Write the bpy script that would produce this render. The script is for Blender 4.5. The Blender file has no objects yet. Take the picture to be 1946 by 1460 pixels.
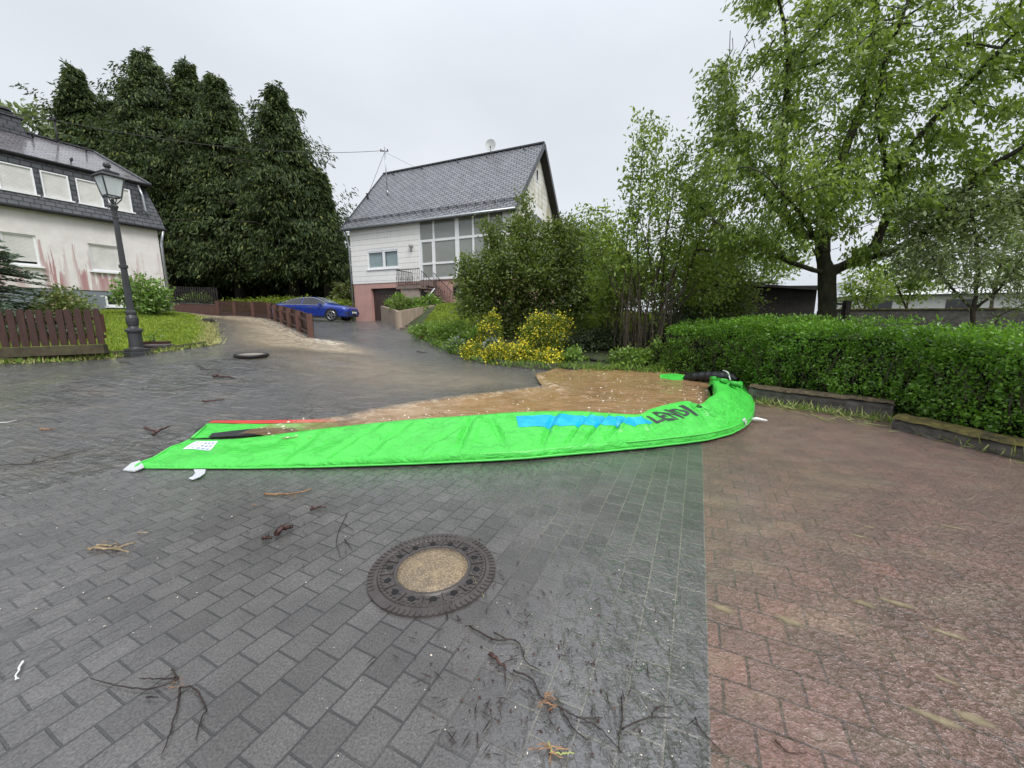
import bpy, bmesh, math, random
import numpy as np
from mathutils import Vector, Matrix, geometry, noise as mnoise

sc = bpy.context.scene
COL = sc.collection
rng = np.random.default_rng(7)
random.seed(7)
PI = math.pi

# ---------------------------------------------------------------- camera
FPX, PITCH, EYE = 731.0, 0.1694, 1.5
cd = bpy.data.cameras.new('camera')
cam = bpy.data.objects.new('camera', cd)
COL.objects.link(cam)
cam.location = (0, 0, EYE)
cam.rotation_euler = (PI / 2 - PITCH, 0, 0)
cd.sensor_width = 36.0
cd.lens = 36.0 * FPX / 1946.0
cd.clip_start = 0.05
cd.clip_end = 2000
sc.camera = cam

# ---------------------------------------------------------------- light
SUN_EL, SUN_ROT = 50, 150
w = bpy.data.worlds.new('World')
sc.world = w
w.use_nodes = True
nt = w.node_tree
nt.nodes.clear()
sky = nt.nodes.new('ShaderNodeTexSky')
sky.sky_type = 'NISHITA'
sky.sun_disc = False
sky.sun_elevation = math.radians(SUN_EL)
sky.sun_rotation = math.radians(SUN_ROT)
sky.dust_density = 4
sky.air_density = 1.0
hs = nt.nodes.new('ShaderNodeHueSaturation')
hs.inputs['Saturation'].default_value = 0.06
mixw = nt.nodes.new('ShaderNodeMix')
mixw.data_type = 'RGBA'
mixw.inputs['Factor'].default_value = 0.80
tcw = nt.nodes.new('ShaderNodeTexCoord')
mpw = nt.nodes.new('ShaderNodeMapping')
mpw.inputs['Scale'].default_value = (1.2, 1.2, 3.0)
nzw = nt.nodes.new('ShaderNodeTexNoise')
nzw.inputs['Scale'].default_value = 1.3
nzw.inputs['Detail'].default_value = 4
rw = nt.nodes.new('ShaderNodeValToRGB')
rw.color_ramp.elements[0].position = 0.3
rw.color_ramp.elements[0].color = (5.75, 6.2, 6.85, 1)
rw.color_ramp.elements[1].position = 0.75
rw.color_ramp.elements[1].color = (7.05, 7.4, 7.95, 1)
bg = nt.nodes.new('ShaderNodeBackground')
bg.inputs['Strength'].default_value = 0.094
wo = nt.nodes.new('ShaderNodeOutputWorld')
L = nt.links.new
L(sky.outputs[0], hs.inputs['Color'])
L(tcw.outputs['Generated'], mpw.inputs[0])
L(mpw.outputs[0], nzw.inputs['Vector'])
L(nzw.outputs['Fac'], rw.inputs[0])
L(hs.outputs[0], mixw.inputs['A'])
L(rw.outputs[0], mixw.inputs['B'])
# an overcast dome is brightest overhead
sxyz = nt.nodes.new('ShaderNodeSeparateXYZ')
mrw = nt.nodes.new('ShaderNodeMapRange')
mrw.interpolation_type = 'SMOOTHSTEP'
for k_, v_ in (('From Min', .42), ('From Max', 1.0), ('To Min', 1.0), ('To Max', 1.9)): mrw.inputs[k_].default_value = v_
mulw = nt.nodes.new('ShaderNodeMix')
mulw.data_type = 'RGBA'
mulw.blend_type = 'MULTIPLY'
mulw.inputs['Factor'].default_value = 1
L(tcw.outputs['Generated'], sxyz.inputs[0])
L(sxyz.outputs[2], mrw.inputs['Value'])
L(mixw.outputs['Result'], mulw.inputs['A'])
L(mrw.outputs[0], mulw.inputs['B'])
L(mulw.outputs['Result'], bg.inputs['Color'])
L(bg.outputs[0], wo.inputs[0])

sd = bpy.data.lights.new('sun', 'SUN')
sun = bpy.data.objects.new('sun', sd)
COL.objects.link(sun)
sd.energy = 1.5
sd.angle = math.radians(25)
sd.color = (1, 0.97, 0.92)
sun.rotation_euler = (math.radians(90 - SUN_EL), 0, math.radians(-SUN_ROT + 180))
sc.view_settings.view_transform = 'Standard'
sc.view_settings.look = 'None'
sc.view_settings.exposure = 0.50
sc.view_settings.gamma = 1
sc.cycles.max_bounces = 6
sc.cycles.transparent_max_bounces = 12
sc.cycles.use_adaptive_sampling = True
sc.cycles.use_denoising = True

# ---------------------------------------------------------------- pixel rays of the survey
_f = np.array([0, math.cos(PITCH), -math.sin(PITCH)])
_u = np.array([0, math.sin(PITCH), math.cos(PITCH)])
_r = np.array([1.0, 0, 0])
_o = np.array([0, 0, EYE])


def ray(px, py):
    d = _f + _r * (px - 973) / FPX + _u * (730 - py) / FPX
    return d / d[1]


def P(px, py, Y):
    return _o + ray(px, py) * Y


def PZ(px, py, z):
    d = ray(px, py)
    return _o + d * ((z - EYE) / d[2])


# ---------------------------------------------------------------- terrain height
_ctl = []
for x in (-3.5, -2, 0, 2, 4, 6):
    for y in (-8, -3, 0, 2, 3.6):
        _ctl.append((x, y, 0.0))
_ctl += [(-8, -8, 0), (-8, 0, .08), (-14, -8, .2), (-6, 2, .03), (8, -8, 0), (8, 0, 0), (14, -6, 0), (7, 2, 0),
         (0, 4.2, 0), (2, 4.6, 0), (4.34, 6.93, 0), (4.95, 5.78, 0), (5.5, 4.67, 0), (5.59, 4.0, 0), (2, 6.5, 0.03), (3.4, 7.2, 0.03),
         (6, 8.2, .25), (8, 6, .25), (9, 4, .2), (9, 12, .5), (14, 10, .5), (16, 16, .8), (10, 20, 1.2), (20, 30, 1.5),
         (30, 10, .6), (0, 32, 2.4), (-10, 36, 2.3), (-20, 36, 2.5), (-32, 34, 2.7), (-30, 15, 1.9), (-25, 8, 1.3),
         (-16, 4, .5), (-22, 2, .7), (-15, 31, 2.6), (4, 24, 2.0), (30, 32, 1.5), (-38, 25, 2.4),
         (-15.8, 18, 1.7), (-17.6, 14.4, 1.7), (-19, 11.5, 1.65), (-10.9, 27.2, 1.3), (-.1, 22.4, 2.1), (-4, 20.8, 2.1)]
for px, py, Y in [(235, 893, 3.66), (0, 800, 5.0), (300, 760, 6.2), (0, 690, 8.3), (262, 676, 9.4), (478, 676, 9.0),
                  (390, 657, 10.2), (480, 720, 7.3), (390, 606, 16.5), (400, 602, 24), (330, 592, 27), (598, 645, 16.6),
                  (570, 632, 18.2), (552, 624, 19.8), (538, 617, 21.4), (525, 612, 23), (516, 607, 24), (416, 600.5, 26.3),
                  (690, 640, 17.5), (621, 611, 23.3), (780, 630, 18.6), (846, 664, 13.8), (904, 688, 11.4),
                  (999, 701, 10.3), (1065, 704, 9.95), (1270, 712, 9.2), (1030, 738, 7.47), (800, 765, 6.2), (600, 800, 5.1),
                  (400, 808, 4.8), (1350, 730, 7.95), (600, 720, 8.0), (750, 690, 10.4), (650, 670, 12.4), (1200, 680, 10.5),
                  (950, 640, 14.5), (868, 583, 22.0), (1000, 602, 17), (1160, 600, 16), (1160, 640, 12.5), (757, 625, 19.6),
                  (725, 612, 23)]:
    q = P(px, py, Y)
    _ctl.append(tuple(q))
_ctl = np.array(_ctl)


def _phi(r2):
    return np.where(r2 > 0, r2 * np.log(r2 + 1e-12) * 0.5, 0.0)


_n = len(_ctl)
_K = _phi(((_ctl[:, None, :2] - _ctl[None, :, :2]) ** 2).sum(-1)) + np.eye(_n) * 0.35
_Pm = np.c_[np.ones(_n), _ctl[:, :2]]
_A = np.zeros((_n + 3, _n + 3))
_A[:_n, :_n] = _K
_A[:_n, _n:] = _Pm
_A[_n:, :_n] = _Pm.T
_sol = np.linalg.solve(_A, np.r_[_ctl[:, 2], 0, 0, 0])


def tzv(x, y):
    x = np.clip(np.asarray(x, float), -36, 28)
    y = np.clip(np.asarray(y, float), -8, 38)
    out = np.empty(x.shape).ravel()
    xf, yf = x.ravel(), y.ravel()
    for i in range(0, len(xf), 20000):
        a, b = xf[i:i + 20000], yf[i:i + 20000]
        k = _phi((a[:, None] - _ctl[None, :, 0]) ** 2 + (b[:, None] - _ctl[None, :, 1]) ** 2)
        out[i:i + 20000] = k @ _sol[:_n] + _sol[_n] + _sol[_n + 1] * a + _sol[_n + 2] * b
    return out.reshape(x.shape)


def tz(x, y):
    return float(tzv(np.array([x]), np.array([y]))[0])


def G(px, py, Ymax=40):
    """first hit of the sight line with the terrain"""
    d = ray(px, py)
    ts = np.arange(0.5, Ymax, 0.04)
    pts = _o + d[None, :] * ts[:, None]
    below = pts[:, 2] < tzv(pts[:, 0], pts[:, 1])
    i = int(np.argmax(below)) if below.any() else len(ts) - 1
    q = pts[i]
    return np.array([q[0], q[1], tz(q[0], q[1])])


# ---------------------------------------------------------------- scene helpers
ROOTM = {}


def tag(o, label=None, cat=None, group=None, kind=None):
    if label: o['label'] = label
    if cat: o['category'] = cat
    if group: o['group'] = group
    if kind: o['kind'] = kind
    return o


def thing(name, label, cat, loc=(0, 0, 0), rz=0.0, group=None):
    o = bpy.data.objects.new(name, None)
    o.empty_display_size = 0.2
    COL.objects.link(o)
    o.location = [float(c) for c in loc]
    o.rotation_euler = (0, 0, rz)
    ROOTM[o.name] = Matrix.Translation(Vector([float(c) for c in loc])) @ Matrix.Rotation(rz, 4, 'Z')
    return tag(o, label, cat, group)


def linkmesh(name, me, mat, parent=None, smooth=False, world=False):
    if world and parent is not None:
        r = parent
        while r.parent: r = r.parent
        me.transform(ROOTM[r.name].inverted())
    o = bpy.data.objects.new(name, me)
    COL.objects.link(o)
    for m in (mat if isinstance(mat, (list, tuple)) else [mat]):
        me.materials.append(m)
    if parent is not None: o.parent = parent
    if smooth:
        me.polygons.foreach_set('use_smooth', [True] * len(me.polygons))
    me.update()
    return o


def copy_thing(o, loc, rz=0.0, label=None, scale=None):
    c = o.copy()
    COL.objects.link(c)
    c.location = [float(k) for k in loc]
    c.rotation_euler = (0, 0, rz)
    if scale: c.scale = (scale, scale, scale)
    if label: c['label'] = label
    for ch in list(o.children):
        d = ch.copy()
        COL.objects.link(d)
        d.parent = c
        for g in list(ch.children):
            e = g.copy()
            COL.objects.link(e)
            e.parent = d
    return c


class MB:
    """collects faces; build() links them as one mesh with metre UVs"""
    def __init__(s):
        s.v, s.f, s.mi = [], [], []

    def add(s, verts, faces, mi=0):
        b = len(s.v)
        s.v += [tuple(float(c) for c in p) for p in verts]
        s.f += [tuple(b + i for i in f) for f in faces]
        s.mi += [mi] * len(faces)
        return s

    def box(s, x0, x1, y0, y1, z0, z1, mi=0):
        v = [(x0, y0, z0), (x1, y0, z0), (x1, y1, z0), (x0, y1, z0), (x0, y0, z1), (x1, y0, z1), (x1, y1, z1), (x0, y1, z1)]
        return s.add(v, [(0, 3, 2, 1), (4, 5, 6, 7), (0, 1, 5, 4), (1, 2, 6, 5), (2, 3, 7, 6), (3, 0, 4, 7)], mi)

    def obox(s, c, ax, ay, az, hx, hy, hz, mi=0):
        c, ax, ay, az = map(np.asarray, (c, ax, ay, az))
        v = [c + ax * hx * i + ay * hy * j + az * hz * k for k in (-1, 1) for i, j in ((-1, -1), (1, -1), (1, 1), (-1, 1))]
        return s.add(v, [(0, 3, 2, 1), (4, 5, 6, 7), (0, 1, 5, 4), (1, 2, 6, 5), (2, 3, 7, 6), (3, 0, 4, 7)], mi)

    def beam(s, a, b, w, h, up=(0, 0, 1), mi=0):
        a, b = np.asarray(a, float), np.asarray(b, float)
        d = b - a
        n = np.linalg.norm(d)
        d = d / n
        sx = np.cross(d, up)
        sx = sx / (np.linalg.norm(sx) + 1e-9)
        sz = np.cross(sx, d)
        return s.obox((a + b) / 2, d, sx, sz, n / 2, w / 2, h / 2, mi)

    def tube(s, pts, r, n=8, cap=True, mi=0):
        pts = [np.asarray(p, float) for p in pts]
        rs = r if isinstance(r, (list, tuple, np.ndarray)) else [r] * len(pts)
        b = len(s.v)
        ref = np.array([0.3, 0.2, 1.0])
        for i, p in enumerate(pts):
            d = pts[min(i + 1, len(pts) - 1)] - pts[max(i - 1, 0)]
            d = d / (np.linalg.norm(d) + 1e-9)
            a = np.cross(d, ref)
            if np.linalg.norm(a) < 1e-3: a = np.cross(d, [1, 0, 0])
            a = a / np.linalg.norm(a)
            c = np.cross(d, a)
            for k in range(n):
                t = 2 * PI * k / n
                s.v.append(tuple(p + (a * math.cos(t) + c * math.sin(t)) * rs[i]))
        for i in range(len(pts) - 1):
            for k in range(n):
                q = (k + 1) % n
                s.f.append((b + i * n + k, b + i * n + q, b + (i + 1) * n + q, b + (i + 1) * n + k))
                s.mi.append(mi)
        if cap:
            s.f.append(tuple(b + k for k in range(n))[::-1])
            s.f.append(tuple(b + (len(pts) - 1) * n + k for k in range(n)))
            s.mi += [mi, mi]
        return s

    def lathe(s, prof, c=(0, 0, 0), n=24, mi=0, cap=True):
        b = len(s.v)
        for r, z in prof:
            for k in range(n):
                t = 2 * PI * k / n
                s.v.append((c[0] + r * math.cos(t), c[1] + r * math.sin(t), c[2] + z))
        for i in range(len(prof) - 1):
            for k in range(n):
                q = (k + 1) % n
                s.f.append((b + i * n + k, b + i * n + q, b + (i + 1) * n + q, b + (i + 1) * n + k))
                s.mi.append(mi)
        if cap:
            s.f.append(tuple(b + k for k in range(n))[::-1])
            s.f.append(tuple(b + (len(prof) - 1) * n + k for k in range(n)))
            s.mi += [mi, mi]
        return s

    def prism(s, poly, z0, z1, mi=0):
        n = len(poly)
        v = [(p[0], p[1], z0) for p in poly] + [(p[0], p[1], z1) for p in poly]
        f = [tuple(range(n))[::-1], tuple(range(n, 2 * n))] + [(i, (i + 1) % n, n + (i + 1) % n, n + i) for i in range(n)]
        return s.add(v, f, mi)

    def build(s, name, mat, parent=None, smooth=False, world=False, bevel=0):
        me = bpy.data.meshes.new(name)
        me.from_pydata(s.v, [], s.f)
        if len(set(s.mi)) > 1:
            me.polygons.foreach_set('material_index', s.mi)
        me.update()
        metre_uv(me)
        o = linkmesh(name, me, mat, parent, smooth, world)
        if bevel:
            m = o.modifiers.new('bevel', 'BEVEL')
            m.width = bevel
            m.segments = 2
            m.limit_method = 'ANGLE'
        return o


def metre_uv(me):
    uv = me.uv_layers.new(name='UVMap')
    n = len(me.loops)
    vi = np.empty(n, np.int32)
    me.loops.foreach_get('vertex_index', vi)
    co = np.empty(len(me.vertices) * 3, np.float32)
    me.vertices.foreach_get('co', co)
    co = co.reshape(-1, 3)
    nr = np.empty(len(me.polygons) * 3, np.float32)
    me.polygons.foreach_get('normal', nr)
    nr = nr.reshape(-1, 3)
    lt = np.empty(len(me.polygons), np.int32)
    me.polygons.foreach_get('loop_total', lt)
    nl = np.repeat(nr, lt, axis=0)
    t = np.stack([-nl[:, 1], nl[:, 0], np.zeros(n)], 1)
    ln = np.linalg.norm(t, axis=1)
    flat = ln < 0.05
    t[flat] = (1, 0, 0)
    ln[flat] = 1
    t = t / ln[:, None]
    b = np.cross(nl, t)
    p = co[vi]
    uv.data.foreach_set('uv', np.stack([(p * t).sum(1), (p * b).sum(1)], 1).astype(np.float32).ravel())


def fastmesh(name, verts, faces):
    """verts (n,3); faces (m,k) same size k"""
    me = bpy.data.meshes.new(name)
    verts = np.asarray(verts, np.float32)
    faces = np.asarray(faces, np.int32)
    m, k = faces.shape
    me.vertices.add(len(verts))
    me.vertices.foreach_set('co', verts.ravel())
    me.loops.add(m * k)
    me.loops.foreach_set('vertex_index', faces.ravel())
    me.polygons.add(m)
    me.polygons.foreach_set('loop_start', np.arange(m, dtype=np.int32) * k)
    me.update(calc_edges=True)
    return me


def sheet(name, poly, step, off, mat, zfun=None, holes=None, attr=None, smooth=True):
    """a triangulated sheet filling the outline, laid on the terrain"""
    poly = [np.array(p[:2], float) for p in poly]
    # densify outline
    out = []
    for i, a in enumerate(poly):
        b = poly[(i + 1) % len(poly)]
        n = max(1, int(np.linalg.norm(b - a) / step))
        for k in range(n):
            out.append(a + (b - a) * k / n)
    mn, mx = np.min(out, 0), np.max(out, 0)
    xs = np.arange(mn[0] + step * .37, mx[0], step)
    ys = np.arange(mn[1] + step * .41, mx[1], step)
    pts = [Vector((float(p[0]), float(p[1]))) for p in out]
    nb = len(pts)
    for j, y in enumerate(ys):
        for x in xs:
            pts.append(Vector((float(x + (j % 2) * step * .5), float(y))))
    r = geometry.delaunay_2d_cdt(pts, [], [list(range(nb))], 1, 1e-5)
    v2 = np.array([(p[0], p[1]) for p in r[0]])
    fs = [tuple(f) for f in r[2]]
    z = (zfun(v2[:, 0], v2[:, 1]) if zfun else tzv(v2[:, 0], v2[:, 1])) + off
    me = bpy.data.meshes.new(name)
    me.from_pydata([(a, b, c) for (a, b), c in zip(v2, z)], [], fs)
    if me.polygons and me.polygons[0].normal.z < 0: me.flip_normals()
    me.update()
    if attr:
        for an, fn in attr.items():
            at = me.attributes.new(an, 'FLOAT', 'POINT')
            at.data.foreach_set('value', fn(v2[:, 0], v2[:, 1]).astype(np.float32))
    return linkmesh(name, me, mat, None, smooth)
# ---------------------------------------------------------------- materials
def newmat(name):
    m = bpy.data.materials.new(name)
    m.use_nodes = True
    n = m.node_tree
    n.nodes.clear()
    out = n.nodes.new('ShaderNodeOutputMaterial')
    b = n.nodes.new('ShaderNodeBsdfPrincipled')
    n.links.new(b.outputs[0], out.inputs[0])
    return m, n, b, out


class NB:
    """short hand for building node trees"""
    def __init__(s, n):
        s.n = n

    def new(s, t, **kw):
        x = s.n.nodes.new('ShaderNode' + t)
        for k, v in kw.items():
            setattr(x, k, v)
        return x

    def put(s, sock, v):
        if hasattr(v, 'is_output'):
            s.n.links.new(v, sock)
        elif isinstance(v, (tuple, list)):
            sock.default_value = (*v, 1) if len(v) == 3 and len(sock.default_value) == 4 else v
        else:
            sock.default_value = v

    def coord(s, kind='Object', scale=(1, 1, 1), rot=(0, 0, 0), loc=(0, 0, 0)):
        t = s.new('TexCoord')
        m = s.new('Mapping')
        m.inputs['Scale'].default_value = scale
        m.inputs['Rotation'].default_value = rot
        m.inputs['Location'].default_value = loc
        s.n.links.new(t.outputs[kind], m.inputs[0])
        return m.outputs[0]

    def noise(s, vec, scale, detail=4, rough=.55, dist=0, out='Fac'):
        x = s.new('TexNoise')
        s.n.links.new(vec, x.inputs['Vector'])
        x.inputs['Scale'].default_value = scale
        x.inputs['Detail'].default_value = detail
        x.inputs['Roughness'].default_value = rough
        x.inputs['Distortion'].default_value = dist
        return x.outputs[out]

    def ramp(s, v, stops):
        x = s.new('ValToRGB')
        s.n.links.new(v, x.inputs[0])
        e = x.color_ramp.elements
        while len(e) < len(stops): e.new(0.5)
        for el, (p, c) in zip(e, stops):
            el.position = p
            el.color = (c, c, c, 1) if isinstance(c, (int, float)) else (*c, 1)
        return x.outputs[0]

    def mix(s, fac, a, b, blend='MIX'):
        x = s.new('Mix', data_type='RGBA', blend_type=blend)
        s.put(x.inputs['Factor'], fac)
        s.put(x.inputs['A'], a)
        s.put(x.inputs['B'], b)
        return x.outputs['Result']

    def math(s, op, a, b=0.0, clamp=False):
        x = s.new('Math', operation=op, use_clamp=clamp)
        s.put(x.inputs[0], a)
        s.put(x.inputs[1], b)
        return x.outputs[0]

    def bump(s, h, strength=.3, dist=.02, normal=None):
        x = s.new('Bump')
        s.put(x.inputs['Height'], h)
        x.inputs['Strength'].default_value = strength
        x.inputs['Distance'].default_value = dist
        if normal is not None: s.n.links.new(normal, x.inputs['Normal'])
        return x.outputs[0]

    def sep(s, vec):
        x = s.new('SeparateXYZ')
        s.n.links.new(vec, x.inputs[0])
        return x.outputs

    def brick(s, vec, bw, rh, mortar, offset=.5, smooth=.1, c1=(.5, .5, .5), c2=(.4, .4, .4), cm=(0, 0, 0), bias=0.0, sq=1.0):
        x = s.new('TexBrick', offset=offset, squash=sq)
        s.n.links.new(vec, x.inputs['Vector'])
        x.inputs['Scale'].default_value = 1
        x.inputs['Brick Width'].default_value = bw
        x.inputs['Row Height'].default_value = rh
        x.inputs['Mortar Size'].default_value = mortar
        x.inputs['Mortar Smooth'].default_value = smooth
        x.inputs['Bias'].default_value = bias
        s.put(x.inputs['Color1'], c1)
        s.put(x.inputs['Color2'], c2)
        s.put(x.inputs['Mortar'], cm)
        return x


def mul(c, k):
    return tuple(min(1.0, a * k) for a in c)


def simple(name, col, rough=.5, var=.18, vs=5.0, bump=.0, bs=60.0, metal=0.0, coord='Object', spec=.5, coat=0.0, col2=None, stretch=(1, 1, 1), bd=.01):
    m, n, b, out = newmat(name)
    N = NB(n)
    v = N.coord(coord, scale=stretch)
    nz = N.noise(v, vs, 5, .6)
    c = N.ramp(nz, [(.3, mul(col, 1 - var)), (.7, col2 or mul(col, 1 + var))])
    N.put(b.inputs['Base Color'], c)
    r = N.ramp(N.noise(v, vs * 2.3, 3), [(.3, max(.02, rough - .1)), (.7, min(1, rough + .1))])
    N.put(b.inputs['Roughness'], r)
    b.inputs['Metallic'].default_value = metal
    b.inputs['Specular IOR Level'].default_value = spec
    b.inputs['Coat Weight'].default_value = coat
    if bump:
        N.put(b.inputs['Normal'], N.bump(N.noise(v, bs, 4, .6), bump, bd))
    return m


def leafmat(name, dark, light, trans=.25, rough=.42, extra=None, extra_p=.0, spec=.5):
    m, n, b, out = newmat(name)
    N = NB(n)
    g = N.new('NewGeometry')
    ri = g.outputs['Random Per Island']
    stops = [(0.0, dark), (.55, tuple((a + c) / 2 for a, c in zip(dark, light))), (.97 if not extra else 1 - extra_p - .01, light)]
    if extra: stops.append((1 - extra_p, extra))
    col = N.ramp(ri, stops)
    v = N.coord('Object')
    big = N.ramp(N.noise(v, .9, 3), [(.35, .72), (.68, 1.2)])
    col = N.mix(1.0, col, big, 'MULTIPLY')
    N.put(b.inputs['Base Color'], col)
    b.inputs['Roughness'].default_value = rough
    b.inputs['Specular IOR Level'].default_value = spec
    t = N.new('BsdfTranslucent')
    N.put(t.inputs[0], N.mix(.6, col, (min(1, light[0] * 1.6), min(1, light[1] * 1.7), light[2] * .8)))
    ms = N.new('MixShader')
    ms.inputs[0].default_value = trans
    n.links.new(b.outputs[0], ms.inputs[1])
    n.links.new(t.outputs[0], ms.inputs[2])
    n.links.new(ms.outputs[0], out.inputs[0])
    return m


STREET_A = math.atan2(1.41, 2.94)      # street heading, clockwise from north


def paving(name, c1, c2, cm, bw, rh, mortar, rot, wet, ripple, mud=None, offset=.5, grain=.22, mudfac=0.0, bumpd=.006, jw=.10, base_wet=.15, rip0=.25, ctk=1.0, joff=0.0, bsk=.45):
    """wet concrete block paving in world metres with a film of running water"""
    m, n, b, out = newmat(name)
    N = NB(n)
    raw = N.coord('Object')
    dv = N.mix(.012, raw, N.noise(raw, 2.5, 2, out='Color'), 'ADD')
    mp = N.new('Mapping')
    mp.inputs['Rotation'].default_value = (0, 0, rot)
    n.links.new(dv, mp.inputs[0])
    vec = mp.outputs[0]
    xyz = N.sep(raw)
    jm = N.ramp(N.math('ADD', N.noise(raw, 1.1, 3), N.math('ADD', N.math('MULTIPLY', xyz[0], jw), joff)), [(.42, 0), (.72, 1)])
    br = N.brick(vec, bw, rh, mortar, offset, .25, c1, c2, N.mix(jm, mul(c2, .45), cm))
    fine = N.noise(raw, 105, 4, .8)
    med = N.noise(raw, 3.2, 5, .6)
    col = N.mix(1.0, br.outputs['Color'], N.ramp(fine, [(.3, 1 - grain * 1.6), (.5, 1.0), (.72, 1 + grain * 1.8)]), 'MULTIPLY')
    col = N.mix(1.0, col, N.ramp(med, [(.3, .74), (.7, 1.22)]), 'MULTIPLY')
    if mud:
        mk = N.ramp(N.noise(N.coord('Object', rot=(0, 0, STREET_A * 0 + rot), scale=(.9, 2.2, 1)), 1.7, 4, .6), [(.5, 0.0), (.72, mudfac)])
        col = N.mix(mk, col, mud)
    N.put(b.inputs['Base Color'], col)
    # wetness: broad patches, plus more towards the running water
    wp = N.noise(raw, .55, 4, .6)
    run = N.math('MULTIPLY', N.math('SUBTRACT', N.math('ADD', xyz[0], N.math('MULTIPLY', xyz[1], wet[1])), wet[2]), wet[0], True) if wet != 'street' else None
    if wet == 'street':      # wettest beside the red paving, along the barrier and in the left gutter
        nco = N.math('SUBTRACT', N.math('MULTIPLY', xyz[0], .902), N.math('MULTIPLY', xyz[1], .432))
        a1 = N.ramp(N.math('MULTIPLY', N.math('ADD', nco, .85), 1.15), [(0, 0), (1, .75)])
        a2 = N.ramp(N.math('MULTIPLY', N.math('SUBTRACT', xyz[1], 2.5), .65), [(0, 0), (1, .7)])
        a3 = N.ramp(N.math('MULTIPLY', N.math('ADD', xyz[0], 1.6), -.5), [(0, 0), (1, .8)])
        run = N.math('MAXIMUM', N.math('MAXIMUM', a1, a2), a3)
    wm = N.math('ADD', N.math('ADD', run, base_wet), N.math('MULTIPLY', N.math('SUBTRACT', wp, .5), 1.3), True)
    N.put(b.inputs['Roughness'], N.ramp(wm, [(0, .55), (1, .35)]))
    N.put(b.inputs['Coat Weight'], N.ramp(wm, [(0, .25), (.4, .8), (1, .9)]))
    N.put(b.inputs['Coat Roughness'], N.ramp(wm, [(0, .22), (.5, .07), (1, .03)]))
    b.inputs['Coat IOR'].default_value = 2.0
    b.inputs['Specular IOR Level'].default_value = .5
    # ripples of the sheet of water, stretched across the flow
    rv = N.coord('Object', scale=(ripple[0], ripple[1], 1), rot=(0, 0, ripple[2]))
    rp = N.noise(rv, ripple[3], 5, .62, .6)
    rp2 = N.noise(raw, ripple[3] * 3.1, 3, .6, .4)
    ridge = N.math('ABSOLUTE', N.math('SUBTRACT', rp, .5))
    rh_ = N.math('MULTIPLY', N.math('ADD', N.math('ADD', rp, N.math('MULTIPLY', ridge, -1.2)), N.math('MULTIPLY', rp2, .4)), N.math('ADD', rip0, wm))
    nb = N.bump(rh_, ripple[4], ripple[5] * ctk)
    nb = N.bump(N.math('MULTIPLY', br.outputs['Fac'], -1.0), .35, bumpd, nb)
    N.put(b.inputs['Coat Normal'], nb)
    hb = N.math('ADD', N.math('MULTIPLY', br.outputs['Fac'], -1.0), N.math('MULTIPLY', fine, .18))
    nb2 = N.bump(hb, .75, bumpd, N.bump(rh_, ripple[4], ripple[5] * bsk))
    N.put(b.inputs['Normal'], nb2)
    return m


MT = {}
MT['street'] = paving('street_blocks', (.098, .091, .087), (.066, .061, .058), (.165, .150, .125), .168, .148, .0052, -(PI / 2 - STREET_A),
                      'street', (1.9, .8, -1.0, 13, .9, .085), ctk=.3, bsk=.24, jw=.24, joff=.04, offset=.5, base_wet=.0, rip0=.03, grain=.48)
MT['red'] = paving('red_blocks', (.190, .094, .071), (.138, .073, .057), (.095, .058, .046), .20, .165, .006, STREET_A,
                   (.6, .1, 1.1), (1.1, 1.7, -.6, 24, .9, .042), grain=.45, mud=(.30, .24, .15), mudfac=.35, base_wet=.35)
MT['side'] = paving('road_blocks', (.080, .076, .072), (.054, .051, .049), (.024, .034, .032), .20, .11, .008, .35,
                    (.2, .2, 0.0), (.9, 2.4, .25, 3.6, 1.0, .20), mud=(.24, .20, .14), mudfac=.3, base_wet=.62, bumpd=.016)

MT['soil'] = simple('soil', (.045, .04, .022), .9, .4, 3, .6, 20, col2=(.05, .075, .02))
MT['lawn'] = simple('lawn_turf', (.13, .19, .02), .9, .3, 2.2, .8, 60, col2=(.25, .32, .04))
MT['iron'] = simple('cast_iron', (.085, .073, .070), .42, .3, 9, .25, 120, metal=.35)
MT['iron_dark'] = simple('dark_iron', (.022, .021, .021), .4, .3, 9, .25, 120, metal=.3)
MT['black'] = simple('black_hole', (.006, .006, .006), .8, .1)
MT['lamp_metal'] = simple('lamp_paint', (.040, .042, .045), .38, .2, 8, .1, 60)
MT['white_pvc'] = simple('white_pvc', (.78, .79, .80), .3, .03, 3)
MT['shutter_slat'] = None
MT['wood_brown'] = simple('brown_fence_wood', (.050, .022, .016), .55, .35, 4, .3, 50, stretch=(6, 6, .6), bd=.004)
MT['post_brown'] = simple('brown_post_wood', (.095, .042, .030), .6, .35, 4, .3, 50, stretch=(6, 6, .6), bd=.004)
MT['wood_dark'] = simple('dark_weathered_wood', (.018, .014, .012), .8, .3, 4, .3, 30)
MT['pink'] = simple('pink_render', (.46, .27, .235), .85, .10, 1.6, .35, 90)
MT['pinkold'] = simple('worn_pink_render', (.42, .28, .24), .85, .22, 3.2, .4, 60, col2=(.36, .33, .30))
MT['greyplinth'] = simple('grey_plinth_render', (.19, .21, .24), .85, .12, 2, .4, 90)
MT['zinc'] = simple('zinc', (.36, .38, .40), .35, .12, 4, metal=.7)
MT['garage'] = simple('brown_garage_door', (.052, .033, .028), .5, .2, 3, coord='UV')
MT['concrete'] = simple('weathered_concrete', (.33, .27, .20), .85, .25, 2.5, .5, 50, col2=(.38, .29, .23), stretch=(3, 3, .5))
MT['stone_step'] = simple('stone_step', (.22, .16, .14), .6, .3, 4, .4, 40)
MT['riser'] = simple('dark_riser', (.07, .047, .043), .7, .3, 5, .4, 40)
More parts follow.
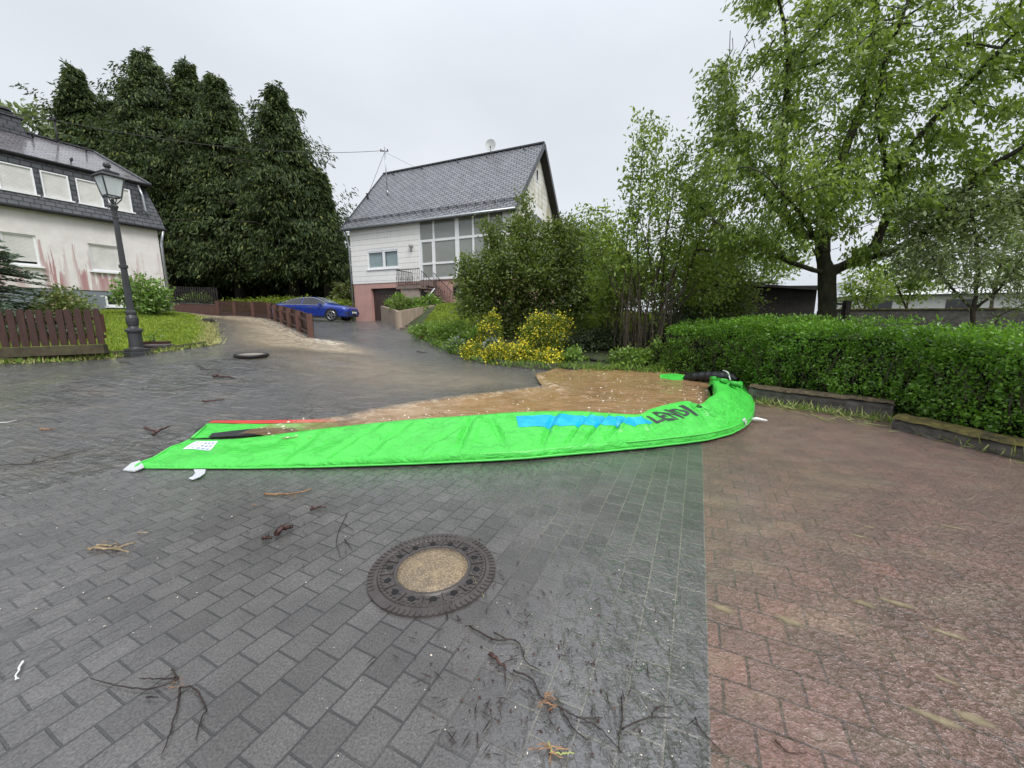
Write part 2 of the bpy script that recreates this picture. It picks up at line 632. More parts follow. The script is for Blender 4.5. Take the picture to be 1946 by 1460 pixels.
MT['bark'] = simple('bark', (.032, .026, .020), .9, .45, 6, .9, 28, col2=(.05, .052, .022), stretch=(1, 1, .5), bd=.02)
MT['bark_grey'] = simple('grey_bark', (.10, .09, .08), .9, .45, 7, .9, 30, stretch=(1, 1, 2), bd=.015)
MT['stem'] = simple('brown_stems', (.055, .044, .029), .85, .4, 5, .4, 40)
MT['cedar_bark'] = simple('conifer_bark', (.030, .022, .017), .9, .4, 5, .6, 20)
MT['twig'] = simple('wet_twig', (.028, .016, .013), .4, .5, 20, .3, 120)
MT['barkpiece'] = simple('split_wood', (.22, .10, .045), .6, .5, 30, .4, 120, col2=(.38, .21, .10))
MT['rusty_bark'] = simple('wet_bark', (.055, .024, .018), .5, .5, 25, .4, 120)
MT['moss'] = simple('moss', (.035, .030, .014), .95, .5, 9, .9, 60, col2=(.13, .105, .022))
MT['kerb'] = simple('kerb_stone', (.055, .045, .040), .6, .5, 5, .7, 30, col2=(.17, .145, .14), spec=.4, stretch=(1, 1, 2))
MT['wallstone'] = simple('dark_rubble_wall', (.055, .052, .046), .85, .5, 4, .9, 7, bd=.04)
MT['ball'] = simple('red_plastic', (.42, .03, .03), .35, .1)
MT['cord_white'] = simple('white_cord', (.75, .75, .74), .5, .05)
MT['strap'] = simple('grey_strap', (.52, .53, .56), .6, .1, 30, .2, 300)
MT['blackfab'] = simple('black_fabric', (.016, .017, .019), .45, .3, 8, .5, 12)
MT['petal'] = simple('pale_petals', (.72, .63, .52), .6, .12, 40)
MT['drywood'] = simple('dry_wood', (.20, .14, .085), .65, .5, 30, .3, 120, col2=(.42, .32, .19))
MT['mossy_kerb'] = simple('mossy_kerb', (.075, .056, .036), .9, .4, 6, .8, 40, col2=(.085, .075, .038))
MT['straw'] = simple('straw', (.42, .36, .15), .7, .3, 20, col2=(.38, .42, .14))
MT['greenstem'] = simple('green_stalks', (.33, .36, .12), .6, .3, 20)
MT['wire'] = simple('cable_black', (.012, .012, .013), .5, .1)
MT['dish'] = simple('satellite_dish', (.42, .43, .42), .5, .12, 4)
MT['whitewall'] = simple('white_render', (.78, .78, .77), .8, .06, 1.0, .2, 60)


def grass_like(name, d, l, trans=.2):
    return leafmat(name, d, l, trans, .55)


MT['grass'] = grass_like('grass_blades', (.10, .16, .014), (.33, .42, .045))
MT['cedar'] = leafmat('conifer_sprays', (.014, .030, .013), (.100, .140, .045), .2, .6, (.17, .19, .05), .06, .25)
MT['cherry'] = leafmat('cherry_leaves', (.050, .098, .016), (.29, .385, .085), .42, .34)
MT['shrub'] = leafmat('shrub_leaves', (.060, .115, .018), (.30, .40, .08), .38, .4)
MT['bush'] = leafmat('bush_leaves', (.034, .066, .013), (.20, .262, .060), .32, .4)
MT['hedge'] = leafmat('hedge_leaves', (.034, .095, .012), (.22, .42, .045), .34, .36)
MT['kerria'] = leafmat('kerria_flowers', (.72, .58, .02), (.93, .82, .07), .2, .6)
MT['kerria_leaf'] = leafmat('kerria_leaves', (.05, .10, .012), (.24, .31, .04), .25, .45)
MT['lilac'] = leafmat('blue_flowers', (.22, .24, .36), (.48, .50, .62), .2, .6)
MT['weed'] = leafmat('weed_leaves', (.07, .15, .024), (.27, .41, .07), .28, .45)
MT['spruce'] = leafmat('spruce_needles', (.035, .065, .040), (.19, .25, .165), .10, .55)
MT['willow'] = leafmat('willow_leaves', (.10, .14, .06), (.30, .36, .17), .28, .55)
MT['viburnum'] = leafmat('viburnum_leaves', (.07, .15, .028), (.26, .40, .09), .25, .45, (.62, .60, .48), .06)
MT['rhodo'] = leafmat('rhododendron_leaves', (.06, .11, .025), (.26, .30, .10), .2, .4, (.45, .27, .2), .04)
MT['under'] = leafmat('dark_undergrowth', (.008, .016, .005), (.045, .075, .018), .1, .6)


def siding(name, col, row, dirt, algae=0.0):
    m, n, b, out = newmat(name)
    N = NB(n)
    uv = N.coord('UV')
    x = N.sep(uv)
    fr = N.math('FRACT', N.math('DIVIDE', x[1], row))
    line = N.ramp(fr, [(0, 0.0), (.035, .12), (.07, 1.0), (1, 1.0)])
    v = N.coord('Object')
    base = N.ramp(N.noise(v, 1.3, 5, .65), [(.25, mul(col, 1 - dirt)), (.7, col)])
    st = N.noise(N.coord('UV', scale=(2.2, .35, 1)), 2.2, 5, .65)
    base = N.mix(N.ramp(st, [(.5, 0), (.75, .28)]), base, mul(col, .62))
    if algae:
        al = N.noise(N.coord('UV', scale=(1.0, .45, 1)), 1.35, 5, .7)
        base = N.mix(N.ramp(al, [(.46, 0), (.66, algae)]), base, (.30, .25, .08))
    base = N.mix(N.math('SUBTRACT', 1.0, line), base, mul(col, .33))
    N.put(b.inputs['Base Color'], base)
    b.inputs['Roughness'].default_value = .6
    N.put(b.inputs['Normal'], N.bump(line, .5, .015))
    return m


MT['siding'] = siding('white_cladding', (.84, .83, .80), .335, .08)
MT['siding_gable'] = siding('stained_gable_cladding', (.76, .745, .68), .335, .12, .75)


def shutter(name, col, row):
    m, n, b, out = newmat(name)
    N = NB(n)
    x = N.sep(N.coord('UV'))
    fr = N.math('FRACT', N.math('DIVIDE', x[1], row))
    line = N.ramp(fr, [(0, .0), (.16, .9), (.6, 1.0), (1, .8)])
    nz = N.ramp(N.noise(N.coord('UV'), 3, 4), [(.3, .85), (.7, 1.05)])
    c = N.mix(1.0, N.mix(line, mul(col, .5), col), nz, 'MULTIPLY')
    N.put(b.inputs['Base Color'], c)
    b.inputs['Roughness'].default_value = .5
    N.put(b.inputs['Normal'], N.bump(line, .7, .01))
    return m


MT['shutter_slat'] = shutter('shutter_slats', (.70, .69, .65), .045)


def slate(name, c1, c2, bw, rh, rot, rough, bumps=.8, mo=.014):
    m, n, b, out = newmat(name)
    N = NB(n)
    uv = N.coord('UV', rot=(0, 0, rot))
    br = N.brick(uv, bw, rh, mo, .5, .35, c1, c2, mul(c1, .18))
    x = N.sep(uv)
    fr = N.math('FRACT', N.math('DIVIDE', x[1], rh))
    nz = N.ramp(N.noise(N.coord('UV'), 1.4, 5, .65), [(.3, .72), (.7, 1.2)])
    N.put(b.inputs['Base Color'], N.mix(1.0, br.outputs['Color'], nz, 'MULTIPLY'))
    N.put(b.inputs['Roughness'], N.ramp(N.noise(N.coord('UV'), 2.3, 3), [(.3, rough - .08), (.7, rough + .1)]))
    h = N.math('SUBTRACT', N.math('MULTIPLY', N.math('SUBTRACT', 1.0, fr), .9), br.outputs['Fac'])
    N.put(b.inputs['Normal'], N.bump(h, bumps, .02))
    return m


MT['slate'] = slate('grey_slate', (.20, .205, .222), (.155, .16, .178), .36, .25, -.24, .40, 1.0, .03)
MT['slate_dark'] = slate('dark_slate', (.085, .09, .10), (.06, .064, .073), .26, .17, 0, .40, .55, .018)
MT['slate_top'] = slate('wet_roof_slate', (.20, .185, .195), (.14, .13, .138), .30, .16, 0, .17, .45, .018)


def streaked_wall(name):
    """pale render whose paint has come off in long drips, pink where it did"""
    m, n, b, out = newmat(name)
    N = NB(n)
    v = N.coord('Object')
    x = N.sep(v)
    base = N.ramp(N.noise(v, 2.2, 5, .65), [(.25, (.66, .62, .60)), (.65, (.80, .77, .75))])
    base = N.mix(N.ramp(N.noise(v, 60, 3), [(.3, .25), (.7, 0)]), base, (.40, .37, .36))
    a = N.noise(N.coord('Object', scale=(3.4, 3.4, .20)), 2.6, 4, .62, .1)
    patch = N.ramp(N.noise(N.coord('Object', scale=(.75, .75, .06)), 1.9, 2), [(.40, 0), (.58, 1)])
    # the drips thin out upwards: they run from mid-wall down to the plinth
    hgt = N.ramp(x[2], [(0, 1), (1, 1)])
    mr = N.new('MapRange')
    n.links.new(x[2], mr.inputs['Value'])
    mr.inputs['From Min'].default_value = .9
    mr.inputs['From Max'].default_value = 2.75
    mr.inputs['To Min'].default_value = .15
    mr.inputs['To Max'].default_value = -.10
    s = N.math('ADD', a, N.math('MULTIPLY', mr.outputs[0], .85))
    st = N.math('MULTIPLY', N.ramp(s, [(.49, 0), (.53, 1)]), patch)
    up = N.math('LESS_THAN', x[2], 2.75)
    st = N.math('MULTIPLY', st, up)
    N.put(b.inputs['Base Color'], N.mix(N.math('MULTIPLY', st, .8), base, (.33, .115, .12)))
    b.inputs['Roughness'].default_value = .85
    N.put(b.inputs['Normal'], N.bump(N.noise(v, 90, 3), .4, .01))
    return m


MT['streaks'] = streaked_wall('streaked_render')


def glassmat(name, tint, alpha, rough=.03):
    m, n, b, out = newmat(name)
    N = NB(n)
    b.inputs['Base Color'].default_value = (*tint, 1)
    b.inputs['Roughness'].default_value = rough
    b.inputs['Specular IOR Level'].default_value = .8
    t = N.new('BsdfTransparent')
    t.inputs[0].default_value = (.86, .9, .9, 1)
    ms = N.new('MixShader')
    ms.inputs[0].default_value = alpha
    n.links.new(t.outputs[0], ms.inputs[1])
    n.links.new(b.outputs[0], ms.inputs[2])
    n.links.new(ms.outputs[0], out.inputs[0])
    return m


MT['glass'] = glassmat('window_glass', (.40, .415, .39), .58)  # pale base colour stands in for the lit porch interior and sky reflection
MT['clearglass'] = glassmat('clear_window_glass', (.1, .11, .12), .15)
MT['lampglass'] = glassmat('lamp_glass', (.80, .86, .86), .62, .25)
MT['carglass'] = simple('car_glass', (.012, .014, .017), .06, .1, spec=.7)
MT['windscreen'] = simple('windscreen_glass', (.20, .23, .23), .05, .1, spec=1.0)
MT['curtain'] = simple('curtain', (.80, .84, .88), .8, .15, 14, stretch=(14, 14, .2))
MT['interior'] = simple('porch_interior', (.62, .63, .59), .9, .1, 1)
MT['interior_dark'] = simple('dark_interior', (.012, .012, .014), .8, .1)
MT['soffit'] = simple('brown_soffit', (.030, .023, .019), .8, .3, 6)
MT['carpaint'] = simple('blue_car_paint', (.018, .046, .30), .28, .04, 2, metal=.2, coat=.8)
MT['chrome'] = simple('chrome', (.62, .63, .66), .18, .05, metal=.9)
MT['rim'] = simple('alloy_rim', (.45, .46, .48), .3, .05, metal=.8)
MT['tyre'] = simple('tyre_rubber', (.015, .015, .016), .8, .1)
MT['plate'] = simple('number_plate', (.75, .76, .76), .4, .05, 20)
MT['greyprint'] = simple('grey_print', (.30, .34, .42), .6, .1)


def fabric(name, col, wr=.6, quilt=0.0):
    m, n, b, out = newmat(name)
    N = NB(n)
    v = N.coord('Object')
    c = N.ramp(N.noise(v, 1.8, 4), [(.3, mul(col, .88)), (.7, mul(col, 1.05))])
    c = N.mix(N.ramp(N.noise(v, 22, 5, .7), [(.58, 0), (.72, .45)]), c, tuple(.65 * q + .01 for q in col))
    b.inputs['Coat Weight'].default_value = .35
    b.inputs['Coat Roughness'].default_value = .2
    N.put(b.inputs['Base Color'], c)
    b.inputs['Roughness'].default_value = .42
    b.inputs['Specular IOR Level'].default_value = .35
    w = N.noise(N.coord('Object', scale=(1.0, 1.0, 2.0), rot=(0, 0, .5)), 5.5, 5, .62, 1.2)
    nb = N.bump(w, min(1, wr * 1.2), .10)
    q = N.noise(v, 60, 2)
    N.put(b.inputs['Normal'], N.bump(q, .16 + quilt, .006, nb))
    return m


MT['green'] = fabric('green_tarpaulin', (.070, .64, .070))
MT['green_hem'] = fabric('green_piping', (.10, .62, .10), .2)
MT['blueband'] = fabric('blue_band', (.0, .47, .76))
MT['redband'] = fabric('red_band', (.66, .06, .045), .3)
MT['ink'] = simple('black_ink', (.030, .034, .038), .55, .15)


def waterm(name, deep, foam, scale, bstr, dens=None):
    m, n, b, out = newmat(name)
    N = NB(n)
    v = N.coord('Object')
    at = N.new('Attribute', attribute_name='foam')
    nz = N.noise(N.coord('Object', scale=(1, 2.4, 1), rot=(0, 0, .3)), scale, 5, .6, 1.0)
    big = N.noise(v, 1.1, 4, .6)
    col = N.ramp(big, [(.3, mul(deep, .86)), (.7, mul(deep, 1.16))])
    sv_ = N.noise(N.coord('Object', scale=(.8, 2.2, 1), rot=(0, 0, .35)), 2.6, 6, .62, 1.6)
    ripple_glint = N.ramp(N.math('ABSOLUTE', N.math('SUBTRACT', sv_, .5)), [(0, .42), (.03, .12), (.08, 0)])  # light on the ripples painted into the water colour, in the foam tint
    fm = N.math('MULTIPLY', N.math('ADD', at.outputs['Fac'], ripple_glint), N.ramp(N.noise(v, 5, 4, .6, .6), [(.38, .05), (.62, 1.0)]), True)
    col = N.mix(fm, col, foam)
    N.put(b.inputs['Base Color'], col)
    N.put(b.inputs['Roughness'], N.math('ADD', .03, N.math('MULTIPLY', fm, .45)))
    h = N.math('ADD', nz, N.math('MULTIPLY', N.noise(v, scale * 4, 3, .55), .16))
    N.put(b.inputs['Normal'], N.bump(h, bstr, .06))
    if dens:
        da = N.new('Attribute', attribute_name=dens)
        t = N.new('BsdfTransparent')
        ms = N.new('MixShader')
        k = N.noise(N.coord('Object', scale=(1.0, .8, 1), rot=(0, 0, .5)), 2.6, 6, .7, .8)
        f = N.math('MULTIPLY', da.outputs['Fac'], N.ramp(k, [(.30, .55), (.6, 1.15)]), True)
        n.links.new(f, ms.inputs[0])
        n.links.new(t.outputs[0], ms.inputs[1])
        n.links.new(b.outputs[0], ms.inputs[2])
        n.links.new(ms.outputs[0], out.inputs[0])
    return m


MT['flood'] = waterm('brown_flood_water', (.31, .185, .088), (.60, .48, .34), 2.6, .28, 'dens')
MT['stream'] = waterm('muddy_stream', (.44, .36, .25), (.78, .69, .55), 6, .45, 'dens')


m_, n_, b_, o_ = newmat('washed_sand')
N = NB(n_)
N.put(b_.inputs['Base Color'], N.ramp(N.noise(N.coord('Object'), 30, 4), [(.3, (.20, .16, .095)), (.7, (.34, .28, .17))]))
b_.inputs['Roughness'].default_value = .45
_d = N.new('Attribute', attribute_name='depth')
_t = N.new('BsdfTransparent')
_m = N.new('MixShader')
n_.links.new(N.math('MULTIPLY', N.ramp(N.math('ADD', _d.outputs['Fac'], N.math('MULTIPLY', N.noise(N.coord('Object'), 14, 4), .5)), [(.3, 0), (.95, .8)]), 1.0, True), _m.inputs[0])
n_.links.new(_t.outputs[0], _m.inputs[1])
n_.links.new(b_.outputs[0], _m.inputs[2])
n_.links.new(_m.outputs[0], o_.inputs[0])
MT['sand'] = m_
# ---------------------------------------------------------------- the setting: ground, roads, water
def ground_base():
    xs = np.r_[[-400, -200, -100, -60], np.arange(-40, 30.1, .7), [45, 80, 160, 400]]
    ys = np.r_[[-200, -60, -20], np.arange(-9, 44.1, .7), [60, 100, 200, 400]]
    X, Y = np.meshgrid(xs, ys)
    Z = tzv(X, Y) - .07
    v = np.stack([X.ravel(), Y.ravel(), Z.ravel()], 1)
    nx, ny = len(xs), len(ys)
    i = np.arange((nx - 1) * (ny - 1))
    r, c = i // (nx - 1), i % (nx - 1)
    a = r * nx + c
    me = fastmesh('ground', v, np.stack([a, a + 1, a + nx + 1, a + nx], 1))
    tag(linkmesh('ground', me, MT['soil'], None, True), 'dark soil and rough grass under the whole village hillside', 'ground', kind='structure')


ground_base()
E1, E2 = (2.92, 5.75), (-3.67, -8)
gp = lambda *a: tuple(G(*a)[:2])
st = sheet('street', [(-9.6, -8), (-3.5, 4.65), (0, 5.2), E1, E2], .3, .0, MT['street'])
tag(st, 'grey concrete block paving of the street in the foreground', 'street', kind='structure')
K1a, K1b, K2a, K2b = PZ(1421, 762, 0), PZ(1688, 802, 0), PZ(1797, 834, 0), PZ(1946, 870, 0)
rd = sheet('pavement', [E2, E1, (3.75, 7.6), (4.9, 8.1), (4.55, 6.9), (5.62, 5.4), (5.75, 4.6), (5.9, 3.8), (6.2, 2), (6.6, -8)], .3, .0, MT['red'])
tag(rd, 'wet red block paving on the right of the street', 'pavement', kind='structure')
LK = [P(-330, 716, 7.3), P(0, 690, 8.3), P(120, 683, 8.75), P(262, 677, 9.4), P(330, 668, 9.75), P(390, 659, 10.2)]
LROAD = [P(398, 640, 12), P(396, 620, 14.5), P(388, 606, 16.5)]
GARDEN = [gp(1352, 722), gp(1270, 711), gp(1160, 707), gp(1065, 703), gp(999, 700), gp(904, 687), gp(846, 663), gp(780, 629)]
side_poly = ([(-20, -8), (-9.6, -8), (-3.5, 4.65), (0, 5.2), E1, (3.75, 7.6), (4.9, 8.1)] + GARDEN +
             [gp(757, 624), gp(725, 611), (-5, 25.2), (-10.8, 27.4), (-12, 29), (-14.6, 27.5), P(516, 606, 24), P(416, 600, 26.5), P(330, 591, 27.3),
              (-27, 24), (-21, 21.4), (-15.2, 18.6)] + LROAD[::-1] + LK[::-1] + [(-20, 5)])
ro = sheet('road', side_poly, .4, -.002, MT['side'])
tag(ro, 'wet dark block paving of the lane climbing past the houses', 'road', kind='structure')
lawn_poly = [LK[3], LK[4], LK[5]] + LROAD + [(-15.5, 18.3), (-16.2, 17.3), (-22, 5.6), (-20, 5.2), LK[0], LK[1], LK[2]]
lw = sheet('lawn', lawn_poly, .35, .05, MT['lawn'])
tag(lw, 'bright green front lawn behind the street lamp', 'lawn', kind='structure')
gd_poly = GARDEN + [(-4.5, 21.2), (-1, 22.6), (6, 30), (26, 30), (26, 6), (9, 3), (6.9, -6), (6.3, 2), (5.95, 4.2), (5.7, 5.4), (4.7, 6.95), (4.95, 8.1)]
gd = sheet('garden', gd_poly, .5, .07, MT['soil'])
tag(gd, 'garden soil and grass sloping up to the white house', 'garden', kind='structure')

ZW = .14
pond_poly = [G(452, 835), G(478, 824), G(515, 813), P(560, 804, 4.95), P(640, 797, 5.22), P(720, 781, 5.7), P(800, 766, 6.2), P(880, 754, 6.65), P(960, 745, 7.1), P(1030, 737, 7.5),
             P(1022, 722, 8.4), P(1016, 710, 9.3), PZ(1062, 703.5, ZW), PZ(1160, 706, ZW), PZ(1262, 711, ZW), PZ(1355, 722, ZW),
             (4.35, 7.6), (3.9, 6.6), (3.2, 5.9), (2.2, 5.35), (1.0, 5.0), (0, 4.75), (-1.0, 4.55), (-2.0, 4.35), (-2.6, 4.2), G(480, 834)]


def seg_d(x, y, pts):
    d = np.full(x.shape, 1e9)
    for a, b in zip(pts[:-1], pts[1:]):
        a, b = np.array(a[:2]), np.array(b[:2])
        ab = b - a
        t = np.clip(((x - a[0]) * ab[0] + (y - a[1]) * ab[1]) / (ab @ ab), 0, 1)
        d = np.minimum(d, np.hypot(x - a[0] - ab[0] * t, y - a[1] - ab[1] * t))
    return d


def vnoise(x, y, s, seed=0):
    return np.array([mnoise.noise(Vector((float(a) * s, float(b) * s, seed))) for a, b in zip(np.ravel(x), np.ravel(y))]).reshape(np.shape(x))


FRONT = pond_poly[3:10]
JET = [pond_poly[9], P(1055, 742, 7.3), P(1100, 745, 7.1)]
JET2 = [P(1024, 715, 8.9), P(1050, 735, 7.7), P(1066, 743, 7.2)]


def pond_z(x, y):
    d = seg_d(x, y, FRONT)
    j = seg_d(x, y, JET2)
    z = ZW + .018 * vnoise(x, y, 2.2) + .014 * vnoise(x * .7 + y * .3, y * 1.6, 5, 3) + .008 * vnoise(x + y * .4, y * 2.0, 11, 6)
    turb = np.exp(-(d / .22) ** 2)
    z = z + turb * (.025 + .04 * vnoise(x, y, 7, 5)) + .04 * np.exp(-(j / .10) ** 2) + .012 * np.sin(j * 24) * np.exp(-j / .5)
    return np.maximum(z, tzv(x, y) + .04)


def pond_foam(x, y):
    d = seg_d(x, y, FRONT)
    j = seg_d(x, y, JET2)
    return np.clip(.5 * np.exp(-(d / .20) ** 2) + .34 * np.exp(-(d / .6) ** 2) + .4 * np.exp(-(j / .12) ** 2) + .03, 0, 1)


pw = sheet('flood_water', pond_poly, .065, 0, MT['flood'], zfun=pond_z, attr={'foam': pond_foam, 'dens': lambda x, y: np.clip(.55 + .5 * (x + 2.7) / 1.2, .55, 1.2) * np.clip(.15 + seg_d(x, y, FRONT) / .28, .15, 1)})
tag(pw, 'brown flood water dammed up behind the green barrier', 'flood water', kind='structure')

strm_poly = [P(345, 592, 27), P(416, 601, 26.2), P(480, 604.5, 25), P(514, 607.5, 24), P(524, 612, 23), P(538, 618, 21.4), P(552, 625, 19.8), P(570, 633, 18.2), P(597, 646, 16.6),
             P(660, 648, 15.8), P(740, 660, 13.2), P(830, 675, 12.0), P(930, 694, 10.9), P(1012, 703, 10.2), P(1018, 722, 8.5), P(1026, 738, 7.5), P(950, 747, 7.05), P(870, 757, 6.6),
             P(800, 767, 6.15), P(700, 785, 5.6), P(600, 799, 5.15), P(560, 780, 5.6), P(520, 740, 6.6), P(470, 700, 7.9), P(420, 680, 9.0), P(400, 650, 11), P(400, 625, 14), P(392, 607, 16.6), P(350, 597, 20)]
CL = [P(350, 594, 26), P(440, 605, 23.5), P(520, 618, 20.5), P(580, 642, 16.6), P(600, 665, 13)]
CL2 = [P(600, 660, 13), P(640, 690, 10.4), P(740, 712, 8.9), P(860, 728, 8), P(1000, 732, 7.8)]
FENL = [P(514, 607, 24), P(538, 618, 21.4), P(570, 633, 18.2), P(597, 646, 16.6), P(640, 652, 15)]


def sdens(x, y):
    a = 1.15 * np.exp(-(seg_d(x, y, CL) / 2.3) ** 2)
    b = .36 * np.exp(-(seg_d(x, y, CL2) / 1.5) ** 2)
    edge = seg_d(x, y, [p for p in strm_poly] + [strm_poly[0]])
    return np.clip((np.maximum(a, b) * 1.0 + .06) * np.clip(edge / 1.0, 0, 1) ** .8, 0, 1)


def sfoam(x, y):
    return np.clip(1.0 * np.exp(-(seg_d(x, y, FENL) / .55) ** 2) + .22 * np.exp(-(seg_d(x, y, CL) / 2.0) ** 2), 0, 1)


def sz(x, y):
    e = np.exp(-(seg_d(x, y, CL) / 2.2) ** 2)
    return tzv(x, y) + (.02 + .035 * vnoise(x, y, 2.4, 2)) * e + .03 * np.exp(-(seg_d(x, y, FENL) / .4) ** 2) * (1 + vnoise(x, y, 4, 1))


ss = sheet('muddy_water', strm_poly, .2, .014, MT['stream'], zfun=sz, attr={'foam': sfoam, 'dens': sdens})
tag(ss, 'shallow muddy water running down the lane beside the post fence', 'muddy water', kind='structure')

# ---------------------------------------------------------------- white house
WR = thing('white_house', 'white clad house with grey slate roof, pink basement storey and glazed porch', 'house', (-10.89, 27.234, 1.25), -.422)
zo = -1.25      # heights below are world heights


def wb(*a): return a


HW, HD, HE, HR, SB = 11.84, 8.2, 7.5, 12.05, 3.80
RO = .47


def roofz(v):   # underside line of the roof at depth v
    return HE + .0 + (HR - .12 - HE) * (1 - abs(v - HD / 2) / (HD / 2))


b = MB()        # pink storey with the garage opening
GX0, GX1, GZ = 1.5, 4.05, 3.46
b.box(0, GX0, 0, .3, .6 + zo, SB + zo); b.box(GX1, HW, 0, .3, .6 + zo, SB + zo); b.box(GX0, GX1, 0, .3, GZ + zo, SB + zo)
b.box(0, .3, .3, HD, .6 + zo, SB + zo); b.box(HW - .3, HW, .3, HD, .6 + zo, SB + zo); b.box(.3, HW - .3, HD - .3, HD, .6 + zo, SB + zo)
b.build('basement_wall', MT['pink'], WR)
gdoor = MB()
for k in range(6): gdoor.box(GX0, GX1, .24 + .004 * (k % 2), .29, 1.05 + .4 * k + zo, min(GZ, 1.44 + .4 * k) + zo)
gdoor.box(GX0, GX1, .275, .295, 1.0 + zo, GZ + zo)
gd_o = gdoor.build('garage_door', MT['garage'], WR)
MB().box(3.55, 3.7, .2, .24, 2.0 + zo, 2.06 + zo).build('handle', MT['iron_dark'], gd_o)
# cladding storey: front with window and porch openings
WX0, WX1, WZ0, WZ1 = 1.4, 4.0, 4.68, 6.0
PX0, PX1, PZ0 = 5.62, 11.49, 3.86
b = MB()
F0, F1 = -.035, .27
b.box(-.03, WX0, F0, F1, SB + zo, HE + zo); b.box(WX0, WX1, F0, F1, SB + zo, WZ0 + zo); b.box(WX0, WX1, F0, F1, WZ1 + zo, HE + zo)
b.box(WX1, PX0, F0, F1, SB + zo, HE + zo); b.box(PX0, PX1, F0, F1, HE - .019 + zo, HE + zo); b.box(PX1, HW + .03, F0, F1, SB + zo, HE + zo)
b.box(-.03, .27, F1, HD, SB + zo, HE + zo)
b.build('wall', MT['siding'], WR)
b = MB()        # gable walls, the right one stained
for x0, x1 in ((HW - .27, HW + .03),):
    poly = [(F1, SB), (HD, SB), (HD, HE), (HD / 2, HR - .15), (F1, roofz(F1) - .0)]
    v = [(x0, p[0], p[1] + zo) for p in poly] + [(x1, p[0], p[1] + zo) for p in poly]
    n5 = 5
    b.add(v, [tuple(range(5)), tuple(range(9, 4, -1))] + [(i, 5 + i, 5 + (i + 1) % 5, (i + 1) % 5) for i in range(5)])
b.build('gable_wall', MT['siding_gable'], WR)
b = MB()
poly = [(0.0, HE), (HD, HE), (HD / 2, HR - .15)]
v = [(-.03, p[0], p[1] + zo) for p in poly] + [(.25, p[0], p[1] + zo) for p in poly]
b.add(v, [(0, 2, 1), (3, 4, 5), (0, 1, 4, 3), (1, 2, 5, 4), (2, 0, 3, 5)])
b.build('gable_wall', MT['siding'], WR)
# roof: two slabs
OV = .32
sl = (HR - HE) / (HD / 2)


def slab(side):
    b = MB()
    e0 = -OV if side == 0 else HD + OV
    ze = HE + .10 - OV * sl + .12
    zr = HR + .12
    x0, x1 = -RO, HW + RO
    yr = HD / 2
    t = .16
    v = [(x0, e0, ze + zo), (x1, e0, ze + zo), (x1, yr, zr + zo), (x0, yr, zr + zo)]
    v2 = [(p[0], p[1], p[2] - t) for p in v]
    f = [(0, 1, 2, 3), (7, 6, 5, 4), (0, 4, 5, 1), (1, 5, 6, 2), (2, 6, 7, 3), (3, 7, 4, 0)]
    if side: f = [q[::-1] for q in f]
    b.add(v + v2, f)
    return b


rf = slab(0).build('roof', MT['slate'], WR)
slab(1).build('roof', MT['slate'], WR)
EZ = HE + .22 - OV * sl
b = MB(); b.beam((-RO, HD / 2, HR + .15 + zo), (HW + RO, HD / 2, HR + .15 + zo), .22, .08)
b.build('ridge_cap', MT['slate_dark'], rf)
for x in (-RO - .02, HW + RO + .0):
    b = MB()
    for s in (0, 1):
        e0 = -OV if s == 0 else HD + OV
        b.beam((x + .012, e0, EZ - .10 + zo), (x + .012, HD / 2, HR + .02 + zo), .05, .26)
    b.build('verge_board', MT['slate_dark'], rf)
b = MB()        # dark soffit boards under the right verge
for s in (0, 1):
    e0 = -OV if s == 0 else HD + OV
    b.beam((HW + .03 + RO / 2, e0, EZ - .26 + zo), (HW + .03 + RO / 2, HD / 2, HR - .14 + zo), RO - .03, .05)
b.build('soffit', MT['soffit'], rf)
b = MB()        # snow guard of hooks and a mesh strip along the eave
for i in range(21):
    x = -.2 + i * (HW + .4) / 20
    b.beam((x, .18, HE + .24 + .18 * sl + zo), (x, .02, HE + .44 + zo), .03, .05)
y0 = .06
for k in range(3):
    z = HE + .30 + .06 * k + y0 * sl
    b.tube([(-RO, y0, z + zo), (HW + RO, y0, z + zo)], .012, 5)
for i in range(120):
    x = -RO + i * (HW + 2 * RO) / 119
    b.tube([(x, y0, HE + .28 + y0 * sl + zo), (x, y0, HE + .44 + y0 * sl + zo)], .008, 4, False)
b.build('snow_guard', MT['iron_dark'], rf)
for x, v in ((.9, 3.6), (3.4, 3.65), (6.4, 3.6), (8.6, 3.55), (11.2, 3.6)):
    z = HE + .25 + v * sl + zo
    MB().beam((x, v, z), (x, v - .22, z + .02), .04, .06).build('roof_hook', MT['iron_dark'], rf)
b = MB(); b.tube([(-RO, -OV - .06, EZ - .06 + zo), (HW + RO, -OV - .06, EZ - .06 + zo)], .075, 10)
b.build('gutter', MT['zinc'], WR, smooth=True)
b = MB(); b.tube([(-.2, -OV - .05, EZ - .12 + zo), (-.18, -.18, EZ - .5 + zo), (-.10, -.10, EZ - 1.0 + zo), (-.09, -.09, 1.0 + zo)], .05, 8)
b.build('downpipe', MT['zinc'], WR, smooth=True)
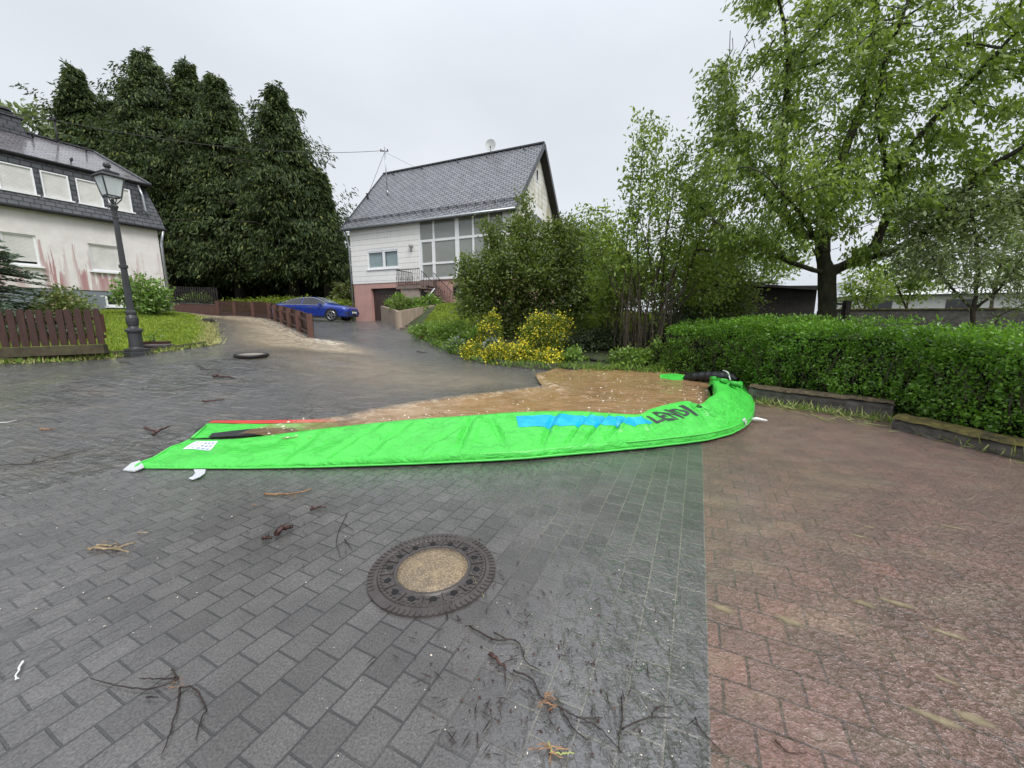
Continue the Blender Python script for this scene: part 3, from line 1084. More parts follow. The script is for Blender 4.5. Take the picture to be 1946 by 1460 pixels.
# ground-floor window with roller box, two sashes and curtains
wf = MB()
wf.box(WX0, WX1, -.02, .10, WZ1 - .17 + zo, WZ1 + zo)
for x0, x1 in ((WX0, WX0 + .10), (WX1 - .10, WX1), (2.68, 2.86)): wf.box(x0, x1, .0, .10, WZ0 + .002 + zo, WZ1 - .17 + zo)
wf.box(WX0 + .1, 2.68, .0, .10, WZ0 + zo, WZ0 + .15 + zo); wf.box(2.86, WX1 - .1, 0, .10, WZ0 + zo, WZ0 + .15 + zo)
wf.box(WX0 + .1, 2.68, .0, .10, WZ1 - .25 + zo, WZ1 - .17 + zo); wf.box(2.86, WX1 - .1, 0, .10, WZ1 - .25 + zo, WZ1 - .17 + zo)
wo_ = wf.build('window', MT['white_pvc'], WR)
MB().box(WX0 + .1, 2.68, .05, .06, WZ0 + .15 + zo, WZ1 - .25 + zo).box(2.86, WX1 - .1, .05, .06, WZ0 + .15 + zo, WZ1 - .25 + zo).build('pane', MT['clearglass'], wo_)
cu = MB()
for (x0, x1) in ((WX0 + .1, 2.66), (2.9, WX1 - .1)):
    nn = 26
    v, f = [], []
    for i in range(nn + 1):
        x = x0 + (x1 - x0) * i / nn
        y = .11 + .025 * math.sin(i * 2.1)
        v += [(x, y, WZ0 + .05 + zo), (x, y, WZ1 - .17 + zo)]
    f = [(2 * i, 2 * i + 2, 2 * i + 3, 2 * i + 1) for i in range(nn)]
    cu.add(v, f)
cu.build('curtain', MT['curtain'], wo_, smooth=True)
MB().box(WX0 - .06, WX1 + .06, -.10, -.036, WZ0 - .05 + zo, WZ0 - .002 + zo).build('sill', MT['white_pvc'], wo_)
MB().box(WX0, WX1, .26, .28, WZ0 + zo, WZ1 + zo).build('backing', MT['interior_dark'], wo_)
# glazed porch front
cols = [5.62, 6.74, 8.26, 8.53, 9.48, 10.51, 11.49]
pf = MB()
ZT = HE - .02
MZ = 6.17
for x, wd in ((5.68, .12), (6.74, .11), (8.39, .26), (9.48, .11), (10.51, .09), (11.43, .12)):
    pf.box(x - wd / 2, x + wd / 2, -.02, .10, PZ0 + zo, ZT + zo)
segs = [(5.74, 6.685), (6.795, 8.26), (8.52, 9.425), (9.535, 10.465), (10.555, 11.37)]
for i, (x0, x1) in enumerate(segs):
    pf.box(x0, x1, -.01, .09, PZ0 + zo, PZ0 + .13 + zo); pf.box(x0, x1, -.01, .09, MZ - .07 + zo, MZ + .07 + zo); pf.box(x0, x1, -.01, .09, 4.76 + zo, 4.88 + zo)
    pf.box(x0, x1, -.01, .09, ZT - .05 + zo, ZT + zo)
# door leaf: a second frame in the first bay
pf.box(5.745, 5.83, -.03, .08, PZ0 + .135 + zo, MZ - .075 + zo); pf.box(6.60, 6.68, -.03, .08, PZ0 + .135 + zo, MZ - .075 + zo)
pfo = pf.build('porch_glazing', MT['white_pvc'], WR)
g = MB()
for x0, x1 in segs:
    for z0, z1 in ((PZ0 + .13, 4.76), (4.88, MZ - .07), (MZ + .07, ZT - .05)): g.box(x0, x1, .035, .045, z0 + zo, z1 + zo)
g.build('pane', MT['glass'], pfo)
g = MB(); g.box(5.62, 11.49, 1.9, 1.95, PZ0 + zo, ZT + zo); g.box(5.5, 11.6, .12, 1.9, PZ0 - .05 + zo, PZ0 + zo); g.box(5.55, 5.6, .3, 1.9, PZ0 + zo, ZT + zo)
g.build('porch_wall', MT['interior'], pfo)
g = MB(); g.box(6.95, 8.3, 1.86, 1.895, PZ0 + .05 + zo, 5.75 + zo); g.build('inner_door', MT['interior_dark'], pfo)
g = MB(); g.box(5.62, 11.49, .12, 1.9, 7.35 + zo, 7.42 + zo); g.build('ceiling', MT['soffit'], pfo)
g = MB()
for i in range(14): g.tube([(6.85 + i * .105, .2, PZ0 + .08 + zo), (6.85 + i * .105, .2, 4.78 + zo)], .016, 5)
g.tube([(6.82, .2, 4.8 + zo), (8.25, .2, 4.8 + zo)], .02, 6)
g.build('porch_railing', MT['iron_dark'], pfo)
g = MB(); g.box(6.62, 6.68, -.09, -.035, 4.75 + zo, 4.95 + zo); g.build('handle', MT['white_pvc'], pfo)
MB().box(5.62, 11.49, -.05, .27, PZ0 - .06 + zo, PZ0 - .002 + zo).build('sill', MT['stone_step'], pfo)
# gable windows, meter box on the basement wall
gx = HW + .03
for nm, y0, y1, z0, z1, sh in (('window', 3.75, 4.2, 9.95, 10.7, 0), ('window', 3.05, 4.95, 7.35, 8.5, .5)):
    f = MB()
    f.box(gx, gx + .03, y0, y0 + .07, z0 + zo, z1 + zo); f.box(gx, gx + .03, y1 - .07, y1, z0 + zo, z1 + zo)
    f.box(gx, gx + .03, y0 + .07, y1 - .07, z0 + zo, z0 + .07 + zo); f.box(gx, gx + .03, y0 + .07, y1 - .07, z1 - .07 + zo, z1 + zo)
    if sh: f.box(gx, gx + .025, 3.95, 4.03, z0 + .07 + zo, z1 - .07 - sh + zo)
    fo = f.build(nm, MT['white_pvc'], WR)
    MB().box(gx, gx + .008, y0 + .07, y1 - .07, z0 + .07 + zo, z1 - .07 + zo).build('pane', MT['carglass'], fo)
    if sh: MB().box(gx + .009, gx + .03, y0 + .072, y1 - .072, z1 - .07 - sh + zo, z1 - .072 + zo).build('shutter', MT['whitewall'], fo)
mb_ = MB().box(8.05, 9.4, -.03, -.001, 2.85 + zo, 3.45 + zo).build('basement_window', MT['iron_dark'], WR)
MB().box(8.3, 9.3, -.036, -.031, 2.95 + zo, 3.25 + zo).build('pane', MT['dish'], mb_)
# wall lamp, chimney stub
wl = MB().lathe([(.02, -.10), (.05, -.08), (.02, 0), (.03, .06)], (5.1, -.14, 5.72 + zo), 10).beam((5.1, -.03, 5.62 + zo), (5.1, -.15, 5.66 + zo), .04, .04).build('wall_lamp', MT['iron_dark'], WR, True)
MB().lathe([(.05, -.12), (.12, -.06), (.14, .02), (.10, .11), (.02, .14)], (5.1, -.14, 5.95 + zo), 12).build('globe', MT['dish'], wl, True)
MB().lathe([(.17, 0), (.17, .35), (.22, .36), (.22, .42)], (6.3, 4.4, HR - .2 + zo), 10).build('vent_pipe', MT['iron_dark'], rf)
MB().lathe([(.07, 0), (.07, .3), (.1, .31), (.1, .36)], (-.1, 1.9, HE + .2 + 1.9 * sl + zo), 8).build('vent_pipe', MT['iron_dark'], rf)

# satellite dish and cable mast stand on the roof
dd = thing('satellite_dish', 'round pale satellite dish on the ridge of the grey slate roof', 'satellite dish')
c0 = np.array(WR.location) + np.array([math.cos(-.422) * 8.56 - math.sin(-.422) * 4.1, math.sin(-.422) * 8.56 + math.cos(-.422) * 4.1, HR + .15 + zo])
dd.location = c0
ROOTM[dd.name] = Matrix.Translation(Vector(c0))
b = MB()
prof = [(.0, .0), (.15, .012), (.30, .05), (.36, .075)]
nrm = np.array([-.12, -.97, .2]); nrm /= np.linalg.norm(nrm)
sx = np.cross(nrm, [0, 0, 1]); sx /= np.linalg.norm(sx)
sy = np.cross(sx, nrm)
rings = []
for r, h in prof:
    for k in range(28):
        t = 2 * PI * k / 28
        rings.append(np.array([0, 0, .45]) + sx * r * .95 * math.cos(t) + sy * r * 1.08 * math.sin(t) + nrm * h)
f = [(i * 28 + k, i * 28 + (k + 1) % 28, (i + 1) * 28 + (k + 1) % 28, (i + 1) * 28 + k) for i in range(3) for k in range(28)]
bk = [p - nrm * .012 for p in rings]
b.add(rings, f); b.add(bk, [q[::-1] for q in f])
b.build('dish', MT['dish'], dd, True)
MB().tube([(0, .06, -.2), (0, .06, .5)], .025, 8).tube([(0, .0, .12), (0, -.35, .18)], .012, 6).obox((0, -.37, .22), (1, 0, 0), (0, 1, 0), (0, 0, 1), .03, .05, .05).build('bracket', MT['iron_dark'], dd)

mq = lambda u, v, z: np.array([-10.89 + math.cos(-.422) * u - math.sin(-.422) * v, 27.234 + math.sin(-.422) * u + math.cos(-.422) * v, z])
mbase = mq(1.62, 2.0, HE + .25 + 2.0 * sl - .1)
mt = thing('cable_mast', 'thin steel cable mast rising through the slate roof of the white house', 'mast', mbase)
MH = 3.05
MB().tube([(0, 0, 0), (-.05, 0, MH)], .035, 8).tube([(0, 0, 0), (0, 0, .35)], .06, 8).build('pole', MT['zinc'], mt, True)
MB().beam((-.35, 0, MH - .25), (.2, 0, MH - .25), .04, .04).obox((-.3, 0, MH - .18), (1, 0, 0), (0, 1, 0), (0, 0, 1), .03, .03, .06).obox((.15, 0, MH - .18), (1, 0, 0), (0, 1, 0), (0, 0, 1), .03, .03, .06).build('bracket', MT['iron_dark'], mt)
mtop = mbase + [-.05, 0, MH - .2]
# guy wires belong to the mast
MB().tube([(-.05, 0, MH - .3), tuple(mq(-.2, 2.0, HE + .3 + 2 * sl) - mbase)], .012, 5).tube([(-.05, 0, MH - .3), tuple(mq(3.2, 3.6, HE + .3 + 3.6 * sl) - mbase)], .008, 5).build('guy_wire', MT['wire'], mt)

# ---------------------------------------------------------------- stair, garden steps and planter of the white house
SR = thing('entrance_stair', 'pink rendered landing and open stone stair with wrought iron railing at the porch', 'staircase', mq(5, -.2, 2.0), -.422)
so = lambda u, v, z: (u - 5, v + .2, z - 2.0)


def sbox(b, u0, u1, v0, v1, z0, z1): return b.box(u0 - 5, u1 - 5, v0 + .2, v1 + .2, z0 - 2, z1 - 2)


b = MB(); sbox(b, 5.36, 6.62, -1.5, -.06, 1.4, 3.22); b.build('pillar', MT['pinkold'], SR)
b = MB(); sbox(b, 5.0, 6.75, -1.58, -.055, 3.223, 3.38)
sbox(b, 5.5, 6.9, -.95, -.055, 3.384, 3.55); sbox(b, 5.6, 6.9, -.6, -.055, 3.554, 3.74)
b.build('landing', MT['stone_step'], SR)
b = MB(); b2 = MB()
for k in range(7):
    u0 = 6.77 + k * .21
    sbox(b, u0, u0 + .30, -1.45, -.35, 3.20 - k * .18, 3.26 - k * .18)
b2.beam(so(6.7, -1.35, 3.05), so(8.25, -1.35, 1.85), .06, .22); b2.beam(so(6.7, -.45, 3.05), so(8.25, -.45, 1.85), .06, .22)
b.build('tread', MT['stone_step'], SR); b2.build('stringer', MT['iron_dark'], SR)
b = MB()


def rail(pts, h, n):
    a = [np.array(p) for p in pts]
    b.tube([tuple(p + [0, 0, h]) for p in a], .024, 6)
    b.tube([tuple(p + [0, 0, .08]) for p in a], .014, 5)
    for i in range(n + 1):
        s = i / n * (len(a) - 1)
        j = min(int(s), len(a) - 2)
        p = a[j] + (a[j + 1] - a[j]) * (s - j)
        q = p + [0, 0, h]
        if i % 3 == 1:
            m_ = p + [0, 0, h * .5]
            b.tube([tuple(p), tuple(m_ - [0, 0, .08]), tuple(m_), tuple(m_ + [0, 0, .08]), tuple(q)], [.011, .012, .034, .012, .011], 6, False)
        else: b.tube([tuple(p), tuple(q)], .011, 5, False)


rail([so(5.05, -.1, 3.38), so(5.05, -1.53, 3.38), so(6.75, -1.53, 3.38)], .95, 26)
rail([so(6.8, -1.42, 3.3), so(8.2, -1.42, 2.1)], .92, 12)
rail([so(6.9, -.38, 3.3), so(8.2, -.38, 2.1)], .92, 12)
b.build('railing', MT['iron_dark'], SR)

steps = thing('garden_steps', 'eight dark stone garden steps curving up to the porch stair', 'steps', P(780, 622, 19.6))
e = np.array([.975, -.22, 0]); nrm2 = np.array([.22, .975, 0])
sl_ = [(760, 622.5, 19.4), (765, 616.5, 19.9), (775.5, 608.7, 20.4), (783, 601.7, 20.9), (817, 594.7, 21.3), (824, 588.3, 21.7), (830, 582, 22.1), (840, 576.7, 22.5)]
wid = [1.25, 1.15, 1.1, 1.15, 1.25, 1.25, 1.2, 1.0]
b = MB(); b2 = MB()
for (px, py, Y), wd in zip(sl_, wid):
    p = P(px, py, Y)
    c = p + e * wd / 2 + nrm2 * .4
    b.obox(c - [0, 0, .03], e, nrm2, (0, 0, 1), wd / 2, .42, .03)
    b2.obox(c - [0, 0, .36] + nrm2 * .02, e, nrm2, (0, 0, 1), wd / 2 - .02, .40, .297)
b.build('tread', MT['stone_step'], steps, world=True); b2.build('riser', MT['riser'], steps, world=True)

pl = thing('planter_wall', 'low weathered concrete planter wall between garage and garden steps', 'planter', P(757, 625, 19.6))
A, Bq, Cq = P(725, 612, 23.2), P(757.5, 624.5, 19.4), P(842, 580, 22.6)
tA, tB, tC = P(725, 581.5, 23.2)[2], P(757.5, 592, 19.4)[2], P(842, 577, 22.6)[2]
b = MB()
for (p, q, zp, zq) in ((A, Bq, tA, tB), (Bq, Cq, tB, tC)):
    d = (q - p)[:2]; d = d / np.linalg.norm(d); nn_ = np.array([-d[1], d[0]])
    nseg = 10
    for i in range(nseg):
        s0, s1 = i / nseg, (i + 1) / nseg
        pa, pb = p + (q - p) * s0, p + (q - p) * s1
        za, zb = zp + (zq - zp) * s0, zp + (zq - zp) * s1
        v = []
        for zz in (0, 1):
            for pt, zt in ((pa, za), (pb, zb)):
                z = zt if zz else min(tz(pt[0], pt[1]), zt) - .3
                v += [(pt[0], pt[1], z), (pt[0] + nn_[0] * .18, pt[1] + nn_[1] * .18, z)]
        b.add(v, [(0, 2, 6, 4), (1, 5, 7, 3), (4, 6, 7, 5), (0, 4, 5, 1), (2, 3, 7, 6)])
b.build('wall', MT['concrete'], pl, world=True)
b = MB()
D_ = A + (Cq - A) * .5 + np.array([.6, 1.6, 0])
tri = [(A[0] + .1, A[1], tA - .10), (Bq[0], Bq[1] + .18, tB - .10), (Cq[0] - .1, Cq[1], tC - .1), (D_[0], D_[1], (tA + tC) / 2)]
b.add(tri, [(0, 1, 2, 3)])
b.build('soil', MT['soil'], pl, world=True)
PLANTER = (A, Bq, Cq, D_, tA, tB, tC)

# ---------------------------------------------------------------- grey-roofed house on the left
LR = thing('mansard_house', 'pale rendered house with pink paint drips, slate mansard roof and closed roller shutters', 'house', (-15.816, 18.025, 1.6), 1.106)
lz = -1.6
LW, LD = 12.5, 7.0
MB().box(-LW, 0, 0, LD, 1.0 + lz, 2.6 + lz).build('plinth', MT['greyplinth'], LR)
wins = [(-2.3, -1.33, 3.38, 4.44), (-4.45, -3.63, 3.38, 4.48), (-7.2, -6.1, 3.38, 4.48), (-10, -8.9, 3.38, 4.48)]
b = MB()
xs = sorted([-LW, .0] + [c for w_ in wins for c in w_[:2]])
for i in range(len(xs) - 1):
    x0, x1 = xs[i], xs[i + 1]
    wn = [w_ for w_ in wins if abs(w_[0] - x0) < 1e-6]
    if wn:
        b.box(x0, x1, -.03, .25, 2.604 + lz, wn[0][2] + lz); b.box(x0, x1, -.03, .25, wn[0][3] + lz, 5.5 + lz)
    else: b.box(x0, x1, -.03, .25, 2.604 + lz, 5.5 + lz)
b.box(-.25, .03, .25, LD, 2.604 + lz, 5.5 + lz); b.box(-LW, -.25, LD - .3, LD, 2.604 + lz, 5.5 + lz)
lwall = b.build('wall', MT['streaks'], LR)
for i, (x0, x1, z0, z1) in enumerate(wins):
    f = MB()
    for a0, a1, c0, c1 in ((x0, x0 + .06, z0, z1), (x1 - .06, x1, z0, z1), (x0 + .06, x1 - .06, z1 - .05, z1), (x0 + .06, x1 - .06, z0, z0 + .08)):
        f.box(a0, a1, .03, .12, c0 + lz, c1 + lz)
    fo = f.build('window', MT['white_pvc'], LR)
    gap = .16 if i == 1 else .085
    MB().box(x0 + .06, x1 - .06, .06, .08, z0 + gap + lz, z1 - .05 + lz).build('shutter', MT['shutter_slat'], fo)
    MB().box(x0 + .06, x1 - .06, .10, .11, z0 + .08 + lz, z1 - .05 + lz).build('pane', MT['carglass'], fo)
    MB().box(x0 - .08, x1 + .06, -.14, .03, z0 - .06 + lz, z0 - .001 + lz).build('sill', MT['white_pvc'], fo)
f = MB()
f.box(-2.05, -1.99, -.02, .0, 2.0 + lz, 2.4 + lz); f.box(-1.54, -1.44, -.03, .0, 2.0 + lz, 2.4 + lz); f.box(-1.99, -1.54, -.02, 0, 1.98 + lz, 2.06 + lz)
f.box(-2.1, -1.40, -.08, -.0, 1.93 + lz, 1.975 + lz)
fo = f.build('basement_window', MT['white_pvc'], LR)
MB().box(-1.99, -1.54, -.010, -.002, 2.06 + lz, 2.4 + lz).build('pane', MT['interior_dark'], fo)
# mansard: steep slate skirt with the dormer band cut into it
e0, zb, zt = -.22, 5.38, 7.22
yb = .42
b = MB()
quad = lambda p, q, r, s: b.add([p, q, r, s], [(0, 1, 2, 3)])
# front skirt below windows, right panel, right end slope
quad((-LW, e0, zb + lz), (.24, e0, zb + lz), (.2, e0 + .16, 5.86 + lz), (-LW, e0 + .16, 5.86 + lz))
quad((-.42, -.06, 5.86 + lz), (.2, -.06, 5.86 + lz), (-.06, yb, zt + lz), (-.42, yb, zt + lz))
quad((.24, e0, zb + lz), (.24, LD + .2, zb + lz), (-.06, LD - .4, zt + lz), (-.06, yb, zt + lz))
quad((-LW, e0, zb + lz), (-LW, e0 + .05, zb - .06 + lz), (.24, e0 + .05, zb - .06 + lz), (.24, e0, zb + lz))
b.build('mansard_slope', MT['slate_dark'], LR)
dorm = [(-8.2, -7.3), (-6.9, -6.1), (-5.6, -4.75), (-4.22, -3.38), (-3.21, -2.5), (-2.31, -1.6), (-1.45, -.72)]
b = MB()
dx = sorted([-LW, -.44] + [c for d in dorm for c in d])
for i in range(len(dx) - 1):
    x0, x1 = dx[i], dx[i + 1]
    if any(abs(d[0] - x0) < 1e-6 for d in dorm): b.box(x0, x1, .02, .2, 6.84 + lz, 7.2 + lz)
    else: b.box(x0, x1, .02, .2, 5.80 + lz, 7.2 + lz)
b.box(-.44, -.40, .02, .6, 5.80 + lz, 7.15 + lz)
b.build('dormer_band', MT['slate_dark'], LR)
for x0, x1 in dorm:
    f = MB()
    for a0, a1, c0, c1 in ((x0, x0 + .04, 5.93, 6.84), (x1 - .05, x1, 5.93, 6.84), (x0 + .04, x1 - .05, 6.8, 6.84)):
        f.box(a0, a1, .0, .1, c0 + lz, c1 + lz)
    f.box(x0 - .04, x1 + .05, -.10, .1, 5.88 + lz, 5.928 + lz)
    fo = f.build('dormer_window', MT['white_pvc'], LR)
    MB().box(x0 + .04, x1 - .05, .04, .06, 5.93 + lz, 6.8 + lz).build('shutter', MT['shutter_slat'], fo)
# upper roof, hipped at the right end
b = MB()
yr, zr = 3.1, 8.9
fe = (-.12, -.02)
quad((-LW, fe[1], 7.24 + lz), (fe[0] + .12, fe[1], 7.24 + lz), (-.62, yr, zr + lz), (-LW, yr, zr + lz))
b.add([(fe[0] + .12, fe[1], 7.24 + lz), (fe[0] + .12, LD - .3, 7.24 + lz), (-.62, yr, zr + lz)], [(0, 1, 2)])
quad((-LW, LD, 7.24 + lz), (-LW, yr, zr + lz), (-.62, yr, zr + lz), (0, LD, 7.24 + lz))
lroof = b.build('roof', MT['slate_top'], LR)
b = MB(); b.tube([(-LW, fe[1] - .03, 7.2 + lz), (0.02, fe[1] - .03, 7.2 + lz)], .06, 8); b.tube([(-LW, e0 - .05, zb - .02 + lz), (.26, e0 - .05, zb - .02 + lz)], .055, 8)
b.beam((-LW, fe[1] + .02, 7.17 + lz), (0.02, fe[1] + .02, 7.17 + lz), .05, .10)
b.tube([(.02, -.02, 7.2 + lz), (.02, LD - .3, 7.2 + lz)], .05, 6)
b.build('gutter', MT['iron_dark'], LR, True)
b = MB(); b.tube([(.12, e0 - .04, zb - .06 + lz), (.08, -.10, zb - .5 + lz), (.06, -.10, zb - .6 + lz), (.05, -.10, 1.5 + lz)], .05, 8)
b.tube([(-.42, -.02, 7.1 + lz), (-.36, -.10, 6.7 + lz), (-.34, -.12, 6.1 + lz), (-.25, -.16, 5.95 + lz)], .045, 8)
b.build('downpipe', MT['zinc'], LR, True)
b = MB(); b.beam((-LW, yr, zr + .02 + lz), (-.62, yr, zr + .02 + lz), .18, .06); b.beam((-.62, yr, zr + .02 + lz), (.0, fe[1], 7.27 + lz), .14, .05)
b.build('ridge_cap', MT['slate_dark'], lroof)
for x, y in ((-2.55, 2.6), (-1.0, 2.7), (-2.2, .5), (-4.2, .6)):
    z = 7.24 + (zr - 7.24) * (y + .02) / 3.12
    MB().beam((x, y, z + .05 + lz), (x, y - .2, z + .08 + lz), .04, .10).build('roof_hook', MT['iron_dark'], lroof)
b = MB()
cx0, cx1 = -3.45, -2.78
for (s, z0, z1) in ((.28, 8.2, 8.6), (.14, 8.6, 8.9), (.04, 8.9, 9.25)):
    b.box(cx0 - s, cx1 + s * .6, 2.7 - s, 3.4 + s, z0 + lz, z1 + lz)
b.box(cx0 - .1, cx1 + .1, 2.62, 3.48, 9.25 + lz, 9.32 + lz)
ch = b.build('chimney', MT['slate_dark'], LR)
MB().lathe([(.24, 0), (.3, .05), (.3, .11), (.16, .12), (.16, .2), (.26, .21), (.2, .3), (.02, .32)], (-3.1, 3.05, 9.32 + lz), 12).build('chimney_cowl', MT['iron_dark'], ch)

lq = lambda x, y, z: np.array([-15.816 + math.cos(1.106) * x - math.sin(1.106) * y, 18.025 + math.sin(1.106) * x + math.cos(1.106) * y, z])
pb = lq(-1.72, 2.95, 8.7)
pm = thing('roof_pole', 'short cable pole on the wet slate roof beside the chimney', 'mast', pb)
MB().tube([(0, 0, -.3), (-.03, 0, 1.15)], .035, 8).tube([(0, 0, -.15), (0, 0, .15)], .07, 8).obox((-.03, 0, 1.05), (1, 0, 0), (0, 1, 0), (0, 0, 1), .06, .03, .09).build('pole', MT['iron_dark'], pm, True)
ptop = pb + [-.03, 0, 1.0]


def sag(a, b_, s, n=24):
    a, b_ = np.asarray(a), np.asarray(b_)
    return [a + (b_ - a) * t - np.array([0, 0, s * 4 * t * (1 - t)]) for t in np.linspace(0, 1, n)]


cb = MB().tube(sag(ptop, mtop, .55), .014, 6).build('overhead_cable', MT['wire'], None)
tag(cb, 'black overhead cable sagging between the two house roofs in front of conifers', 'cable')
far = P(-260, 130, 9)
cb = MB().tube(sag(far, ptop, .15), .016, 6).build('overhead_cable', MT['wire'], None)
tag(cb, 'black overhead cable from the roof pole out past the chimney', 'cable')

# ---------------------------------------------------------------- street lamp
lb = P(262, 674, 9.35)
LP = thing('street_lamp', 'old-fashioned dark iron street lamp with square glass lantern beside the lawn', 'street lamp', lb, -.40)
MB().box(-.24, .24, -.24, .24, -.1, .07).box(-.2, .2, -.2, .2, .07, .15).build('plinth', MT['lamp_metal'], LP, bevel=.012)
b = MB()
b.lathe([(.165, .15), (.15, .19), (.145, .5), (.155, .54), (.19, .56), (.19, .60), (.12, .63), (.10, .68), (.12, .72), (.135, .80), (.13, .88), (.10, .95), (.115, .98), (.115, 1.03), (.085, 1.06)], n=16)
b.build('pedestal', MT['lamp_metal'], LP, False)
b = MB()
n = 16
prof = [(1.05, .082), (1.9, .074), (2.02, .073), (2.03, .10), (2.10, .10), (2.11, .072), (3.30, .058), (3.31, .075), (3.36, .075), (3.37, .055), (3.5, .06), (3.58, .09), (3.62, .105), (3.65, .09), (3.66, .04), (3.8, .035)]
vv = []
for z, r in prof:
    for k in range(32):
        t = 2 * PI * k / 32
        rr = r * (1 - .10 * (k % 2))
        vv.append((rr * math.cos(t), rr * math.sin(t), z))
b.add(vv, [(i * 32 + k, i * 32 + (k + 1) % 32, (i + 1) * 32 + (k + 1) % 32, (i + 1) * 32 + k) for i in range(len(prof) - 1) for k in range(32)])
b.build('column', MT['lamp_metal'], LP)
b = MB()
zb_, zt_, hb_, ht_ = 3.86, 4.33, .15, .235
for sx_, sy_ in ((1, 1), (1, -1), (-1, -1), (-1, 1)):
    b.tube([(sx_ * .03, sy_ * .03, 3.66), (sx_ * .07, sy_ * .07, 3.70), (sx_ * .14, sy_ * .14, 3.80), (sx_ * hb_, sy_ * hb_, zb_)], .014, 6)
    b.beam((sx_ * hb_, sy_ * hb_, zb_), (sx_ * ht_, sy_ * ht_, zt_), .028, .028)
for a_, c_ in (((1, 1), (1, -1)), ((1, -1), (-1, -1)), ((-1, -1), (-1, 1)), ((-1, 1), (1, 1))):
    b.beam((a_[0] * hb_, a_[1] * hb_, zb_), (c_[0] * hb_, c_[1] * hb_, zb_), .028, .03)
    b.beam((a_[0] * ht_, a_[1] * ht_, zt_), (c_[0] * ht_, c_[1] * ht_, zt_), .03, .035)
lan = b.build('lantern_frame', MT['lamp_metal'], LP)
b = MB()
q = .985
for a_, c_ in (((1, 1), (1, -1)), ((1, -1), (-1, -1)), ((-1, -1), (-1, 1)), ((-1, 1), (1, 1))):
    b.add([(a_[0] * hb_ * q, a_[1] * hb_ * q, zb_ + .015), (c_[0] * hb_ * q, c_[1] * hb_ * q, zb_ + .015), (c_[0] * ht_ * q, c_[1] * ht_ * q, zt_ - .02), (a_[0] * ht_ * q, a_[1] * ht_ * q, zt_ - .02)], [(0, 1, 2, 3)])
b.build('pane', MT['lampglass'], lan)
MB().lathe([(.03, 3.87), (.03, 3.95), (.05, 4.0), (.05, 4.15), (.02, 4.2)], n=12).build('bulb', MT['dish'], lan, True)
b = MB()
r4 = lambda h, z: [(h, h, z), (-h, h, z), (-h, -h, z), (h, -h, z)]
ls = [(.275, 4.33), (.275, 4.355), (.165, 4.43), (.18, 4.44), (.18, 4.465), (.08, 4.52)]
v = []
for h, z in ls: v += r4(h, z)
b.add(v, [(3, 2, 1, 0)] + [(4 * i + k, 4 * i + (k + 1) % 4, 4 * i + 4 + (k + 1) % 4, 4 * i + 4 + k) for i in range(len(ls) - 1) for k in range(4)] + [(20, 21, 22, 23)])
b.lathe([(.06, 4.51), (.045, 4.56), (.085, 4.60), (.09, 4.64), (.065, 4.69), (.02, 4.71)], n=14)
b.build('lamp_roof', MT['lamp_metal'], LP)
for o in LP.children_recursive:
    for v in o.data.vertices:
        k_ = .80 if v.co.z > 1.05 else .88
        v.co.x *= k_
        v.co.y *= k_
        if v.co.z > 2.1: v.co.z = 2.1 + (v.co.z - 2.1) * .852

# ---------------------------------------------------------------- fences
pk = thing('picket_fence', 'dark brown round-topped picket fence at the edge of the left lawn', 'fence', P(110, 662, 8.7))
A, Bq = P(-330, 676, 7.6), P(203, 656, 9.0)
d = (Bq - A); Lf = np.linalg.norm(d[:2]); d = d / Lf
nf = np.array([-d[1], d[0], 0]); nf /= np.linalg.norm(nf)
if nf[1] < 0: nf = -nf
b = MB()
npk = int(Lf / .163)
for i in range(npk + 1):
    p = Bq - d * (.08 + i * .163)
    lean = (rng.random() - .5) * .03
    h = .80 + (rng.random() - .5) * .03
    wd = .062
    dv = np.array([d[0], d[1], 0]); dv /= np.linalg.norm(dv)
    prof = [(-wd, 0), (wd, 0), (wd, h - .05), (wd * .7, h - .012), (0, h), (-wd * .7, h - .012), (-wd, h - .05)]
    v = []
    for off in (-.028, -.006):
        for x, z in prof: v.append(p + dv * (x + lean * z) + nf * off + np.array([0, 0, z + .03]))
    m7 = 7
    b.add(v, [tuple(range(7)), tuple(range(13, 6, -1))] + [(k, 7 + k, 7 + (k + 1) % 7, (k + 1) % 7) for k in range(7)])
b.build('pickets', MT['wood_brown'], pk, world=True)
b = MB()
for z in (.2, .62): b.beam(A + nf * .022 + [0, 0, z], Bq + nf * .022 + [0, 0, z], .05, .07)
b.build('rail', MT['wood_brown'], pk, world=True)
b = MB()
b.beam(Bq + [0, 0, .3] - d * .03 + nf * .02, Bq + [0, 0, .72] - d * .03 + nf * .02, .07, .07, up=(1, 0, 0))
b.build('post', MT['post_brown'], pk, world=True)
kb = thing('kerb', 'mossy stone kerb under the brown picket fence', 'kerb', P(110, 668, 8.7))
b = MB()
for a, c in zip(LK[:-1], LK[1:]):
    b.beam(a + [0, .06, .03], c + [0, .06, .03], .12, .22)
for k in range(4):
    a, c = A + (Bq - A) * k / 4, A + (Bq - A) * (k + 1) / 4
    b.beam(a - nf * .05 + [0, 0, -.08], c - nf * .05 + [0, 0, -.08], .16, .2)
b.build('kerb_stones', MT['mossy_kerb'], kb, world=True)

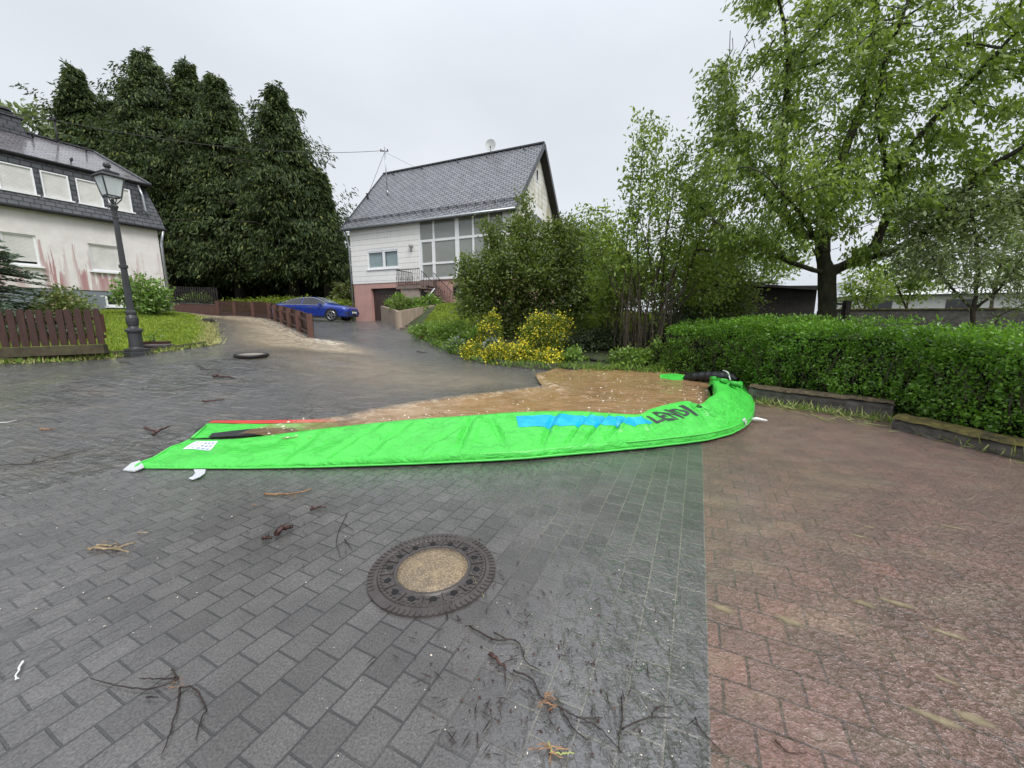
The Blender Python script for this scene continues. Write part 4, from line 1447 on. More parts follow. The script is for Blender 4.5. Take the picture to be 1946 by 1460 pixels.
pf_ = thing('post_fence', 'brown post and panel fence standing in the muddy water beside the blue car', 'fence', P(560, 628, 19))
posts = [P(592, 645, 16.6), P(570, 632.5, 18.2), P(552, 624.5, 19.8), P(538, 617.5, 21.4), P(525, 612, 23), P(514, 607, 24.2), P(483, 604.5, 25), P(448, 602.5, 25.8), P(416, 600.5, 26.5)]
for i, p in enumerate(posts):
    h = 1.06 if i == 0 else .97
    b = MB(); b.box(-.11, .11, -.11, .11, -.3, h); b.box(-.09, .09, -.09, .09, h, h + .03)
    o = b.build('post', MT['post_brown'], pf_)
    o.location = Vector(p - np.array(pf_.location)); o.rotation_euler = (0, 0, .35)
for i in range(len(posts) - 1):
    a, c = posts[i], posts[i + 1]
    d = c - a; Ld = np.linalg.norm(d); d /= Ld
    back = np.array([d[1], -d[0], 0]) * (1 if i < 5 else -1)
    if back[0] < 0 and i < 5: back = -back
    if i >= 5: back = np.array([0, 1, 0])
    b = MB()
    a2, c2 = a + back * .10, c + back * .10
    if i < 5:
        b.beam(a + [0, 0, .25], c + [0, 0, .25], .06, .10); b.beam(a + [0, 0, .75], c + [0, 0, .75], .06, .10)
        nb_ = int(Ld / .115)
        for k in range(nb_):
            p = a2 + (c2 - a2) * (k + .5) / nb_
            b.beam(p + [0, 0, .06], p + [0, 0, .98], .100, .02, up=tuple(back))
        b.beam(a2 + [0, 0, .99], c2 + [0, 0, .99], .06, .025)
    else:
        b.beam(a + [0, 0, .15], c + [0, 0, .15], .10, .28); b.beam(a + [0, 0, .72], c + [0, 0, .72], .05, .07)
        nb_ = int(Ld / .14)
        for k in range(nb_):
            p = a + (c - a) * (k + .5) / nb_
            b.beam(p + [0, -.04, .2], p + [0, -.04, 1.02], .07, .02, up=(0, 1, 0))
    b.build('panel', MT['wood_brown'], pf_, world=True)

bw = thing('low_wall', 'low rust-brown garden wall below the dark fence at the top of the lane', 'wall', P(370, 597, 27))
a, c = P(414, 601, 26.6), P(250, 590, 28.5)
MB().beam(a + [0, .1, .25], c + [0, .1, .15], .2, 1.0).build('wall', MT['post_brown'], bw, world=True)
MB().beam(a + [0, .1, .77], c + [0, .1, .67], .26, .05).build('coping', MT['kerb'], bw, world=True)
df = thing('paling_fence', 'dark weathered paling fence behind the low brown wall under the conifers', 'fence', P(370, 575, 28))
b = MB()
a2, c2 = P(418, 582, 27.5), P(250, 574, 29.5)
for z in (.3, .95): b.beam(a2 + [0, 0, z], c2 + [0, 0, z], .05, .08)
for k in range(40):
    p = a2 + (c2 - a2) * (k + .5) / 40
    b.beam(p + [0, -.05, .1], p + [0, -.05, 1.25], .09, .02, up=(0, 1, 0))
b.build('palings', MT['wood_dark'], df, world=True)

# ---------------------------------------------------------------- hedge kerb walls, shed, rubble wall, far house
for nm, a, c, h, lab in (('kerb_wall', K1a, K1b + np.array([.02, -.02, 0]), .245, 'tall section of stone kerb wall under the hedge next to the barrier end'),
                         ('kerb_wall', K2a + np.array([-.25, .45, 0]), np.array([6.15, .4, 0]), .15, 'low mossy stone kerb wall under the right end of the hedge')):
    kw = thing(nm, lab, 'kerb wall', (a + c) / 2)
    d = (c - a)[:2]; Lk = np.linalg.norm(d); d = d / Lk
    nn_ = np.array([-d[1], d[0]])
    if nn_[0] < 0: nn_ = -nn_
    b = MB()
    ns = max(2, int(Lk / 1.0))
    n2 = 40
    prof = [(0, -.1), (-.0, h * .72), (.015, h * .9), (.05, h), (.26, h), (.26, -.1)]
    ver = []
    for i in range(n2 + 1):
        t = i / n2
        p = a[:2] + (c - a)[:2] * t
        for w_, z in prof:
            j = .012 * mnoise.noise(Vector((p[0] * 4, p[1] * 4, z * 5)))
            ver.append((p[0] + nn_[0] * (w_ + j), p[1] + nn_[1] * (w_ + j), z + j + tz(p[0], p[1])))
    m6 = len(prof)
    b.add(ver, [(i * m6 + k, i * m6 + k + 1, (i + 1) * m6 + k + 1, (i + 1) * m6 + k) for i in range(n2) for k in range(m6 - 1)] + [tuple(range(m6)), tuple(n2 * m6 + k for k in range(m6))[::-1]])
    b.build('stone', MT['kerb'], kw, world=True)
    b = MB()
    ver = []
    for i in range(n2 + 1):
        t = i / n2
        p = a[:2] + (c - a)[:2] * t
        for k in range(5):
            w_ = -.035 + k * .08
            j = .02 * mnoise.noise(Vector((p[0] * 9, p[1] * 9, k * 3.1)))
            ver.append((p[0] + nn_[0] * (w_ + j * .7), p[1] + nn_[1] * (w_ + j * .7), h + .004 + (.045 if 0 < k < 4 else 0) + j + tz(p[0], p[1])))
    b.add(ver, [(i * 5 + k, i * 5 + k + 1, (i + 1) * 5 + k + 1, (i + 1) * 5 + k) for i in range(n2) for k in range(4)])
    b.build('mossy_top', simple('mossy_litter', (.045, .030, .018), .9, .5, 14, .9, 60, col2=(.13, .10, .055)) if h > .2 else MT['moss'], kw, world=True)

sh = thing('garden_shed', 'low dark timber shed with a mossy roof behind the hedge', 'shed', P(1460, 600, 13.5), -.12)
MB().box(-1.35, 1.45, 0, 2.2, -.8, 1.0).build('wall', MT['wood_dark'], sh)
b = MB(); b.add([(-1.6, -.35, 1.12), (1.6, -.35, .88), (1.6, 2.4, 1.15), (-1.6, 2.4, 1.35), (-1.6, -.35, 1.04), (1.6, -.35, .80), (1.6, 2.4, 1.07), (-1.6, 2.4, 1.27)], [(0, 1, 2, 3), (7, 6, 5, 4), (0, 4, 5, 1), (1, 5, 6, 2), (2, 6, 7, 3), (3, 7, 4, 0)])
sr = b.build('roof', MT['wood_dark'], sh)
b = MB()
ver = []
for i in range(30):
    for k in range(6):
        x, y = -1.62 + i * 1.9 / 29, -.36 + k * .4
        ver.append((x, y, 1.13 - .075 * (x + 1.6) + .095 * (y + .35) + .04 + .05 * mnoise.noise(Vector((x * 5, y * 5, 1)))))
b.add(ver, [(i * 6 + k, i * 6 + k + 1, (i + 1) * 6 + k + 1, (i + 1) * 6 + k) for i in range(29) for k in range(5)])
b.build('moss', MT['moss'], sr)
rw_ = thing('rubble_wall', 'dark rubble stone garden wall behind the cherry tree', 'wall', P(1750, 600, 12))
a, c = P(1580, 588, 13.2), P(2300, 588, 10.5)
MB().beam([a[0], a[1], .95], [c[0], c[1], .95], .35, 1.62).build('wall', MT['wallstone'], rw_, world=True)
MB().beam([a[0], a[1], 1.785], [c[0], c[1], 1.785], .42, .04).build('coping', MT['moss'], rw_, world=True)
gt = thing('rail_post', 'short dark wooden post with a rail beside the cherry trunk', 'post', P(1606, 600, 11.2))
p = P(1606, 590, 11.2)
MB().box(-.07, .07, -.07, .07, -.9, .42).beam((-.75, 0, .34), (0, 0, .32), .05, .06).build('post', MT['wood_dark'], gt)
fh = thing('far_house', 'white house with pale roof half hidden beyond the rubble wall', 'house', P(1760, 590, 30), -.5)
z0 = 1.5
b = MB(); b.box(-4.5, 9, 0, 7, -2, 2.6); b.build('wall', MT['whitewall'], fh)
b = MB(); b.add([(-5, -.6, 1.15), (9.4, -.6, 1.15), (9.4, 3.5, 3.6), (-3.2, 3.5, 3.6)], [(0, 1, 2, 3)]); b.add([(-5, -.6, 1.15), (-3.2, 3.5, 3.6), (-5, 7.6, 1.15)], [(0, 1, 2)])
b.build('roof', simple('pale_sheet_roof', (.62, .63, .64), .35, .06, 2), fh)
MB().beam((-5, -.66, 1.12), (9.4, -.66, 1.12), .1, .12).build('gutter', MT['iron_dark'], fh)
MB().box(-3.4, -2.0, -.03, -.001, -.3, .8).build('window', MT['carglass'], fh)
MB().box(1, 2.6, -.03, -.001, -.3, .8).build('window', MT['carglass'], fh)
# ---------------------------------------------------------------- vegetation tools
def unit(v):
    return v / (np.linalg.norm(v, axis=-1, keepdims=True) + 1e-9)


def leaf_mesh(name, pos, dirs, ln, wd, mat, parent=None, fold=.25, shape='rhomb', jit=.35, normals=None, world=True):
    """one mesh of many small folded leaves"""
    n = len(pos)
    pos = np.asarray(pos, float)
    dirs = unit(np.asarray(dirs, float))
    s = 1 + (rng.random(n) - .5) * 2 * jit
    l = (ln * s)[:, None]
    w_ = (wd * s)[:, None]
    ref = unit(rng.normal(size=(n, 3))) if normals is None else unit(normals + .35 * rng.normal(size=(n, 3)))
    side = unit(np.cross(dirs, ref))
    up = np.cross(side, dirs)
    base = pos
    tip = pos + dirs * l
    mid = pos + dirs * l * .45 + up * w_ * fold * 0
    a = mid + side * w_ * .5 + up * w_ * fold
    c = mid - side * w_ * .5 + up * w_ * fold
    v = np.stack([base, a, tip, c], 1).reshape(-1, 3)
    i = np.arange(n)[:, None] * 4
    f = i + np.array([[0, 1, 2, 3]])
    me = fastmesh(name, v, f)
    return linkmesh(name, me, mat, parent, False, world)


def grow(init, att, step=.25, infl=1.2, kill=.35, iters=60):
    """space colonisation: init = list of polylines with shared roots"""
    pos, par = [], []
    for pl_ in init:
        pl_ = [np.asarray(p, float) for p in pl_]
        prev = -1
        if pos:
            dd = np.linalg.norm(np.array(pos) - pl_[0], axis=1)
            if dd.min() < .25: prev = int(dd.argmin())
        start = 0
        if prev < 0:
            pos.append(pl_[0]); par.append(-1); prev = len(pos) - 1
        for a, b_ in zip(pl_[:-1], pl_[1:]):
            k = max(1, int(np.linalg.norm(b_ - a) / step))
            for j in range(1, k + 1):
                q = a + (b_ - a) * j / k
                pos.append(q + (rng.random(3) - .5) * step * .12); par.append(prev); prev = len(pos) - 1
    att = np.asarray(att)
    alive = np.ones(len(att), bool)
    near_i = np.zeros(len(att), int)
    near_d = np.full(len(att), 1e9)
    done = 0
    for it in range(iters):
        new = np.array(pos[done:])
        if len(new):
            d = np.linalg.norm(att[:, None, :] - new[None], axis=2)
            j = d.argmin(1)
            dm = d[np.arange(len(att)), j]
            m = dm < near_d
            near_d[m] = dm[m]
            near_i[m] = j[m] + done
        done = len(pos)
        alive &= near_d > kill
        act = alive & (near_d < infl)
        if not act.any(): break
        P_ = np.array(pos)
        dirs = unit(att[act] - P_[near_i[act]])
        acc = {}
        for i, dv in zip(near_i[act], dirs):
            acc[i] = acc.get(i, 0) + dv
        for i, dv in acc.items():
            nv = np.linalg.norm(dv)
            if nv < .05: continue
            q = P_[i] + (dv / nv + (rng.random(3) - .5) * .35) * step
            pos.append(q); par.append(i)
    return np.array(pos), np.array(par)


def radii(par, r_tip, expo=2.3, rmax=None):
    n = len(par)
    acc = np.zeros(n)
    r = np.zeros(n)
    for i in range(n - 1, -1, -1):
        if acc[i] == 0: acc[i] = r_tip ** expo
        r[i] = acc[i] ** (1 / expo)
        if par[i] >= 0: acc[par[i]] += acc[i]
    if rmax: r = np.minimum(r, rmax)
    return r


def limb_mesh(name, pos, par, r, mat, parent, rmin=.0, sides=6, flare=None):
    ref = np.array([.31, .17, .94])
    v, f = [], []
    idx = [i for i in range(len(par)) if par[i] >= 0 and r[i] > rmin]
    for i in idx:
        p, q = pos[par[i]], pos[i]
        d = q - p
        L_ = np.linalg.norm(d)
        if L_ < 1e-5: continue
        d = d / L_
        a = np.cross(d, ref); a /= np.linalg.norm(a) + 1e-9
        c = np.cross(d, a)
        r0 = min(r[par[i]], r[i] * 1.6)
        b0 = len(v)
        k = sides if r[i] > .02 else 4
        for rr, pt in ((r0, p - d * r0 * .25), (r[i], q)):
            for s in range(k):
                t = 2 * PI * s / k
                v.append(pt + (a * math.cos(t) + c * math.sin(t)) * rr)
        for s in range(k):
            f.append((b0 + s, b0 + (s + 1) % k, b0 + k + (s + 1) % k, b0 + k + s))
    me = bpy.data.meshes.new(name)
    me.from_pydata([tuple(map(float, x)) for x in v], [], f)
    return linkmesh(name, me, mat, parent, True, True)


def ell(n, c, rad, hollow=0.0):
    d = unit(rng.normal(size=(n, 3)))
    r = (hollow ** 3 + (1 - hollow ** 3) * rng.random(n)) ** (1 / 3)
    return np.asarray(c) + d * r[:, None] * np.asarray(rad)


def leaf_spots(pos, par, r, rmax, per, spread, droop, outc, clump=None):
    """leaf positions and directions round the thin twigs"""
    idx = np.where((r < rmax) & (par >= 0))[0]
    if clump is not None:
        nv = np.array([mnoise.noise(Vector(map(float, q * clump))) for q in pos[idx]])
        idx = idx[nv > -.15 + .12 * (rng.random(len(idx)) - .5)]
    i = np.repeat(idx, per)
    t = rng.random(len(i))[:, None]
    p = pos[par[i]] * (1 - t) + pos[i] * t + rng.normal(size=(len(i), 3)) * spread
    d = unit(pos[i] - pos[par[i]]) * .5 + rng.normal(size=(len(i), 3)) * .65 + np.array([0, 0, -droop]) + unit(p - np.asarray(outc)) * .35
    return p, unit(d)


def plant(name, label, cat, base, skeleton, att, leaf, stem, step, infl, kill, r_tip, per, spread, droop, ll, lw, group=None,
          stemname='stems', leafname='foliage', rleaf=None, iters=60, expo=2.3, rmin=0, rmax=None, fold=.25, clump=None):
    t = thing(name, label, cat, base, 0, group)
    pos, par = grow(skeleton, att, step, infl, kill, iters)
    r = radii(par, r_tip, expo, rmax)
    limb_mesh(stemname, pos, par, r, stem, t, rmin)
    p, d = leaf_spots(pos, par, r, rleaf or r_tip * 2.2, per, spread, droop, np.mean(att, 0), clump)
    leaf_mesh(leafname, p, d, ll, lw, leaf, t, fold)
    return t, (pos, par, r)


def off(n, s):
    return rng.normal(size=(n, 3)) * s


# ---------------------------------------------------------------- the cherry tree
cb0 = P(1571, 640, 9.9)
cb0[2] = tz(cb0[0], cb0[1])
Yc = 9.9
sk = [
    [cb0 - [0, 0, .1], P(1572, 575, Yc), P(1572, 520, Yc)],
    [P(1572, 520, Yc), P(1530, 508, 9.7), P(1480, 490, 9.4), P(1420, 455, 9.0), P(1370, 430, 8.8)],
    [P(1572, 520, Yc), P(1562, 480, Yc), P(1566, 440, 10), P(1580, 380, 10.2), P(1600, 300, 10.3), P(1640, 200, 10.4), P(1660, 110, 10.4), P(1665, 20, 10.2)],
    [P(1566, 450, 10), P(1515, 445, 9.9), P(1490, 400, 9.8), P(1488, 320, 9.7), P(1492, 230, 9.6), P(1497, 120, 9.5), P(1490, 40, 9.4), P(1470, -40, 9.2)],
    [P(1515, 445, 9.9), P(1455, 370, 10.4), P(1420, 300, 10.6), P(1390, 220, 10.6), P(1370, 140, 10.5)],
    [P(1572, 520, Yc), P(1620, 498, 9.7), P(1665, 465, 9.5), P(1690, 400, 9.4), P(1685, 320, 9.4), P(1665, 220, 9.3), P(1680, 120, 9.1), P(1720, 20, 8.8)],
    [P(1690, 370, 9.4), P(1720, 290, 9.0), P(1790, 210, 8.6), P(1850, 150, 8.2), P(1930, 60, 7.8)],
    [P(1620, 498, 9.7), P(1690, 480, 9.2), P(1780, 430, 8.6), P(1860, 330, 8.2), P(1960, 270, 7.8)],
    [P(1572, 520, Yc), P(1650, 480, 10.8), P(1720, 400, 11.6), P(1800, 300, 12), P(1850, 180, 12)],
    [P(1560, 470, Yc), P(1530, 420, 8.9), P(1500, 380, 8.2), P(1450, 330, 7.8)],
]
att = np.concatenate([ell(330, P(1490, 190, 9.7), (1.9, 1.9, 2.3)), ell(330, P(1690, 150, 9.8), (2.3, 2.2, 2.7)), ell(150, P(1360, 350, 9.6), (.8, .9, 1.3)), ell(140, P(1440, 470, 9.3), (1.2, .9, .45)), ell(150, P(1650, 440, 8.9), (1.3, .9, .5)), ell(260, P(1800, 230, 8.9), (1.9, 1.6, 1.9)),
                      ell(300, P(1450, 370, 9.2), (1.7, 1.7, 1.1)), ell(240, P(1600, 380, 8.9), (1.6, 1.5, 1.0)), ell(240, P(1880, 330, 8.6), (1.5, 1.6, 1.4)),
                      ell(130, P(1400, 260, 10.0), (1.0, 1.3, 1.5)), ell(200, P(1900, 120, 8.8), (1.6, 1.6, 2.0)), ell(120, P(1490, 20, 9.4), (1.1, 1.2, 1.2)), ell(140, P(1400, 450, 8.8), (.8, .8, .35)),
                      ell(150, P(1740, 20, 9.4), (2.4, 1.8, 1.6)), ell(140, P(1370, 170, 9.9), (.5, .8, .9))])
ct, cdat = plant('cherry_tree', 'large old cherry tree with mossy limbs and drooping leaves behind the hedge', 'tree', cb0, sk, att, MT['cherry'], MT['bark'],
                 .20, 1.5, .30, .0075, 36, .12, .9, .118, .050, stemname='trunk', leafname='crown', rleaf=.020, iters=70, expo=1.9, rmax=.31, clump=1.35)

# ---------------------------------------------------------------- tall shrub with upright stems left of the hedge
tb = P(1228, 690, 10.4); tb[2] = tz(tb[0], tb[1])
sk = []
tops = [(1165, 440, 10.6), (1190, 330, 10.7), (1225, 240, 10.8), (1250, 260, 10.6), (1290, 300, 10.4), (1150, 400, 10.2), (1320, 350, 10.6), (1330, 450, 10.4), (1275, 330, 11.2), (1130, 450, 10.7), (1240, 300, 10.0), (1350, 500, 10.8), (1205, 280, 11)]
for i, (px, py, Y) in enumerate(tops):
    o0 = tb + np.array([(rng.random() - .5) * .9, (rng.random() - .5) * .7, -.05])
    e_ = P(px, py, Y)
    m_ = o0 * .5 + e_ * .5 + np.array([(1228 - px) * -.0012, 0, .3]) + off(1, .1)[0]
    q_ = o0 * .8 + e_ * .2 + np.array([0, 0, .35]) + off(1, .07)[0]
    sk.append([o0, q_, m_, e_])
att = np.concatenate([ell(200, P(1245, 430, 10.6), (1.25, 1.1, 1.5)), ell(70, P(1235, 310, 10.7), (.65, .7, 1.25)), ell(200, P(1310, 480, 10.6), (1.1, 1.1, 1.0)),
                      ell(130, P(1160, 470, 10.5), (.8, .9, .7)), ell(45, P(1120, 425, 10.6), (.5, .4, .5)), ell(120, P(1300, 350, 10.8), (.8, .8, 1.1)), ell(30, P(1225, 250, 10.8), (.35, .3, .5)), ell(160, P(1340, 545, 10.8), (.9, .9, .6)), ell(170, P(1180, 520, 10.9), (1.0, .8, .6)), ell(120, P(1255, 520, 11.0), (.9, .7, .5))])
plant('tall_shrub', 'tall loose shrub with many thin brown stems between garden bush and hedge', 'shrub', tb, sk, att, MT['shrub'], MT['stem'],
      .16, 1.1, .22, .006, 13, .12, .25, .115, .055, rleaf=.016, rmax=.05)
# bare brown stems crowding its foot
sk = MB()
for i in range(75):
    o0 = tb + np.array([(rng.random() - .5) * 1.5, (rng.random() - .5) * 1.0, -.1])
    h = 1.1 + rng.random() * 1.5
    e_ = o0 + np.array([(rng.random() - .5) * .7, (rng.random() - .5) * .6, h])
    m_ = (o0 + e_) / 2 + off(1, .08)[0]
    r_ = .006 + rng.random() ** 2 * .022
    sk.tube([o0, m_, e_], [r_, r_ * .8, r_ * .4], 5, False)
tsx = [o for o in COL.objects if o.name == 'tall_shrub'][0]
sk.build('bare_stems', MT['stem'], tsx, True, True)

# ---------------------------------------------------------------- broad garden bush in front of the white house
bb = P(985, 650, 14.0); bb[2] = tz(bb[0], bb[1])
sk = []
for px, py, Y in [(900, 520, 13.8), (880, 500, 13.9), (935, 465, 14), (985, 410, 14.2), (1000, 375, 14), (1040, 430, 14.3), (1085, 430, 14.4), (1105, 500, 14), (1110, 560, 13.6), (960, 480, 13.2), (1030, 500, 13.1), (880, 560, 13.8), (925, 425, 14.3)]:
    o0 = bb + np.array([(rng.random() - .5) * 1.0, (rng.random() - .5) * .8, -.1])
    e_ = P(px, py, Y)
    m_ = o0 * .45 + e_ * .55 + np.array([0, 0, .3])
    sk.append([o0, m_, e_])
att = np.concatenate([ell(480, P(1003, 524, 14), (1.8, 1.5, 1.4)), ell(170, P(912, 528, 13.9), (.9, 1.0, .75)), ell(230, P(1060, 500, 14.1), (1.2, 1.2, 1.3)), ell(120, P(985, 450, 14.1), (1.0, .9, .7)),
                      ell(60, P(1075, 440, 14.3), (.6, .6, .5)), ell(24, P(995, 385, 14), (.25, .3, .5)), ell(10, P(922, 430, 14.1), (.25, .3, .35)), ell(150, P(900, 575, 13.7), (.6, .7, .7)), ell(160, P(1090, 570, 13.7), (1.0, .8, .6)), ell(40, P(1110, 470, 14.2), (.5, .5, .6))])
plant('garden_bush', 'broad dense green bush hiding the right half of the white house front', 'bush', bb, sk, att, MT['bush'], MT['stem'],
      .17, 1.1, .22, .006, 36, .15, .25, .12, .06, rleaf=.024, rmax=.06)

# yellow kerria: two shrubs and the low row by the kerb
def flower_shrub(px, py, Y, rad, n, lab, h=None, leaves=.45, cat='flowering shrub', nm='kerria_shrub', fm='kerria', lm='kerria_leaf', fs=(.055, .05), group=None):
    b0 = P(px, py, Y); b0[2] = tz(b0[0], b0[1])
    t = thing(nm, lab, cat, b0, 0, group)
    c = b0 + [0, 0, rad[2] * .85]
    st_ = MB()
    k = max(6, int(n / 260))
    tips = ell(k, c, rad, .6)
    for q in tips:
        o0 = b0 + np.array([(rng.random() - .5) * rad[0] * .6, (rng.random() - .5) * rad[1] * .6, -.05])
        m_ = (o0 + q) / 2 + [0, 0, rad[2] * .25]
        st_.tube([o0, m_, q], [.011, .008, .004], 4, False)
    st_.build('stems', MT['stem'], t, True, True)
    cen = ell(k * 7, c, rad, .72)
    cen = cen[cen[:, 2] > b0[2] - .02]
    pp = cen[rng.integers(0, len(cen), n)] + off(n, rad[0] * .16)
    d = unit(off(n, 1) + unit(pp - c) * .8)
    leaf_mesh('blossoms', pp, d, fs[0], fs[1], MT[fm], t, .15)
    m = int(n * leaves * 2)
    pp = np.concatenate([ell(m // 2, c, np.array(rad) * .98, .55), cen[rng.integers(0, len(cen), m // 2)] + off(m // 2, rad[0] * .14)])
    pp = pp[pp[:, 2] > b0[2] - .03]
    leaf_mesh('leaves', pp, off(len(pp), 1) + [0, 0, -.2] + unit(pp - c) * .5, .08, .035, MT[lm], t)
    return t


flower_shrub(1036, 664, 11.6, (.74, .55, .64), 1500, 'tall yellow kerria bush arching over the bed between the other two', leaves=1.7)
flower_shrub(935, 650, 12.6, (.38, .4, .72), 750, 'narrow upright yellow kerria against the left flank of the garden bush', leaves=1.0)
for i, (px, py, Y, r, n, lb_) in enumerate([(902, 676, 12.0, (.42, .42, .24), 900, 'low yellow shrub at the left end of the kerb row'),
                                            (948, 689, 11.3, (.45, .40, .27), 1000, 'low yellow shrub second from the left in the kerb row'),
                                            (990, 692, 11.0, (.42, .38, .28), 900, 'low yellow shrub in the kerb row below the tall kerria'),
                                            (1040, 697, 10.6, (.38, .30, .20), 520, 'low yellow shrub at the right end of the kerb row beside the dark lid')]):
    flower_shrub(px, py, Y, r, n, lb_, nm='yellow_shrub', leaves=.75, group='low yellow shrubs along the garden kerb')
flower_shrub(935, 672, 11.9, (.32, .3, .3), 420, 'loose blue-flowered plant between kerria and yellow kerb row', nm='blue_flower', fm='lilac', leaves=1.6, cat='flower')
flower_shrub(868, 664, 13.0, (.34, .3, .26), 300, 'grey-blue flowering plant at the left of the yellow row', nm='blue_flower', fm='lilac', leaves=2.6, cat='flower', lm='weed')


def leafy(nm, lab, cat, px, py, Y, rad, n, mat, ll, lw, droop=0, group=None, hollow=.5, up=.7, base=None, stems=8):
    b0 = np.array(base, float) if base is not None else P(px, py, Y)
    if base is None: b0[2] = tz(b0[0], b0[1])
    t = thing(nm, lab, cat, b0, 0, group)
    rad = np.array(rad)
    c = b0 + [0, 0, rad[2] * up]
    lump = ell(max(10, n // 60), c, rad * .88, hollow)
    pp = lump[rng.integers(0, len(lump), n)] + off(n, 1) * rad * .20
    pp = pp[pp[:, 2] > b0[2] - .08]
    d = off(len(pp), .8) + unit(pp - c) * .6 + [0, 0, -droop]
    s = MB()
    for q in lump[:stems]:
        o0 = b0 + np.array([(rng.random() - .5) * rad[0] * .5, (rng.random() - .5) * rad[1] * .5, -.05])
        s.tube([o0, (o0 + q) / 2 + [0, 0, rad[2] * .2], q], [.012, .009, .004], 4, False)
    s.build('stems', MT['stem'], t, True, True)
    leaf_mesh('foliage', pp, d, ll, lw, mat, t)
    return t


# low plants of the garden edge
for px, py, Y, rad, n, lab in [(820, 640, 16.0, (.75, .6, .42), 1500, 'bushy green perennial at the top of the garden kerb near the red ball'),
                               (850, 650, 14.8, (.65, .6, .42), 1300, 'bushy green perennial halfway along the garden kerb above the grey-blue flowers'),
                               (872, 632, 15.8, (.8, .6, .35), 1300, 'low green perennial clump on the slope below the porch stair'),
                               (905, 655, 13.2, (.5, .5, .42), 900, 'green perennial clump left of the narrow kerria')]:
    leafy('perennial', lab, 'garden plant', px, py, Y, rad, n, MT['weed'], .11, .05, group='green perennials on the garden slope')
for px, py, Y, rad, n, lab in [(1090, 690, 10.6, (.5, .35, .22), 700, 'low weedy plant behind the displaced dark lid'),
                               (1195, 700, 9.9, (.5, .35, .30), 900, 'leafy weed clump at the water edge under the tall shrub'),
                               (1245, 692, 9.7, (.38, .32, .38), 800, 'light green broad-leaved weed at the left end of the hedge'),
                               (1262, 706, 9.4, (.35, .25, .25), 500, 'low weed right at the water edge beside the hedge')]:
    leafy('weed_clump', lab, 'weed', px, py, Y, rad, n, MT['weed'], .09, .05, group='weeds along the flooded garden edge')
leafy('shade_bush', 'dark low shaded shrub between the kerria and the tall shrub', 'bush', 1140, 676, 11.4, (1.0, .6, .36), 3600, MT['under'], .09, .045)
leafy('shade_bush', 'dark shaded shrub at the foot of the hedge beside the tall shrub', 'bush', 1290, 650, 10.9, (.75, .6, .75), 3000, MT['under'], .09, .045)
leafy('back_bush', 'green bush filling the gap between tall shrub and garden shed', 'bush', 1365, 600, 12.4, (1.1, .9, 1.35), 9000, MT['bush'], .10, .05, up=.95)
leafy('back_bush', 'dark green bush behind the tall shrub under the cherry limbs', 'bush', 1310, 610, 13.0, (1.6, 1.0, 1.8), 11000, MT['bush'], .11, .055, up=.95)
leafy('back_bush', 'loose green bush right of the garden bush against the sky', 'bush', 1120, 600, 15.5, (1.4, 1.0, 1.5), 8000, MT['bush'], .12, .06, up=1.35)

leafy('back_bush', 'pale green bush seen low between garden bush and tall shrub', 'bush', 1165, 600, 17.5, (1.6, .9, 1.2), 6000, MT['shrub'], .13, .06, up=1.2)
leafy('perennial', 'tuft of green leaves in the light gap between garden bush and tall shrub', 'garden plant', 1128, 640, 13.0, (.6, .5, .45), 900, MT['bush'], .12, .05)
leafy('leafy_shrub', 'light green leafy shrub top between the garden bush and the bare stems', 'shrub', 1165, 660, 12.0, (.85, .7, .85), 5200, MT['shrub'], .105, .052, up=1.95, stems=16)
# weeping willow-like tree at the right edge, and small trees beyond the wall
wbp = P(1855, 640, 8.4); wbp[2] = tz(wbp[0], wbp[1])
sk = [[wbp, P(1850, 590, 8.4), P(1800, 540, 8.4), P(1760, 470, 8.4)], [P(1850, 590, 8.4), P(1860, 520, 8.4), P(1850, 420, 8.4), P(1840, 370, 8.3)],
      [P(1850, 590, 8.4), P(1900, 550, 8.2), P(1950, 480, 8.0)], [wbp, P(1900, 600, 8.2), P(1990, 560, 7.8)]]
att = np.concatenate([ell(260, P(1850, 440, 8.3), (1.25, 1.1, 1.0)), ell(120, P(1770, 500, 8.4), (.8, .8, .55)), ell(120, P(1930, 520, 8.0), (.8, .9, .65)), ell(90, P(1790, 400, 8.5), (.9, .8, .6))])
plant('grey_green_tree', 'soft grey-green small tree at the right edge over the rubble wall', 'tree', wbp, sk, att, MT['willow'], MT['stem'],
      .15, 1.0, .22, .0055, 20, .12, .55, .11, .035, stemname='trunk', leafname='crown', rleaf=.0115, rmax=.07)
for px, Y, hy, w_, lab in [(1720, 17, 470, 1.3, 'small round-leaved tree beyond the rubble wall right of the cherry trunk'), (1640, 16, 500, 1.0, 'thin bushy tree just right of the cherry trunk beyond the wall'), (1440, 19, 430, 2.0, 'distant green tree rising behind the garden shed'), (1880, 20, 380, 2.6, 'distant grey-green tree beyond the wall at the right edge')]:
    b0 = P(px, 600, Y); b0[2] = tz(b0[0], b0[1])
    top = P(px, hy, Y)
    hh = top[2] - b0[2]
    sk = [[b0, b0 + [0, 0, hh * .3], b0 + [.1, 0, hh * .8]], [b0 + [0, 0, hh * .3], b0 + [-w_ * .5, 0, hh * .6]], [b0 + [0, 0, hh * .35], b0 + [w_ * .5, .2, hh * .6]]]
    plant('small_tree', lab, 'tree', b0, sk, ell(190, b0 + [0, 0, hh * .72], (w_, w_, hh * .38)), MT['shrub'], MT['stem'], .22, 1.4, .3, .008, 16, .16, .3, .15, .08,
          stemname='trunk', leafname='crown', rleaf=.017, rmax=.08)

